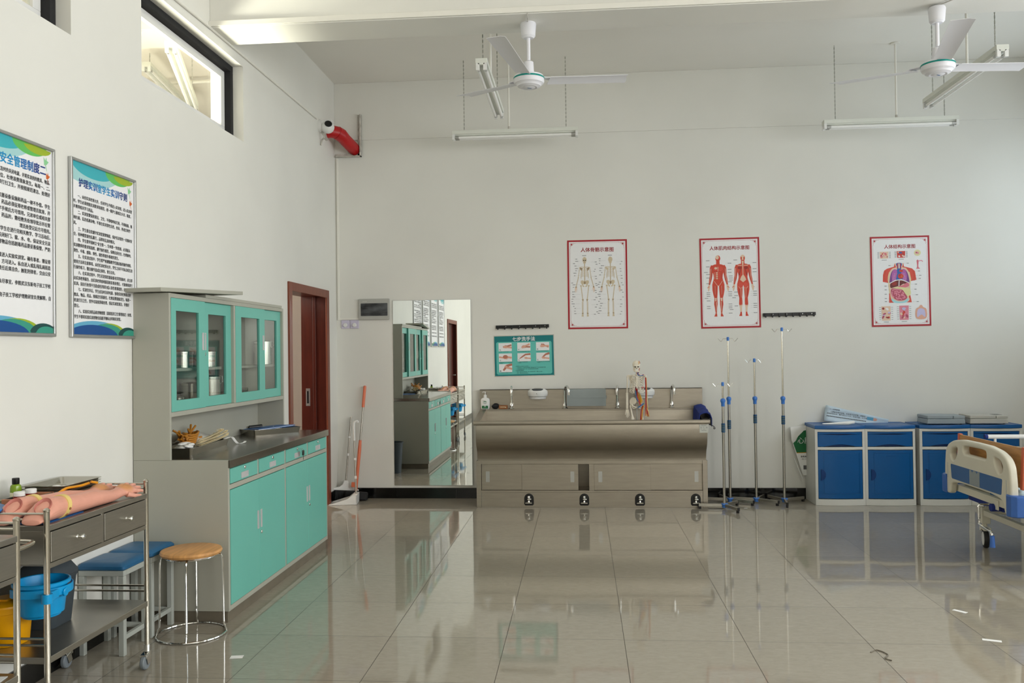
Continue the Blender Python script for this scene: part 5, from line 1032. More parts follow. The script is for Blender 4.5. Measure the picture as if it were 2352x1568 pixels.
b.ell((0, 0, 0.027), (0.034, 0.024, 0.025), 12); b.build('wool', 'black_soft', t)
t = thing('soap_packet', 'small brown packet lying on the sink ledge by the first tap', 'packet', (-0.785, SY + 0.415, 0.8975))
MB().box(-0.044, 0.042, -0.02, 0.02, 0, 0.037).build('packet', 'brown_label', t, bevel=0.004); MB().box(-0.03, 0.02, -0.0212, -0.02, 0.018, 0.022).ell((0.024, -0.0205, 0.018), (0.005, 0.001, 0.005), 8).build('white_print', 'label_cream', t)
# navy cloth bag draped over the right rim
t = thing('cloth_bag', 'navy cloth bag slung over the right end of the sink', 'bag', (1.12, SY + 0.15, 0.86))
g = MB(); rings = []
for i, y in enumerate([-0.2 + 0.4 * k / 10 for k in range(11)]):
    zt = 0.86 + (y + 0.15) / 0.51 * 0.074 - 0.86 + 0.005 + 0.004 * sin(i * 1.7)
    pr = [(-0.06, zt - 0.13), (-0.056, zt - 0.04), (-0.05, zt + 0.008), (-0.02, zt + 0.022 + 0.004 * sin(i)), (0.02, zt + 0.026), (0.05, zt + 0.01), (0.064, zt - 0.03), (0.063, zt - 0.1)]
    rings.append([(x, y, z) for x, z in pr] + [(x * 0.9, y, z - 0.006) for x, z in reversed(pr)])
g.loft(rings).build('cloth', 'cloth_navy', t)
MB().box(0.03, 0.052, -0.235, -0.215, -0.09, -0.03).build('strap', 'black_soft', t, bevel=0.002); MB().tube(smooth_path([(0.042, -0.225, -0.09), (0.07, -0.225, -0.1), (0.085, -0.225, -0.12), (0.075, -0.225, -0.125), (0.07, -0.225, -0.112)], 4), 0.0035, 8).build('hook', 'black', t)

# ---------------------------------------------------------------- model skeleton standing in the sink
s = thing('model_skeleton', 'small white model skeleton with coloured vessels standing in the sink', 'skeleton', (0.508, SY + 0.08, 0.5605))
z0 = 0.262                                     # knee height above the basin floor
st = MB().lathe([(0, 0), (0.075, 0), (0.07, 0.012), (0.01, 0.016), (0, 0.016)]).build('stand_foot', 'white_plastic', s)
MB().cyl((0, 0.02, 0.014), (0, 0.02, z0 + 0.24), 0.0055, n=10).build('stand_rod', 'aluminium', s)
sp = MB()
for i in range(17):
    z = z0 + 0.19 + i * 0.0142; y = 0.012 - 0.008 * sin(i / 16 * pi * 1.6)
    sp.lathe([(0, -0.005), (0.0095 - 0.0002 * i, -0.0045), (0.008 - 0.0002 * i, 0), (0.0095 - 0.0002 * i, 0.0045), (0, 0.005)], c=(0, y, z), n=10).box(-0.002, 0.002, y + 0.006, y + 0.018, z - 0.003, z + 0.003).box(-0.014, 0.014, y + 0.004, y + 0.008, z - 0.002, z + 0.002)
sp.cyl((0, 0.012, z0 + 0.17), (0, 0.008, z0 + 0.43), 0.0045, n=8); sp.build('spine', 'bone', s)
rb = MB()
for i in range(10):
    z = z0 + 0.395 - i * 0.0145; w_ = 0.036 + 0.03 * sin(min(1.0, (i + 1) / 7) * pi / 2); dp = 0.03 + 0.018 * min(1, i / 5)
    for sd in (-1, 1):
        end = 0.007 if i < 6 else 0.012 + 0.01 * (i - 6)
        pth = smooth_path([(sd * 0.008, 0.014, z + 0.012), (sd * w_ * 0.7, 0.02, z + 0.008), (sd * w_, -0.004, z - 0.006), (sd * w_ * 0.85, -dp * 0.8, z - 0.02), (sd * w_ * 0.45, -dp - 0.004, z - 0.022), (sd * end, -dp - 0.004, z - 0.008 + (0.012 if i > 5 else 0))], 4)
        rb.tube(pth, 0.0034, 6)
rb.prism([(-0.008, z0 + 0.395), (0.008, z0 + 0.395), (0.006, z0 + 0.37), (0.009, z0 + 0.3), (0, z0 + 0.275), (-0.009, z0 + 0.3), (-0.006, z0 + 0.37)], 'y', -0.05, -0.043)
for sd in (-1, 1):
    rb.tube(smooth_path([(sd * 0.008, -0.044, z0 + 0.395), (sd * 0.035, -0.04, z0 + 0.408), (sd * 0.06, -0.015, z0 + 0.405), (sd * 0.078, 0.0, z0 + 0.408)], 4), 0.0042, 6)
    rb.prism([(sd * 0.03, z0 + 0.4), (sd * 0.078, z0 + 0.408), (sd * 0.066, z0 + 0.36), (sd * 0.04, z0 + 0.315)], 'y', 0.024, 0.029)
rb.build('ribcage', 'bone', s)
hd = MB(); hz = z0 + 0.505
hd.ell((0, 0.004, hz), (0.037, 0.047, 0.04), 24).ell((0, -0.024, hz - 0.028), (0.026, 0.022, 0.028), 18).ell((0, -0.03, hz - 0.012), (0.03, 0.018, 0.012), 16).box(-0.005, 0.005, -0.052, -0.044, hz - 0.03, hz - 0.016).ell((0, -0.026, hz - 0.046), (0.02, 0.0185, 0.022), 16)
sk_ = hd.build('skull', 'bone', s)
for sd in (-1, 1):
    MB().ell((sd * 0.0135, -0.043, hz - 0.02), (0.0085, 0.006, 0.0065), 12).build('eye_socket', 'socket_dark', sk_)
MB().prism([(-0.004, hz - 0.039), (0.004, hz - 0.039), (0, hz - 0.028)], 'y', -0.0475, -0.042).build('nose_cavity', 'socket_dark', sk_)
MB().box(-0.014, 0.014, -0.047, -0.04, hz - 0.053, hz - 0.043).build('teeth', 'white_plastic', sk_, bevel=0.001)
MB().tube(smooth_path([(-0.025, -0.008, hz - 0.03), (-0.0235, -0.018, hz - 0.054), (-0.014, -0.038, hz - 0.062), (0, -0.043, hz - 0.063), (0.014, -0.038, hz - 0.062), (0.0235, -0.018, hz - 0.054), (0.025, -0.008, hz - 0.03)], 4), 0.0075, 8).build('jaw', 'bone', sk_)
MB().tube(smooth_path([(0.016, -0.046, hz + 0.03), (0.019, -0.046, hz + 0.012), (0.024, -0.044, hz + 0.005)], 3), 0.0022, 5).tube(smooth_path([(0.03, -0.032, hz + 0.03), (0.02, -0.043, hz + 0.014), (0.019, -0.046, hz)], 3), 0.0018, 5).build('temple_nerve', 'nerve_yellow', sk_)
MB().tube(smooth_path([(0.02, -0.03, hz + 0.036), (0.03, -0.03, hz + 0.024), (0.033, -0.026, hz + 0.01)], 3), 0.0022, 5).tube(smooth_path([(0.028, -0.04, hz - 0.03), (0.024, -0.04, hz - 0.05), (0.014, -0.02, hz - 0.09)], 3), 0.0025, 5).build('scalp_artery', 'vessel_red', sk_)
pv = MB()
for sd in (-1, 1):
    rg = []
    for q in range(0, 9):
        a = R(-35 + q * 26); rg.append((sd * (0.033 + 0.03 * cos(a)), 0.01 + 0.02 * cos(a), z0 + 0.155 + 0.04 * sin(a)))
    base = (sd * 0.02, 0.0, z0 + 0.13)
    vs = [base] + rg; pv.add(vs, [(0, i, i + 1) for i in range(1, len(rg))]); vs2 = [(x, y + 0.006, z) for x, y, z in vs]; pv.add(vs2, [(0, i + 1, i) for i in range(1, len(rg))])
    pv.tube(rg, 0.004, 6); pv.tube(smooth_path([(sd * 0.05, -0.01, z0 + 0.135), (sd * 0.035, -0.03, z0 + 0.115), (sd * 0.004, -0.036, z0 + 0.105)], 4), 0.006, 8); pv.tube(smooth_path([(sd * 0.05, -0.005, z0 + 0.13), (sd * 0.036, -0.012, z0 + 0.095), (sd * 0.012, -0.03, z0 + 0.1)], 4), 0.005, 8)
pv.ell((0, 0.016, z0 + 0.165), (0.018, 0.01, 0.03), 12); pv.build('pelvis', 'bone', s)
for sd in (-1, 1):
    th = MB().tube(smooth_path([(sd * 0.038, -0.002, z0 + 0.125), (sd * 0.054, 0.0, z0 + 0.128), (sd * 0.06, 0.0, z0 + 0.11), (sd * 0.05, 0.0, z0 + 0.05), (sd * 0.045, 0, z0 + 0.02), (sd * 0.042, 0, z0 - 0.01)], 4), [0.008] * 8 + [0.0085] * 6 + [0.009, 0.0095, 0.011, 0.013, 0.016, 0.018, 0.018], 12)
    th.build('thigh_bone', 'bone', s)
def arm_bones(sd):
    a = MB(); sh = (sd * 0.084, 0.004, z0 + 0.395); el = (sd * 0.09, 0.008, z0 + 0.235); wr = (sd * 0.092, -0.006, z0 + 0.09)
    a.ell(sh, (0.011, 0.011, 0.011), 10).tube([sh, el], [0.0075, 0.0062], 8).ell(el, (0.011, 0.008, 0.01), 10).tube([(el[0] - 0.004, el[1], el[2]), (wr[0] - 0.006, wr[1], wr[2])], [0.0055, 0.0045], 8).tube([(el[0] + 0.005, el[1], el[2]), (wr[0] + 0.005, wr[1], wr[2])], [0.0048, 0.0058], 8)
    for i in range(5):
        o = -0.014 + 0.007 * i; l = (0.04, 0.062, 0.068, 0.062, 0.05)[i]
        a.ell((wr[0] + o * 0.7, wr[1] - 0.002, wr[2] - 0.012), (0.0045, 0.005, 0.007), 8).tube([(wr[0] + o * 0.7, wr[1] - 0.003, wr[2] - 0.014), (wr[0] + o * 1.1, wr[1] - 0.01, wr[2] - 0.014 - l * 0.5), (wr[0] + o * 1.25, wr[1] - 0.016, wr[2] - 0.014 - l)], [0.0035, 0.003, 0.0022], 6)
    return a.build('arm_bones', 'bone', s)
arm_bones(-1); ar = arm_bones(1)
V = lambda pts, r_, nm, m_, par=s: MB().tube(smooth_path(pts, 5), r_, 7).build(nm, m_, par)
V([(0.082, -0.012, z0 + 0.385), (0.085, -0.012, z0 + 0.26), (0.082, -0.016, z0 + 0.17), (0.084, -0.02, z0 + 0.1), (0.09, -0.026, z0 + 0.04)], 0.0062, 'arm_artery', 'vessel_red', ar)
V([(0.09, -0.01, z0 + 0.38), (0.093, -0.012, z0 + 0.25), (0.094, -0.016, z0 + 0.16), (0.098, -0.02, z0 + 0.06), (0.094, -0.026, z0 + 0.02)], 0.003, 'arm_nerve', 'nerve_yellow', ar)
for i in range(5): V([(0.082, -0.018, z0 + 0.11), (0.076 + 0.007 * i, -0.026, z0 + 0.06), (0.074 + 0.009 * i, -0.03, z0 + 0.028 - 0.003 * i)], 0.003, 'hand_vessel', ('vessel_red', 'nerve_yellow', 'amber', 'vessel_red', 'nerve_yellow')[i], ar)
V([(0.0, -0.02, z0 + 0.31), (0.002, -0.014, z0 + 0.26), (0.004, -0.012, z0 + 0.2), (0.022, -0.02, z0 + 0.15), (0.034, -0.03, z0 + 0.12)], 0.0065, 'aorta', 'vessel_red')
V([(-0.008, -0.018, z0 + 0.3), (-0.009, -0.014, z0 + 0.24), (-0.004, -0.012, z0 + 0.2), (0.012, -0.02, z0 + 0.16)], 0.0055, 'vena_cava', 'vessel_blue')
MB().ell((-0.002, -0.03, z0 + 0.28), (0.011, 0.01, 0.026), 12).build('heart', 'vessel_red', s)
V([(0.005, -0.042, z0 + 0.103), (0.03, -0.04, z0 + 0.118), (0.062, -0.02, z0 + 0.14)], 0.0055, 'groin_vein', 'vessel_blue')
V([(0.062, -0.02, z0 + 0.405), (0.03, -0.045, z0 + 0.402), (0.012, -0.04, z0 + 0.41), (0.012, -0.02, z0 + 0.44)], 0.004, 'collar_vein', 'vessel_blue')
V([(0.07, -0.012, z0 + 0.41), (0.03, -0.04, z0 + 0.41), (0.004, -0.03, z0 + 0.42), (0.004, -0.02, z0 + 0.45)], 0.003, 'collar_artery', 'vessel_red')
nb = MB()
for i in range(7): nb.tube(smooth_path([(0.008, 0.0, z0 + 0.245 - 0.008 * i), (0.03, -0.01, z0 + 0.225 - 0.012 * i), (0.05 - 0.004 * i, -0.016, z0 + 0.16 - 0.006 * i)], 4), 0.0028, 6)
nb.build('leg_nerve', 'nerve_yellow', s)
for sd, p in ((1, [(0.055, -0.02, z0 + 0.12), (0.04, -0.02, z0 + 0.08), (0.034, -0.02, z0 + 0.03), (0.03, -0.016, z0 - 0.02)]),): V(p, 0.005, 'thigh_artery', 'vessel_red'); V([(q[0] + 0.012, q[1] - 0.004, q[2] + 0.01) for q in p], 0.0045, 'thigh_nerve', 'amber')
MB().ell((0.052, -0.035, z0 + 0.29), (0.012, 0.008, 0.012), 10).build('spleen', 'vessel_red', s)
# ---------------------------------------------------------------- drip stands
def drip_stand(x, y, top, legs, hook_rz, label, grip0=0.705):
    t = thing('drip_stand', label, 'drip stand', (x, y, 0), 0, 'steel drip stands between the sink and the lockers')
    MB().cyl((0, 0, 0.05), (0, 0, 0.985), 0.0125, n=16).build('lower_pole', 'steel', t)
    MB().cyl((0, 0, 0.97), (0, 0, top - 0.02), 0.0085, n=14).build('upper_pole', 'steel_tube', t)
    MB().lathe([(0.0165, 0.938), (0.0165, 0.97), (0.021, 0.978), (0.024, 0.99), (0.021, 1.003), (0.012, 1.01), (0.0086, 1.012)], n=20).build('height_knob', 'iv_blue', t)
    g = MB(); pr = [(0.0128, grip0)]
    for k in range(5): pr += [(0.0175, grip0 + 0.002 + 0.0165 * k), (0.0175, grip0 + 0.0135 + 0.0165 * k), (0.0165, grip0 + 0.0145 + 0.0165 * k)]
    gr = g.lathe(pr + [(0.0128, grip0 + 0.084)], n=18).build('grip', 'iv_grip', t)
    for k in (0, 1, 2, 3): MB().lathe([(0.0168, grip0 + 0.0143 + 0.0165 * k), (0.0178, grip0 + 0.0148 + 0.0165 * k), (0.0178, grip0 + 0.017 + 0.0165 * k), (0.0168, grip0 + 0.0175 + 0.0165 * k)], n=18).build('grip_stripe', 'iv_stripe', gr)
    MB().lathe([(0.0088, top - 0.03), (0.0125, top - 0.028), (0.0125, top + 0.002), (0.009, top + 0.006), (0, top + 0.006)], n=18).build('top_cap', 'iv_blue', t)
    for sd in (-1, 1):
        c, s_ = cos(hook_rz), sin(hook_rz)
        pth = [(0.01, 0, -0.005), (0.038, 0, -0.004), (0.05, 0, -0.012), (0.06, 0, -0.028), (0.066, 0, -0.03), (0.074, 0, -0.022), (0.092, 0, -0.002)]
        MB().tube([(sd * a * c, sd * a * s_, top - 0.004 + z) for a, _, z in smooth_path(pth, 4) and [(p.x, p.y, p.z) for p in smooth_path(pth, 4)]], 0.003, 7).build('hook', 'chrome', t)
    MB().lathe([(0.03, 0.052), (0.033, 0.045), (0.033, 0.04), (0.024, 0.034), (0.022, 0.012), (0, 0.012)][::-1], n=6).build('hub', 'iv_blue', t, bevel=0.002)
    for a in legs:
        d = Vector((cos(a), sin(a), 0)); L_ = 0.235
        lg = MB().bar(d * 0.022 + Vector((0, 0, 0.035)), d * L_ + Vector((0, 0, 0.035)), 0.018, 0.026).build('leg', 'steel', t, bevel=0.002)
        e = MB().bar(d * (L_ - 0.004) + Vector((0, 0, 0.035)), d * (L_ + 0.006) + Vector((0, 0, 0.035)), 0.021, 0.029)
        e.bar(d * (L_ - 0.025) + Vector((0, 0, 0.012)), d * (L_ - 0.002) + Vector((0, 0, 0.012)), 0.02, 0.024); e.build('foot', 'rubber', lg, bevel=0.002)
    return t
drip_stand(1.282, 7.995, 1.155, [R(178), R(-68), R(50)], R(5), 'shortest drip stand, beside the right end of the sink', 0.7)
drip_stand(1.385, 8.29, 1.572, [R(166), R(-36), R(106)], R(-8), 'taller drip stand standing just behind the shortest one')
drip_stand(1.632, 8.31, 1.365, [R(166), R(-44), R(62)], R(12), 'medium drip stand standing alone between the others', 0.755)
drip_stand(1.887, 8.285, 1.655, [R(118), R(28), R(-97)], R(-3), 'tallest drip stand, next to the blue lockers', 0.745)

# ---------------------------------------------------------------- bedside lockers with bowed fronts
def bowed(x0, x1, zlo, zhi, y, th, w, n=16, bow=0.022):
    # panel following the bowed front; zlo / zhi may vary with x
    f = lambda x: -bow * (1 - (2 * x / w) ** 2)
    zl = zlo if callable(zlo) else (lambda x: zlo); zh = zhi if callable(zhi) else (lambda x: zhi); b = MB(); rings = []
    for i in range(n + 1):
        x = x0 + (x1 - x0) * i / n; rings.append([(x, y + f(x), zl(x)), (x, y + f(x), zh(x)), (x, y + f(x) + th, zh(x)), (x, y + f(x) + th, zl(x))])
    return b.loft(rings)
LW_, LD_ = 0.452, 0.355
def locker(x, y, label):
    t = thing('bedside_locker', label, 'bedside locker', (x, y, 0), 0, 'white and blue bedside lockers along the back wall'); h = LW_ / 2
    b = MB().box(-h, -h + 0.02, 0.02, LD_, 0.0, 0.708).box(h - 0.02, h, 0.02, LD_, 0, 0.708).box(-h + 0.02, h - 0.02, LD_ - 0.012, LD_, 0, 0.708)
    b.v += []
    c = b.build('carcass', 'locker_white', t, bevel=0.003)
    f = bowed(-h, -h + 0.024, 0, 0.708, 0, 0.03, LW_, 3); f2 = bowed(h - 0.024, h, 0, 0.708, 0, 0.03, LW_, 3)
    for g in (f2, bowed(-h + 0.02, h - 0.02, 0, 0.058, 0, 0.03, LW_), bowed(-h + 0.02, h - 0.02, 0.515, 0.541, 0, 0.03, LW_), bowed(-h + 0.02, h - 0.02, 0.682, 0.708, 0, 0.03, LW_)): f.add(g.v, g.f)
    f.build('front_frame', 'locker_white', t, bevel=0.003)
    # drawer front with a lens shaped slot above and an arched grip below
    w_ = LW_; q = h - 0.026
    dr = bowed(-q, q, lambda x: 0.545 + 0.02 * max(0, 1 - (x / 0.14) ** 2), lambda x: 0.659 - 0.006 * max(0, 1 - (x / 0.16) ** 2), 0.004, 0.016, w_, 28).build('drawer', 'blue_plastic', t, bevel=0.002)
    bowed(-q, q, lambda x: 0.66 + 0.004 * max(0, 1 - (x / 0.16) ** 2), 0.679, 0.004, 0.016, w_, 28).build('drawer_lip', 'blue_plastic', dr, bevel=0.002)
    bowed(-q, q, 0.545, 0.679, 0.03, 0.01, w_).build('drawer_back', 'blue_dark', dr)  # darker blue puts the shade of the slots into the panel colour
    d = bowed(-q, q, 0.064, 0.51, 0.002, 0.016, w_).build('door', 'blue_plastic', t, bevel=0.003)
    fr = MB(); x0, x1, z0, z1 = -h + 0.075, h - 0.05, 0.11, 0.487
    for a in ((x0, x1, z0, z0 + 0.004), (x0, x1, z1 - 0.004, z1)): g = bowed(*a, -0.0005, 0.004, w_); fr.add(g.v, g.f)
    for a in ((x0, x0 + 0.004, z0, z1), (x1 - 0.004, x1, z0, z1)): g = bowed(*a, -0.0005, 0.004, w_, 2); fr.add(g.v, g.f)
    fr.build('door_bead', 'blue_plastic', d, bevel=0.001)
    o = rrect(-0.04, 0.04, -0.0125, 0.0125, 0.011, 4); i_ = rrect(-0.036, 0.036, -0.0085, 0.0085, 0.008, 4); fy = lambda x: -0.022 * (1 - (2 * x / w_) ** 2) - 0.0002
    MB().loft([[(p[0], fy(p[0]) + 0.002, 0.452 + p[1]) for p in o], [(p[0], fy(p[0]), 0.452 + p[1]) for p in o], [(p[0], fy(p[0]), 0.452 + p[1]) for p in i_], [(p[0], fy(p[0]) + 0.0016, 0.452 + p[1]) for p in i_]]).build('card_slot', 'blue_plastic', d)
    hc = -h + 0.05; pts = [(hc, 0.232), ] + [(hc + 0.042 * cos(R(a)), 0.284 + 0.052 * sin(R(a))) for a in range(-90, 91, 15)] + [(hc, 0.336)]
    MB().prism(pts, 'y', fy(hc + 0.042) - 0.001, fy(hc) + 0.006).build('finger_pull', 'blue_dark', d)
    # top slab with a raised rim
    tb = MB(); rings = []
    for z, e in ((0.708, -0.003), (0.712, 0.0), (0.735, 0.0003), (0.741, -0.002), (0.741, -0.012), (0.737, -0.016)):
        pts = [(-h - e, LD_ + min(e, 0.004)), (-h - e, -0.004 - e)] + [(x, -0.03 * (1 - (x / h) ** 2) - 0.005 - e) for x in [-h * 0.9 + 1.8 * h * i / 14 for i in range(15)]] + [(h + e, -0.004 - e), (h + e, LD_ + min(e, 0.004))]
        rings.append([(p[0], p[1], z) for p in pts])
    tb.loft(rings).build('top', 'blue_plastic', t)
    return t
lk = locker(2.375, 8.185, 'blue and white bedside locker at the left end of the row, nearest the drip stands')
LK = [(2.828, 8.188, 'second bedside locker from the left, with an empty blue top beside it'), (3.318, 8.19, 'third bedside locker from the left, carrying the darker grey case'), (3.772, 8.19, 'rightmost bedside locker, carrying the lighter case, half behind the bed')]
for x, y, lb in LK: dup(lk, (x, y, 0), 0, lb)
def hinge_case(name, x, mt, label, light):
    t = thing(name, label, 'case', (x, 8.33, 0.7415), R(-1))
    MB().prism([(-0.17, 0.006), (-0.165, 0.052), (0.165, 0.052), (0.17, 0.006)], 'y', -0.13, 0.13).build('case_body', mt, t, bevel=0.006)
    ld = MB().prism(rrect(-0.168, 0.06, -0.13, 0.128, 0.008), 'z', 0.0535, 0.083).build('lid', mt, t, bevel=0.005)
    MB().prism(rrect(0.064, 0.168, -0.128, 0.128, 0.006), 'z', 0.052, 0.08).build('side_cover', mt, t, bevel=0.005)
    if light: MB().box(0.08, 0.15, -0.05, 0.05, 0.0795, 0.0815).build('window_strip', 'dark_window', t, bevel=0.001)
    for sx in (-1, 1):
        for sy in (-1, 1): MB().cyl((sx * 0.14, sy * 0.1, 0.0), (sx * 0.14, sy * 0.1, 0.008), 0.01, n=10).build('foot', 'rubber', t)
    return t
hinge_case('instrument_case', 3.34, 'grey_case', 'darker blue grey instrument case on the third locker', False)
hinge_case('instrument_case', 3.72, 'beige_case', 'lighter beige instrument case on the rightmost locker', True)
# curled poster and rolled sheet on the first lockers
t = thing('curled_poster', 'curled light blue poster with text leaning behind the first two lockers', 'poster', (2.62, 8.49, 0.742)); t.rotation_euler = (R(-4), R(9), 0)
b = MB(); rings = []; n = 14
for i in range(n + 1):
    x = -0.3 + 0.6 * i / n; hh = 0.155 - 0.05 * i / n
    rings.append([(x, 0.018 * sin(k / 6 * 2.6) - 0.004 * sin(i * 0.9), -0.03 + hh * k / 6) for k in range(7)])
vs = [p for r_ in rings for p in r_]; fs = [(i * 7 + k, (i + 1) * 7 + k, (i + 1) * 7 + k + 1, i * 7 + k + 1) for i in range(n) for k in range(6)]
o = b.add(vs, fs).build('sheet', 'p_pale_blue', t, fix=False); md = o.modifiers.new('thickness', 'SOLIDIFY'); md.thickness = 0.0012
def on_sheet(P):
    for i, v in enumerate(P.v):
        k = max(0, min(1, (v[2] + 0.03) / (0.155 - 0.05 * (v[0] + 0.3) / 0.6))) * 2.6
        P.v[i] = (v[0], 0.018 * sin(k) - 0.004 * sin((v[0] + 0.3) / 0.6 * n * 0.9) - 0.0014 + v[1], v[2])
    return P
P = Print((-0.3, 0, -0.03), (1, 0, 0), (0, 0, 1), ['p_ink'], 0.0)
P.text('二、人体结构图', 0.04, 0.118, 0.014, 'p_ink', 0.0)
for j, l in enumerate(('　　心肺复苏操作流程，检查意识及呼吸，呼救并', '启动应急反应，胸外按压三十次，开放气道，人工呼吸两次')): P.text(l, 0.02, 0.092 - 0.018 * j, 0.0165, 'p_ink', 0.0)
for k in range(26): P.rect(0.02 + 0.0145 * k, 0.0315 + 0.0145 * k, 0.05, 0.058, 'p_ink')
P.rect(0.4, 0.46, 0.07, 0.1, 'p_sky').ellp(0.475, 0.083, 0.022, 0.014, 'p_skin', 14).rect(0.43, 0.45, 0.075, 0.088, 'p_white')
on_sheet(P); P.done('print', t)
t = thing('rolled_sheet', 'rolled white sheet of paper lying on the leftmost locker top', 'paper', (2.42, 8.33, 0.7425), R(8))
b = MB(); rings = []
for x, r_ in ((-0.17, 0.004), (-0.05, 0.007), (0.08, 0.011), (0.14, 0.013)): rings.append([(x, r_ * cos(q) * 1.1, r_ + 0.001 + r_ * sin(q)) for q in [2 * pi * k / 14 for k in range(14)]])
b.loft(rings, caps=False).build('roll', 'paper', t, fix=False)
MB().loft([[(-0.16, 0.0, 0.0), (-0.16, -0.012, 0.0), (-0.16, -0.012, 0.001), (-0.16, 0, 0.001)], [(0.05, -0.01, 0.0), (0.05, -0.07, 0.0), (0.05, -0.07, 0.001), (0.05, -0.01, 0.001)], [(0.12, -0.01, 0.004), (0.12, -0.06, 0.012), (0.12, -0.06, 0.013), (0.12, -0.01, 0.005)]]).build('loose_edge', 'paper', t)
# leaning display board between locker and wall
t = thing('leaning_display_board', 'creased green and white display sheet leaning behind the first locker', 'poster', (2.0, 8.5, 0.0))
b = MB(); ol = [(0.0, 0.7), (0.02, 0.555), (0.115, 0.235), (0.15, 0.235), (0.3, 0.235), (0.3, 0.715), (0.12, 0.715)]
b.prism([(p[0], p[1]) for p in ol], 'y', 0.0, 0.003).build('sheet', 'paper', t)
P = Print((0, -0.0005, 0), (1, 0, 0), (0, 0, 1), ['p_white'])
P.poly([(0.026, 0.545), (0.05, 0.565), (0.08, 0.62), (0.115, 0.66), (0.14, 0.668), (0.29, 0.668), (0.29, 0.46), (0.058, 0.45)], 'green_print').up()
P.line([(0.058, 0.449), (0.29, 0.459)], 0.006, 'amber'); P.text('心肺复苏', 0.066, 0.545, 0.066, 'p_white', 0.0)
P.text('急救流程图解', 0.095, 0.408, 0.018, 'p_ink', 0.02).text('一看二叫三压', 0.095, 0.385, 0.014, 'p_ink', 0.0).rect(0.12, 0.15, 0.29, 0.33, 'p_ink_soft')
P.done('print', t)
MB().prism([(0.0, 0.7), (0.01, 0.56), (0.06, 0.6), (0.12, 0.66), (0.12, 0.715)], 'y', -0.012, -0.0095).build('folded_corner', 'paper', t)
MB().prism([(0.03, 0.40), (0.036, 0.40), (0.115, 0.2), (0.108, 0.2)], 'y', -0.006, -0.002).build('torn_edge', 'paper', t)

# ---------------------------------------------------------------- hospital bed: foot board faces the room, bed runs to the right wall
bx, ya, yb = 2.70, 5.63, 6.62
bed = thing('hospital_bed', 'cream hospital bed with blue corner bumpers at the right edge', 'bed', (bx, (ya + yb) / 2, 0)); hw_ = (yb - ya) / 2
def soft(pts, r, n=5, closed=True):
    # round the corners of an outline
    out = []
    for i, p in enumerate(pts):
        p = Vector(p); a = Vector(pts[i - 1]); c = Vector(pts[(i + 1) % len(pts)]); q = min(r, (a - p).length * 0.45, (c - p).length * 0.45)
        s0 = p + (a - p).normalized() * q; s1 = p + (c - p).normalized() * q
        for k in range(n + 1): t = k / n; m = s0.lerp(p, t).lerp(p.lerp(s1, t), t); out.append((m.x, m.y))
    return out
def slab(name, outline, holes, th, bev, mt, parent):
    # moulded plate with holes in the local y z plane
    c = bpy.data.curves.new('plate', 'CURVE'); c.dimensions = '2D'; c.fill_mode = 'BOTH'; c.extrude = th / 2 - bev; c.bevel_depth = bev; c.bevel_resolution = 3; c.offset = -bev
    for pts in [outline] + holes:
        sp = c.splines.new('POLY'); sp.points.add(len(pts) - 1); sp.use_cyclic_u = True
        for q, p in zip(sp.points, pts): q.co = (p[0], p[1], 0, 1)
    o = bpy.data.objects.new('plate', c); COL.objects.link(o)
    me = bpy.data.meshes.new_from_object(o.evaluated_get(bpy.context.evaluated_depsgraph_get())); bpy.data.objects.remove(o); bpy.data.curves.remove(c)
    b = MB(); b.add([(-v.co.z, v.co.x, v.co.y) for v in me.vertices], [tuple(p.vertices) for p in me.polygons]); bpy.data.meshes.remove(me)
    return b.build(name, mt, parent, fix=True)
e = hw_
half = [(0.0, 0.802), (0.2, 0.8), (0.34, 0.782), (0.43, 0.75), (e - 0.02, 0.70), (e - 0.004, 0.6), (e, 0.5), (e, 0.385)]
legs = [(e - 0.09, 0.385), (e - 0.105, 0.455), (e - 0.15, 0.475), (0.2, 0.487)]
ol = half + legs; ol = soft(ol + [(-y, z) for y, z in reversed(ol) if y > 0], 0.03)
holes = [soft([(-0.165, 0.703), (0.175, 0.703), (0.185, 0.752), (0.1, 0.762), (-0.1, 0.765), (-0.17, 0.757)], 0.025)]
for s in (1, -1): holes.append(soft([(s * 0.268, 0.738), (s * 0.36, 0.722), (s * 0.392, 0.68), (s * 0.375, 0.645), (s * 0.335, 0.635), (s * 0.29, 0.675)], 0.035))
fb = slab('foot_board', ol, holes, 0.05, 0.014, 'cream_plastic', bed)
MB().prism(soft([(-0.37, 0.502), (0.37, 0.502), (0.385, 0.607), (-0.385, 0.607)], 0.015), 'x', -0.0268, -0.0235).build('name_panel', 'bed_label', fb, bevel=0.001)
MB().prism([(-0.075, 0.506), (0.075, 0.506), (0.075, 0.602), (0.055, 0.607), (0.035, 0.59), (0.015, 0.605), (-0.015, 0.605), (-0.035, 0.59), (-0.055, 0.607), (-0.075, 0.602)], 'x', -0.0292, -0.0272).build('card_holder', 'acrylic', fb)
for s in (-1, 1): MB().prism(rrect(s * 0.437 - 0.008, s * 0.437 + 0.008, 0.5, 0.61, 0.007), 'x', -0.0262, -0.0235).build('groove', 'tape_grey', fb)
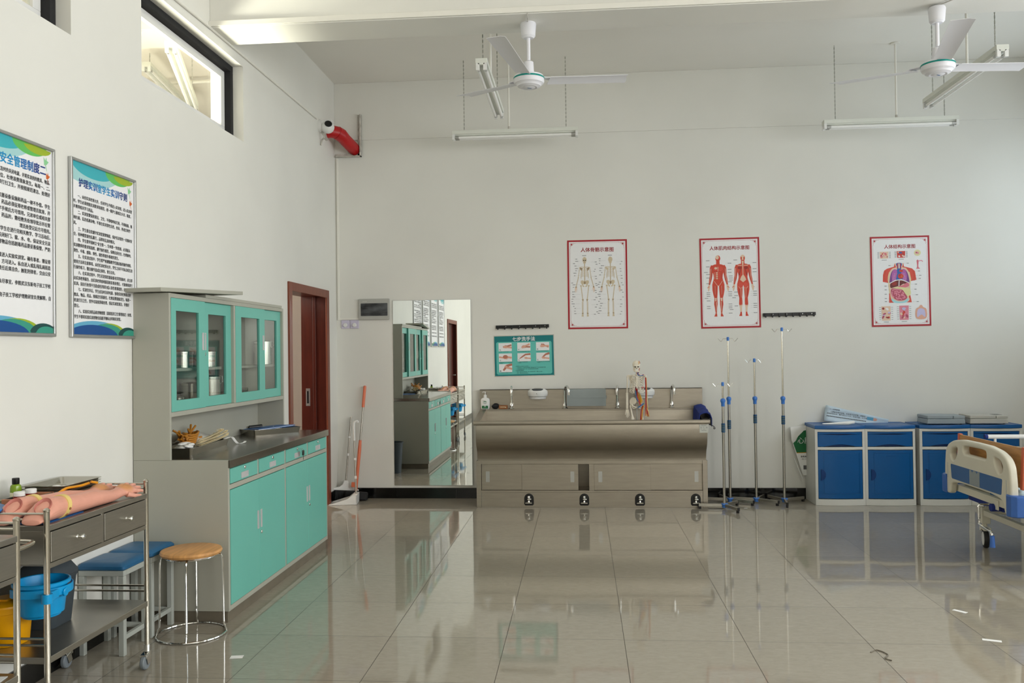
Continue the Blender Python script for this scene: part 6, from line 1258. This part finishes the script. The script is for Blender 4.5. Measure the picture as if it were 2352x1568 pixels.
for s in (-1, 1):
    b = MB(); rg = []
    for z, e in ((0.385, -0.006), (0.391, 0.0), (0.515, 0.0), (0.522, -0.006)):
        pts = [(-0.035 + 0.0, s * (hw_ - 0.045)), (-0.04 - e, s * (hw_ - 0.03)), (-0.035 - e, s * (hw_ + 0.02 + e)), (-0.01, s * (hw_ + 0.045 + e)), (0.05, s * (hw_ + 0.05 + e)), (0.12, s * (hw_ + 0.045 + e)), (0.12, s * (hw_ + 0.01)), (0.03, s * (hw_ + 0.0)), (0.0, s * (hw_ - 0.045))]
        rg.append([(p[0], p[1], z) for p in pts])
    b.loft(rg).build('corner_bumper', 'bed_blue', bed, bevel=0.006)
# frame
fr = MB().box(0.03, 1.95, -hw_ + 0.06, -hw_ + 0.1, 0.4, 0.45).box(0.03, 1.95, hw_ - 0.1, hw_ - 0.06, 0.4, 0.45).box(0.03, 0.07, -hw_ + 0.1, hw_ - 0.1, 0.4, 0.45).box(1.91, 1.95, -hw_ + 0.1, hw_ - 0.1, 0.4, 0.45).box(0.95, 0.99, -hw_ + 0.1, hw_ - 0.1, 0.4, 0.44)
fr.build('frame', 'cream_plastic', bed, bevel=0.004)
LY = 0.375
for lx in (0.2, 1.75):
    for s in (-1, 1):
        lg = MB().box(lx - 0.03, lx + 0.03, s * LY - 0.03, s * LY + 0.03, 0.175, 0.42).build('leg', 'cream_plastic', bed, bevel=0.004)
        w_ = MB().lathe([(0.03, -0.016), (0.062, -0.016), (0.066, -0.01), (0.066, 0.01), (0.062, 0.016), (0.03, 0.016)], c=(lx, s * LY - 0.012, 0.066), rot=(R(90), 0, R(75)), n=28).build('wheel', 'rubber', lg)
        MB().lathe([(0.0, 0.018), (0.048, 0.018), (0.05, 0.012), (0.05, -0.012), (0.048, -0.018), (0, -0.018)], c=(lx, s * LY - 0.012, 0.066), rot=(R(90), 0, R(75)), n=24).build('wheel_disc', 'white_plastic', lg)
        MB().cyl((lx, s * LY, 0.14), (lx, s * LY, 0.185), 0.018, n=14).prism([(s * LY - 0.045, 0.15), (s * LY + 0.03, 0.15), (s * LY + 0.025, 0.115), (s * LY, 0.135), (s * LY - 0.045, 0.125)], 'x', lx - 0.025, lx + 0.028).build('castor_fork', 'cream_plastic', lg, bevel=0.003)
    MB().box(lx - 0.02, lx + 0.02, -LY + 0.03, LY - 0.03, 0.235, 0.275).build('cross_bar', 'cream_plastic', bed, bevel=0.003)
for s in (-1, 1): MB().box(0.23, 1.72, s * LY - 0.018, s * LY + 0.018, 0.24, 0.27).build('side_bar', 'cream_plastic', bed, bevel=0.003)
MB().box(0.06, 0.13, -0.2, 0.3, 0.36, 0.4).cyl((0.0, -0.16, 0.385), (0.13, -0.16, 0.385), 0.026, n=16).build('crank_bracket', 'cloth_navy', bed, bevel=0.004)
MB().box(0.021, 0.0295, -0.22, -0.15, 0.375, 0.44).build('bracket_plate', 'cream_plastic', bed, bevel=0.004)
ck = MB().tube([(0.02, -0.105, 0.39), (-0.045, -0.105, 0.39)], 0.013, 12).tube(smooth_path([(-0.045, -0.105, 0.395), (-0.052, -0.106, 0.37), (-0.05, -0.108, 0.29), (-0.055, -0.13, 0.265), (-0.075, -0.3, 0.262), (-0.08, -0.345, 0.258), (-0.08, -0.355, 0.24)], 4), 0.0085, 10).build('crank', 'chrome', bed)
MB().tube([(-0.08, -0.356, 0.24), (-0.08, -0.357, 0.165)], [0.013, 0.017], 14).build('crank_handle', 'bed_blue', ck)
MB().box(0.06, 1.93, -hw_ + 0.07, hw_ - 0.07, 0.452, 0.54).build('mattress', 'cloth_light', bed, bevel=0.03, seg=4)
MB().prism(rrect(-hw_ + 0.02, hw_ - 0.02, 0.38, 0.95, 0.06), 'x', 1.96, 2.0).build('head_board', 'cream_plastic', bed, bevel=0.01)
for s in (-1, 1):
    rl = MB().tube([(0.28, s * (hw_ + 0.0), 0.79), (1.5, s * (hw_ + 0.0), 0.79)], 0.016, 14)
    for k in range(5): rl.tube([(0.34 + 0.27 * k, s * (hw_ - 0.0), 0.44), (0.34 + 0.27 * k, s * hw_, 0.785)], 0.009, 10)
    rl = rl.build('side_rail', 'white_plastic', bed); MB().cyl((0.265, s * hw_, 0.79), (0.285, s * hw_, 0.79), 0.0175, n=14).build('rail_cap', 'cloth_navy', rl)
# dining board stowed inside the foot board
t = thing('overbed_board', 'wooden overbed board with orange edges leaning inside the foot board', 'board', (bx + 0.075, 6.14, 0.545)); t.rotation_euler = (0, R(3), 0)
MB().box(-0.009, 0.009, -0.44, 0.46, 0.01, 0.265).build('panel', 'board_wood', t, bevel=0.002)
for s in (-0.455, 0.472): MB().box(-0.013, 0.013, s - 0.016, s + 0.016, 0.0, 0.272).build('edge_strip', 'board_edge', t, bevel=0.005)
# training mannequin lying on the bed, feet towards the foot board
t = thing('training_mannequin', 'pink training mannequin lying on the bed, only its feet in view', 'mannequin', (bx + 0.36, 5.96, 0.54))
b = MB()
for y in (-0.12, 0.1):
    b.loft([[(x, y + r_ * cos(q), 0.005 + zc + rz * sin(q)) for q in [2 * pi * k / 18 for k in range(18)]] for x, zc, r_, rz in ((0.0, 0.1, 0.02, 0.03), (0.012, 0.09, 0.04, 0.06), (0.04, 0.08, 0.045, 0.075), (0.075, 0.06, 0.042, 0.058), (0.12, 0.052, 0.04, 0.048), (0.3, 0.062, 0.055, 0.06), (0.45, 0.062, 0.058, 0.06), (0.62, 0.075, 0.075, 0.074), (0.85, 0.085, 0.09, 0.084))])
b.loft([[(x, -0.01 + r_ * cos(q), 0.09 + rz * sin(q)) for q in [2 * pi * k / 20 for k in range(20)]] for x, r_, rz in ((0.8, 0.16, 0.084), (0.95, 0.18, 0.088), (1.1, 0.15, 0.085), (1.3, 0.17, 0.088), (1.4, 0.12, 0.07), (1.44, 0.05, 0.05), (1.48, 0.05, 0.05))])
b.ell((1.54, -0.01, 0.1), (0.11, 0.075, 0.085), 18).build('body', 'mannequin_pink', t)
# scraps on the floor
for (x, y, a, sx, sy, lb) in ((2.06, 4.93, -50, 0.075, 0.028, 'white paper scrap on the tiles, the further of two at the right'), (2.01, 4.45, -20, 0.085, 0.028, 'white paper scrap on the tiles, the nearer of two at the right'), (-1.69, 4.05, 10, 0.06, 0.04, 'white paper scrap on the tiles by the teal cabinet'), (1.48, 8.03, 0, 0.03, 0.012, 'tiny white scrap on the floor by the drip stand feet')):
    o = MB().box(-sx / 2, sx / 2, -sy / 2, sy / 2, 0.0006, 0.0014).build('paper_scrap', 'paper'); o.location = (x, y, 0); o.rotation_euler = (0, 0, R(a)); tag(o, lb, 'paper scrap', 'paper scraps on the floor')
pts = [(3.5, 7.72), (3.48, 7.64), (3.52, 7.6), (3.6, 7.585), (3.55, 7.61), (3.525, 7.66)]
tag(MB().prism(pts, 'z', 0.0006, 0.003).build('orange_peel', 'amber'), 'orange scrap on the floor under the bed', 'scrap')
tag(MB().tube(smooth_path([(1.36, 4.25, 0.003), (1.4, 4.28, 0.003), (1.43, 4.22, 0.003), (1.4, 4.17, 0.003), (1.42, 4.14, 0.003)], 4), 0.0025, 6).build('thread_scrap', 'plinth'), 'dark curl of thread lying on a tile joint', 'thread')
# ---------------------------------------------------------------- padded benches and the wooden stool
def bench(x, y, label):
    t = thing('padded_bench', label, 'bench', (x, y, 0), 0, 'blue padded benches against the cabinet'); hx, hy = 0.116, 0.122
    b = MB(); rg = []
    for z, e in ((0.418, 0.0), (0.424, 0.006), (0.438, 0.006), (0.449, -0.004), (0.454, -0.03)): rg.append([(p[0], p[1], z) for p in rrect(-hx - e, hx + e, -hy - e, hy + e, 0.018, 4)])
    b.loft(rg).build('cushion', 'leather_blue', t)
    f = MB(); w = 0.028
    for a in ((-hx, hx, -hy, -hy + w), (-hx, hx, hy - w, hy), (-hx, -hx + w, -hy + w, hy - w), (hx - w, hx, -hy + w, hy - w)): f.box(a[0], a[1], a[2], a[3], 0.39, 0.417)
    f.build('seat_frame', 'bench_grey', t, bevel=0.003)
    for sx in (-1, 1):
        for sy in (-1, 1): MB().box(sx * (hx - w / 2) - w / 2, sx * (hx - w / 2) + w / 2, sy * (hy - w / 2) - w / 2, sy * (hy - w / 2) + w / 2, 0, 0.39).build('leg', 'bench_grey', t, bevel=0.003)
    for s in (-1, 1): MB().box(s * (hx - w / 2) - 0.01, s * (hx - w / 2) + 0.01, -hy + w, hy - w, 0.075, 0.098).build('stretcher', 'bench_grey', t, bevel=0.002)
    MB().box(-hx + w, hx - w, hy - 0.03, hy - 0.01, 0.075, 0.098).build('stretcher', 'bench_grey', t, bevel=0.002)
    return t
bn = bench(-2.364, 4.15, 'blue padded bench nearer the trolley')
dup(bn, (-2.361, 4.418, 0), 0, 'blue padded bench squeezed between the other bench and the cabinet')
t = thing('wooden_stool', 'round wooden stool on bent chrome wire legs by the cabinet', 'stool', (-2.068, 4.375, 0))
MB().lathe([(0, 0.417), (0.136, 0.417), (0.152, 0.424), (0.157, 0.435), (0.152, 0.445), (0.14, 0.449), (0, 0.449)], n=48).build('seat', 'stool_wood', t)
MB().tube([(0.128 * cos(q), 0.128 * sin(q), 0.412) for q in [2 * pi * k / 40 for k in range(40)]], 0.005, 8, closed=True).build('seat_ring', 'chrome', t)
MB().tube([(0.175 * cos(q), 0.175 * sin(q), 0.006) for q in [2 * pi * k / 48 for k in range(48)]], 0.0055, 8, closed=True).build('floor_ring', 'chrome', t)
for a in (16, 106, 196, 286):
    c, s_ = cos(R(a)), sin(R(a)); pth = smooth_path([(0.115 * c, 0.115 * s_, 0.413), (0.142 * c, 0.142 * s_, 0.41), (0.156 * c, 0.156 * s_, 0.385), (0.159 * c, 0.159 * s_, 0.2), (0.161 * c, 0.161 * s_, 0.06), (0.166 * c, 0.166 * s_, 0.035), (0.175 * c, 0.175 * s_, 0.008)], 5)
    MB().tube(pth, 0.0055, 10).build('leg', 'chrome', t)

# ---------------------------------------------------------------- steel trolleys
TL, TW = 0.775, 0.41
def trolley(x, y, label):
    # local: front edge (drawers) at x = 0, near end at y = 0
    t = thing('steel_trolley', label, 'trolley', (x, y, 0), 0, 'steel medical trolleys along the left wall'); p = 0.0115
    posts = [(-p, p), (-p, TL - p), (-TW + p, p), (-TW + p, TL - p)]
    for px_, py_ in posts:
        o = MB().cyl((px_, py_, 0.105), (px_, py_, 0.876), p, n=18).lathe([(p, 0.872), (p + 0.0012, 0.874), (p + 0.001, 0.88), (0.006, 0.886), (0, 0.887)], c=(px_, py_, 0), n=18).build('post', 'steel_tube', t)
        MB().cyl((px_, py_, 0.078), (px_, py_, 0.112), 0.014, n=14).obox((px_, py_ - 0.012, 0.066), (0.03, 0.05, 0.02), (R(12), 0, 0)).obox((px_ - 0.016, py_ - 0.016, 0.048), (0.004, 0.03, 0.045), (R(20), 0, 0)).obox((px_ + 0.016, py_ - 0.016, 0.048), (0.004, 0.03, 0.045), (R(20), 0, 0)).build('castor_fork', 'chrome', o, bevel=0.002)
        MB().lathe([(0.012, -0.011), (0.03, -0.011), (0.034, -0.006), (0.034, 0.006), (0.03, 0.011), (0.012, 0.011)], c=(px_, py_ - 0.02, 0.034), rot=(0, R(90), 0), n=24).build('wheel', mat('castor_grey', (120, 128, 134), 0.5, noise=0.05) if 'castor_grey' not in M else 'castor_grey', o)
    MB().box(-TW + 0.004, -0.003, 0.004, TL - 0.004, 0.796, 0.82).build('top_shelf', 'steel', t, bevel=0.003)
    MB().box(-TW + 0.004, -0.003, 0.004, TL - 0.004, 0.29, 0.316).build('lower_shelf', 'steel', t, bevel=0.003)
    b = MB().box(-TW + 0.02, -TW + 0.025, 0.024, TL - 0.024, 0.665, 0.796).box(-TW + 0.02, -0.012, 0.02, 0.024, 0.665, 0.796).box(-TW + 0.02, -0.012, TL - 0.024, TL - 0.02, 0.665, 0.796)
    b.box(-0.03, -0.006, 0.023, TL - 0.023, 0.652, 0.672).box(-0.03, -0.006, TL / 2 - 0.01, TL / 2 + 0.01, 0.672, 0.796).box(-TW + 0.02, -0.03, 0.023, TL - 0.023, 0.66, 0.665)
    b.build('drawer_case', 'steel', t, bevel=0.002)
    for y0, y1 in ((0.026, TL / 2 - 0.012), (TL / 2 + 0.012, TL - 0.026)):
        d = MB().box(-0.02, -0.003, y0, y1, 0.675, 0.792).build('drawer', 'steel', t, bevel=0.002)
        MB().lathe([(0.009, 0), (0.0055, 0.004), (0.005, 0.014), (0.0115, 0.02), (0.012, 0.026), (0.007, 0.031), (0, 0.032)], c=(-0.003, (y0 + y1) / 2, 0.737), rot=(0, R(90), 0), n=18).build('knob', 'chrome', d)
    for z in (0.842, 0.864): # guard rails: back and both ends, two bars
        for a, c in (((-TW + p, p, z), (-TW + p, TL - p, z)), ((-TW + p, p, z), (-p, p, z)), ((-TW + p, TL - p, z), (-p, TL - p, z))): MB().tube([a, c], 0.005, 10).build('guard_rail', 'steel_tube', t)
    for z in (0.36, 0.385):
        for a, c in (((-TW + p, p, z), (-TW + p, TL - p, z)), ((-TW + p, p, z), (-p, p, z)), ((-TW + p, TL - p, z), (-p, TL - p, z))): MB().tube([a, c], 0.005, 10).build('guard_rail', 'steel_tube', t)
    y0 = TL - p
    pth = smooth_path([(-p, y0, 0.765), (-p - 0.002, y0 + 0.06, 0.767), (-0.02, y0 + 0.105, 0.77), (-0.05, y0 + 0.12, 0.77), (-TW / 2, y0 + 0.122, 0.77), (-TW + 0.05, y0 + 0.12, 0.77), (-TW + 0.02, y0 + 0.105, 0.77), (-TW + p + 0.002, y0 + 0.06, 0.767), (-TW + p, y0, 0.765)], 4)
    return t, pth
t1, _ = trolley(-2.048, 3.13, 'steel trolley with drawers carrying the two training arms')
t2 = dup(t1, (-2.05, 2.205, 0), 0, 'steel trolley cut off by the lower left picture corner')
# the nearer trolley has its push handle on the far end
MB().tube(_, 0.0095, 12).build('push_handle', 'steel_tube', t2)

# training arms
def arm_thing(x, y, rz, label):
    t = thing('arm_trainer', label, 'training arm', (x, y, 0.8215), rz, 'pink injection training arms on the trolley')
    b = MB(); prof = [(-0.102, 0.03, 0.008, 0, 0.0), (-0.1, 0.046, 0.014, 0, 0.0), (-0.085, 0.056, 0.024, 0, 0), (-0.055, 0.062, 0.039, 0, 0), (-0.02, 0.062, 0.052, 0, 0), (0.01, 0.06, 0.057, 0, 0), (0.06, 0.054, 0.055, 0, 0), (0.12, 0.05, 0.05, 0, 0), (0.19, 0.048, 0.047, 0, 0), (0.24, 0.05, 0.046, 0, 0), (0.3, 0.048, 0.045, 0, 0), (0.37, 0.041, 0.039, 0, -0.002), (0.43, 0.034, 0.033, 0, -0.002), (0.475, 0.029, 0.028, 0, 0.0), (0.5, 0.03, 0.026, 0, 0.002), (0.53, 0.037, 0.026, 0, 0.006), (0.565, 0.043, 0.0235, 0, 0.009), (0.6, 0.043, 0.018, 0, 0.008), (0.612, 0.03, 0.011, 0, 0.006)]
    b.loft([[(cxx + (0.84 if yy < 0.45 else 1.0) * rx * cos(q), yy, 0.8 * (rz_ + zz + rz_ * sin(q))) for q in [2 * pi * k / 24 for k in range(24)]] for yy, rx, rz_, cxx, zz in prof])
    for i, (ox, l, a, dz) in enumerate(((-0.032, 0.056, 9, 0.0), (-0.011, 0.072, 3, 0.004), (0.011, 0.068, -3, 0.003), (0.032, 0.05, -10, -0.002))):
        s0 = Vector((ox, 0.585, 0.02)); d = Vector((-sin(R(a)), cos(R(a)), 0))
        b.tube([s0, s0 + d * l * 0.5 + Vector((0, 0, 0.004 + dz)), s0 + d * l * 0.85 + Vector((0, 0, 0.001 + dz)), s0 + d * l + Vector((0, 0, -0.004 + dz))], [0.011, 0.0088, 0.008, 0.0045], 14)
    b.tube([(0.03, 0.515, 0.018), (0.05, 0.545, 0.012), (0.056, 0.575, 0.009), (0.055, 0.6, 0.008)], [0.014, 0.0115, 0.0092, 0.005], 14)
    # the hand lies rolled a little towards the trolley front
    for i, (x, y, z) in enumerate(b.v):
        k = max(0.0, min(1.0, (y - 0.44) / 0.08)) * R(20); zc = 0.02
        b.v[i] = (x * cos(k) + (z - zc) * sin(k), y, max(0.001, zc - x * sin(k) + (z - zc) * cos(k) + 0.012 * k / R(20)))
    o = b.build('arm', 'mannequin_skin', t)
    rm = o.modifiers.new('fuse', 'REMESH'); rm.mode = 'VOXEL'; rm.voxel_size = 0.0022; rm.use_smooth_shade = True
    sm = o.modifiers.new('soften', 'SMOOTH'); sm.factor = 0.5; sm.iterations = 2
    # injection pad recess on the shoulder, facing up and inwards; the hollow's shade is in the darker pink
    pad = MB(); nrm = Vector((0.18, -0.62, 0.76)).normalized(); u = nrm.cross(Vector((1, 0, 0))).normalized(); w = nrm.cross(u); c = Vector((0.012, -0.045, 0.0665)); rg = []
    for sc, dp in ((0.041, -0.004), (0.0385, 0.0035), (0.036, 0.001), (0.03, -0.003), (0.012, -0.004)): rg.append([c + (u * cos(q) * 1.0 + w * sin(q) * 0.72) * sc + nrm * dp for q in [2 * pi * k / 28 for k in range(28)]])
    pad.loft(rg).build('shoulder_pad', 'pad_pink_shaded', t)
    st = MB(); rg = []
    for yy, e in ((0.06, 0.0), (0.061, 0.004), (0.083, 0.004), (0.084, 0.0)): rg.append([((0.0445 + e) * cos(q), yy + 0.014 * sin(q), 0.0432 + (0.0432 + e) * sin(q)) for q in [2 * pi * k / 36 for k in range(36)]])
    sp_ = st.loft(rg, caps=False).build('strap', 'strap_yellow', t, fix=True)
    for q in (-8, -38): MB().lathe([(0.0055, 0), (0.005, 0.003), (0.002, 0.004), (0, 0.004)], c=(0.0485 * cos(R(q)), 0.0725 + 0.014 * sin(R(q)), 0.0432 + 0.0472 * sin(R(q))), rot=(0, R(90 - q), 0), n=12).build('stud', 'brown_label', sp_)
    return t
arm_thing(-2.108, 3.222, R(-1.5), 'pink training arm nearer the trolley front edge')
arm_thing(-2.228, 3.22, R(-2), 'pink training arm lying behind the other one'),
tag(MB().box(-0.14, 0.12, -0.14, 0.12, 0.0004, 0.0022).build('blue_cloth', 'folder_blue'), 'blue sheet lying under the training arms', 'sheet'); bpy.data.objects['blue_cloth'].location = (-2.2, 3.3, 0.8203)
pth = smooth_path([(-2.2, 3.47, 0.89), (-2.205, 3.53, 0.9), (-2.21, 3.6, 0.896), (-2.213, 3.66, 0.893), (-2.195, 3.69, 0.9)], 4)
t = thing('tourniquet_tube', 'orange tourniquet tube lying across the rear training arm', 'tube', (-2.2, 3.55, 0.9))
MB().tube([(p.x + 2.2 - 0.02, p.y - 3.55, p.z - 0.9) for p in pth], 0.0055, 10).build('tube', 'amber', t); MB().tube([(0.018 - 0.02, 0.13, 0.006), (0.03 - 0.02, 0.16, -0.003)], 0.0055, 10).build('tube_end', 'amber', t)
# stacked steel trays at the back of the trolley
for i in range(4):
    o = tray((-2.345, 3.695, 0.8215 + 0.0105 * i + (0.0025 if i else 0)), 0.2, 0.29, 0.05, R(2 - i * 0.6), ('lowest', 'second lowest', 'second highest', 'topmost')[i] + ' steel tray in the stack of four behind the training arms', 'tray', 'steel_tray', 'stacked steel trays on the trolley', inset=0.022)
t = MB().lathe([(0, 0), (0.028, 0), (0.048, 0.028), (0.052, 0.03), (0.047, 0.03), (0.027, 0.003), (0, 0.003)], n=30, sx=1.0, sy=1.5).build('kidney_dish', 'steel_tray'); t.location = (-2.32, 3.63, 0.866); tag(t, 'oval steel dish with cotton lying in the topmost tray', 'dish')
t = MB().ell((0, 0, 0.02), (0.03, 0.024, 0.015), 12).ell((0.02, 0.02, 0.017), (0.02, 0.018, 0.013), 10).ell((-0.015, -0.02, 0.016), (0.018, 0.018, 0.012), 10).build('cotton', 'gauze'); t.location = (-2.32, 3.61, 0.867); tag(t, 'white cotton swabs heaped in the oval dish', 'cotton')
# bottle rack
rk = thing('bottle_rack', 'wood ended steel bottle rack holding red capped bottles', 'rack', (-2.33, 3.47, 0.8235), R(0))
for y in (-0.13, 0.055): MB().box(-0.05, 0.05, y - 0.006, y + 0.006, 0.0, 0.062).build('end_panel', 'rack_wood', rk, bevel=0.002)
b = MB()
for z in (0.002, 0.05):
    for x in (-0.051, 0.047): b.box(x, x + 0.004, -0.125, 0.05, z, z + 0.012)
b.box(-0.047, 0.047, -0.124, 0.049, 0.0, 0.002); b.build('rack_frame', 'steel_tray', rk, bevel=0.001)
def bottle(x, y, label, big=False):
    t = thing('reagent_bottle', label, 'bottle', (x, y, 0.8262), 0, 'small bottles in the wood ended rack')
    if big:
        MB().lathe([(0, 0), (0.021, 0), (0.022, 0.004), (0.022, 0.085), (0.02, 0.095), (0.011, 0.103), (0.011, 0.107)], n=26).build('glass_body', 'green_glass', t)
        lb = MB().lathe([(0.0223, 0.008), (0.0225, 0.009), (0.0225, 0.066), (0.0223, 0.067)], n=26).build('paper_label', 'label_cream', t)
        MB().loft([[(0.0228 * cos(R(q)), 0.0228 * sin(R(q)), z) for q in range(-80, -9, 10)] + [(0.0226 * cos(R(q)), 0.0226 * sin(R(q)), z) for q in range(-10, -81, -10)] for z in (0.044, 0.066)]).build('red_block', 'label_red', lb)
        MB().lathe([(0.0135, 0.101), (0.0145, 0.103), (0.0145, 0.125), (0.013, 0.127), (0, 0.127)], n=22).build('cap', 'black', t)
    else:
        MB().lathe([(0, 0), (0.021, 0), (0.022, 0.003), (0.022, 0.05), (0.02, 0.056), (0.02, 0.066)], n=24).build('glass_body', 'bottle_dark', t)
        MB().lathe([(0.0205, 0.056), (0.0245, 0.058), (0.0245, 0.066), (0.0205, 0.067)], n=24).build('seal_ring', 'bottle_red', t); MB().lathe([(0.02, 0.067), (0.0215, 0.068), (0.0215, 0.083), (0.02, 0.085), (0, 0.085)], n=24).build('cap', 'white_plastic', t)
bottle(-2.33, 3.375, 'white capped dark bottle at the near end of the rack'); bottle(-2.33, 3.45, 'white capped dark bottle at the far end of the rack')
t = bottle(-2.415, 3.475, 'green bottle with black cap and red label behind the rack', True)
t = MB().lathe([(0, 0), (0.06, 0), (0.085, 0.045), (0.088, 0.047), (0.083, 0.047), (0.058, 0.004), (0, 0.004)], n=32).build('steel_bowl', 'steel_tray'); t.location = (-2.36, 3.16, 0.8215); tag(t, 'steel bowl at the near end of the trolley behind the arms', 'bowl')
t = MB().prism([(-0.06, 0), (0.05, 0.0), (0.06, 0.008), (0.01, 0.028), (-0.04, 0.018)], 'y', -0.06, 0.05).build('blue_wrap', 'folder_blue', bevel=0.006); t.location = (-2.315, 3.17, 0.8696); t.rotation_euler = (0, 0, 0.4); tag(t, 'crumpled blue wrap on the steel bowl', 'wrap')
# pails under the trolley top
t = thing('clip_on_pail', 'bright blue pail clipped to the near trolley post', 'pail', (-2.17, 3.275, 0.437))
b = MB().lathe([(0, 0.0), (0.07, 0.0), (0.072, 0.008), (0.082, 0.012), (0.094, 0.118), (0.094, 0.124), (0.106, 0.126), (0.106, 0.138), (0.1, 0.14), (0.095, 0.138), (0.092, 0.12), (0.079, 0.016), (0, 0.01)], n=44).build('pail_body', 'bucket_blue', t)
hd = MB(); P_ = [(0.109 * cos(R(q)), 0.109 * sin(R(q)), 0.11) for q in range(-130, 51, 10)]; rg = [[(x * 1.0, y, z - 0.02), (x * 1.05, y * 1.05, z - 0.02), (x * 1.05, y * 1.05, z + 0.012), (x, y, z + 0.012)] for x, y, z in P_]
hd.loft(rg).build('bail_handle', 'bucket_blue', t, bevel=0.002)
MB().tube([(0.1105, -0.1335, 0.085), (0.1105, -0.1335, 0.12)], 0.02, 18).build('post_clip', 'bucket_blue', t); MB().obox((0.1, -0.09, 0.102), (0.02, 0.08, 0.034), (0, 0, R(5))).build('clip_bar', 'bucket_blue', t, bevel=0.003)
MB().lathe([(0.017, 0), (0.017, 0.008), (0.014, 0.01), (0, 0.01)], c=(0.108, -0.02, 0.098), rot=(0, R(90), 0), n=10).build('clip_knob', 'bucket_blue', t)
t = thing('sharps_pail', 'yellow sharps pail on the lower trolley shelf', 'pail', (-2.335, 3.3, 0.3165))
MB().lathe([(0, 0), (0.078, 0), (0.082, 0.006), (0.092, 0.13), (0.095, 0.132), (0.097, 0.16), (0.09, 0.16)], n=40).build('pail_body', 'bucket_yellow', t)
MB().lathe([(0, 0.176), (0.05, 0.175), (0.088, 0.17), (0.1, 0.163), (0.101, 0.156), (0.096, 0.156)][::-1], n=40).prism(rrect(-0.03, 0.03, -0.04, 0.02, 0.01), 'z', 0.17, 0.182).build('lid', 'bucket_yellow', t)
t = thing('swing_lid_bin', 'dark grey swing lid bin behind the blue pail on the trolley shelf', 'bin', (-2.315, 3.53, 0.3165))
b = MB(); b.loft([[(p[0], p[1], z) for p in rrect(-0.085 * k, 0.085 * k, -0.1 * k, 0.1 * k, 0.03, 5)] for z, k in ((0, 0.82), (0.005, 0.84), (0.19, 1.0), (0.2, 1.05), (0.206, 1.05))]).build('bin_body', 'bin_grey', t)
MB().loft([[(p[0], p[1], z) for p in rrect(-0.085 * k, 0.085 * k, -0.1 * k, 0.1 * k, 0.03, 5)] for z, k in ((0.207, 1.06), (0.22, 1.07), (0.258, 0.85), (0.264, 0.78))]).build('lid', 'bin_grey', t); MB().box(0.03, 0.105, -0.012, 0.012, 0.2, 0.21).build('latch', 'bin_grey', t, bevel=0.002)
t = MB().box(-0.14, 0.14, -0.1, 0.1, 0.0, 0.0015).build('paper_sheet', 'paper'); t.location = (-2.2, 2.82, 0.3165); t.rotation_euler = (0, 0, R(10)); tag(t, 'white sheet of paper on the lower shelf of the nearer trolley', 'paper')
# second blue pail hangs on the nearer trolley, as the mirror shows
p0 = [o for o in bpy.data.objects if o.name == 'clip_on_pail'][0]
dup(p0, (-2.17, 2.35, 0.437), 0, 'bright blue pail on the nearest trolley, seen only in the mirror')
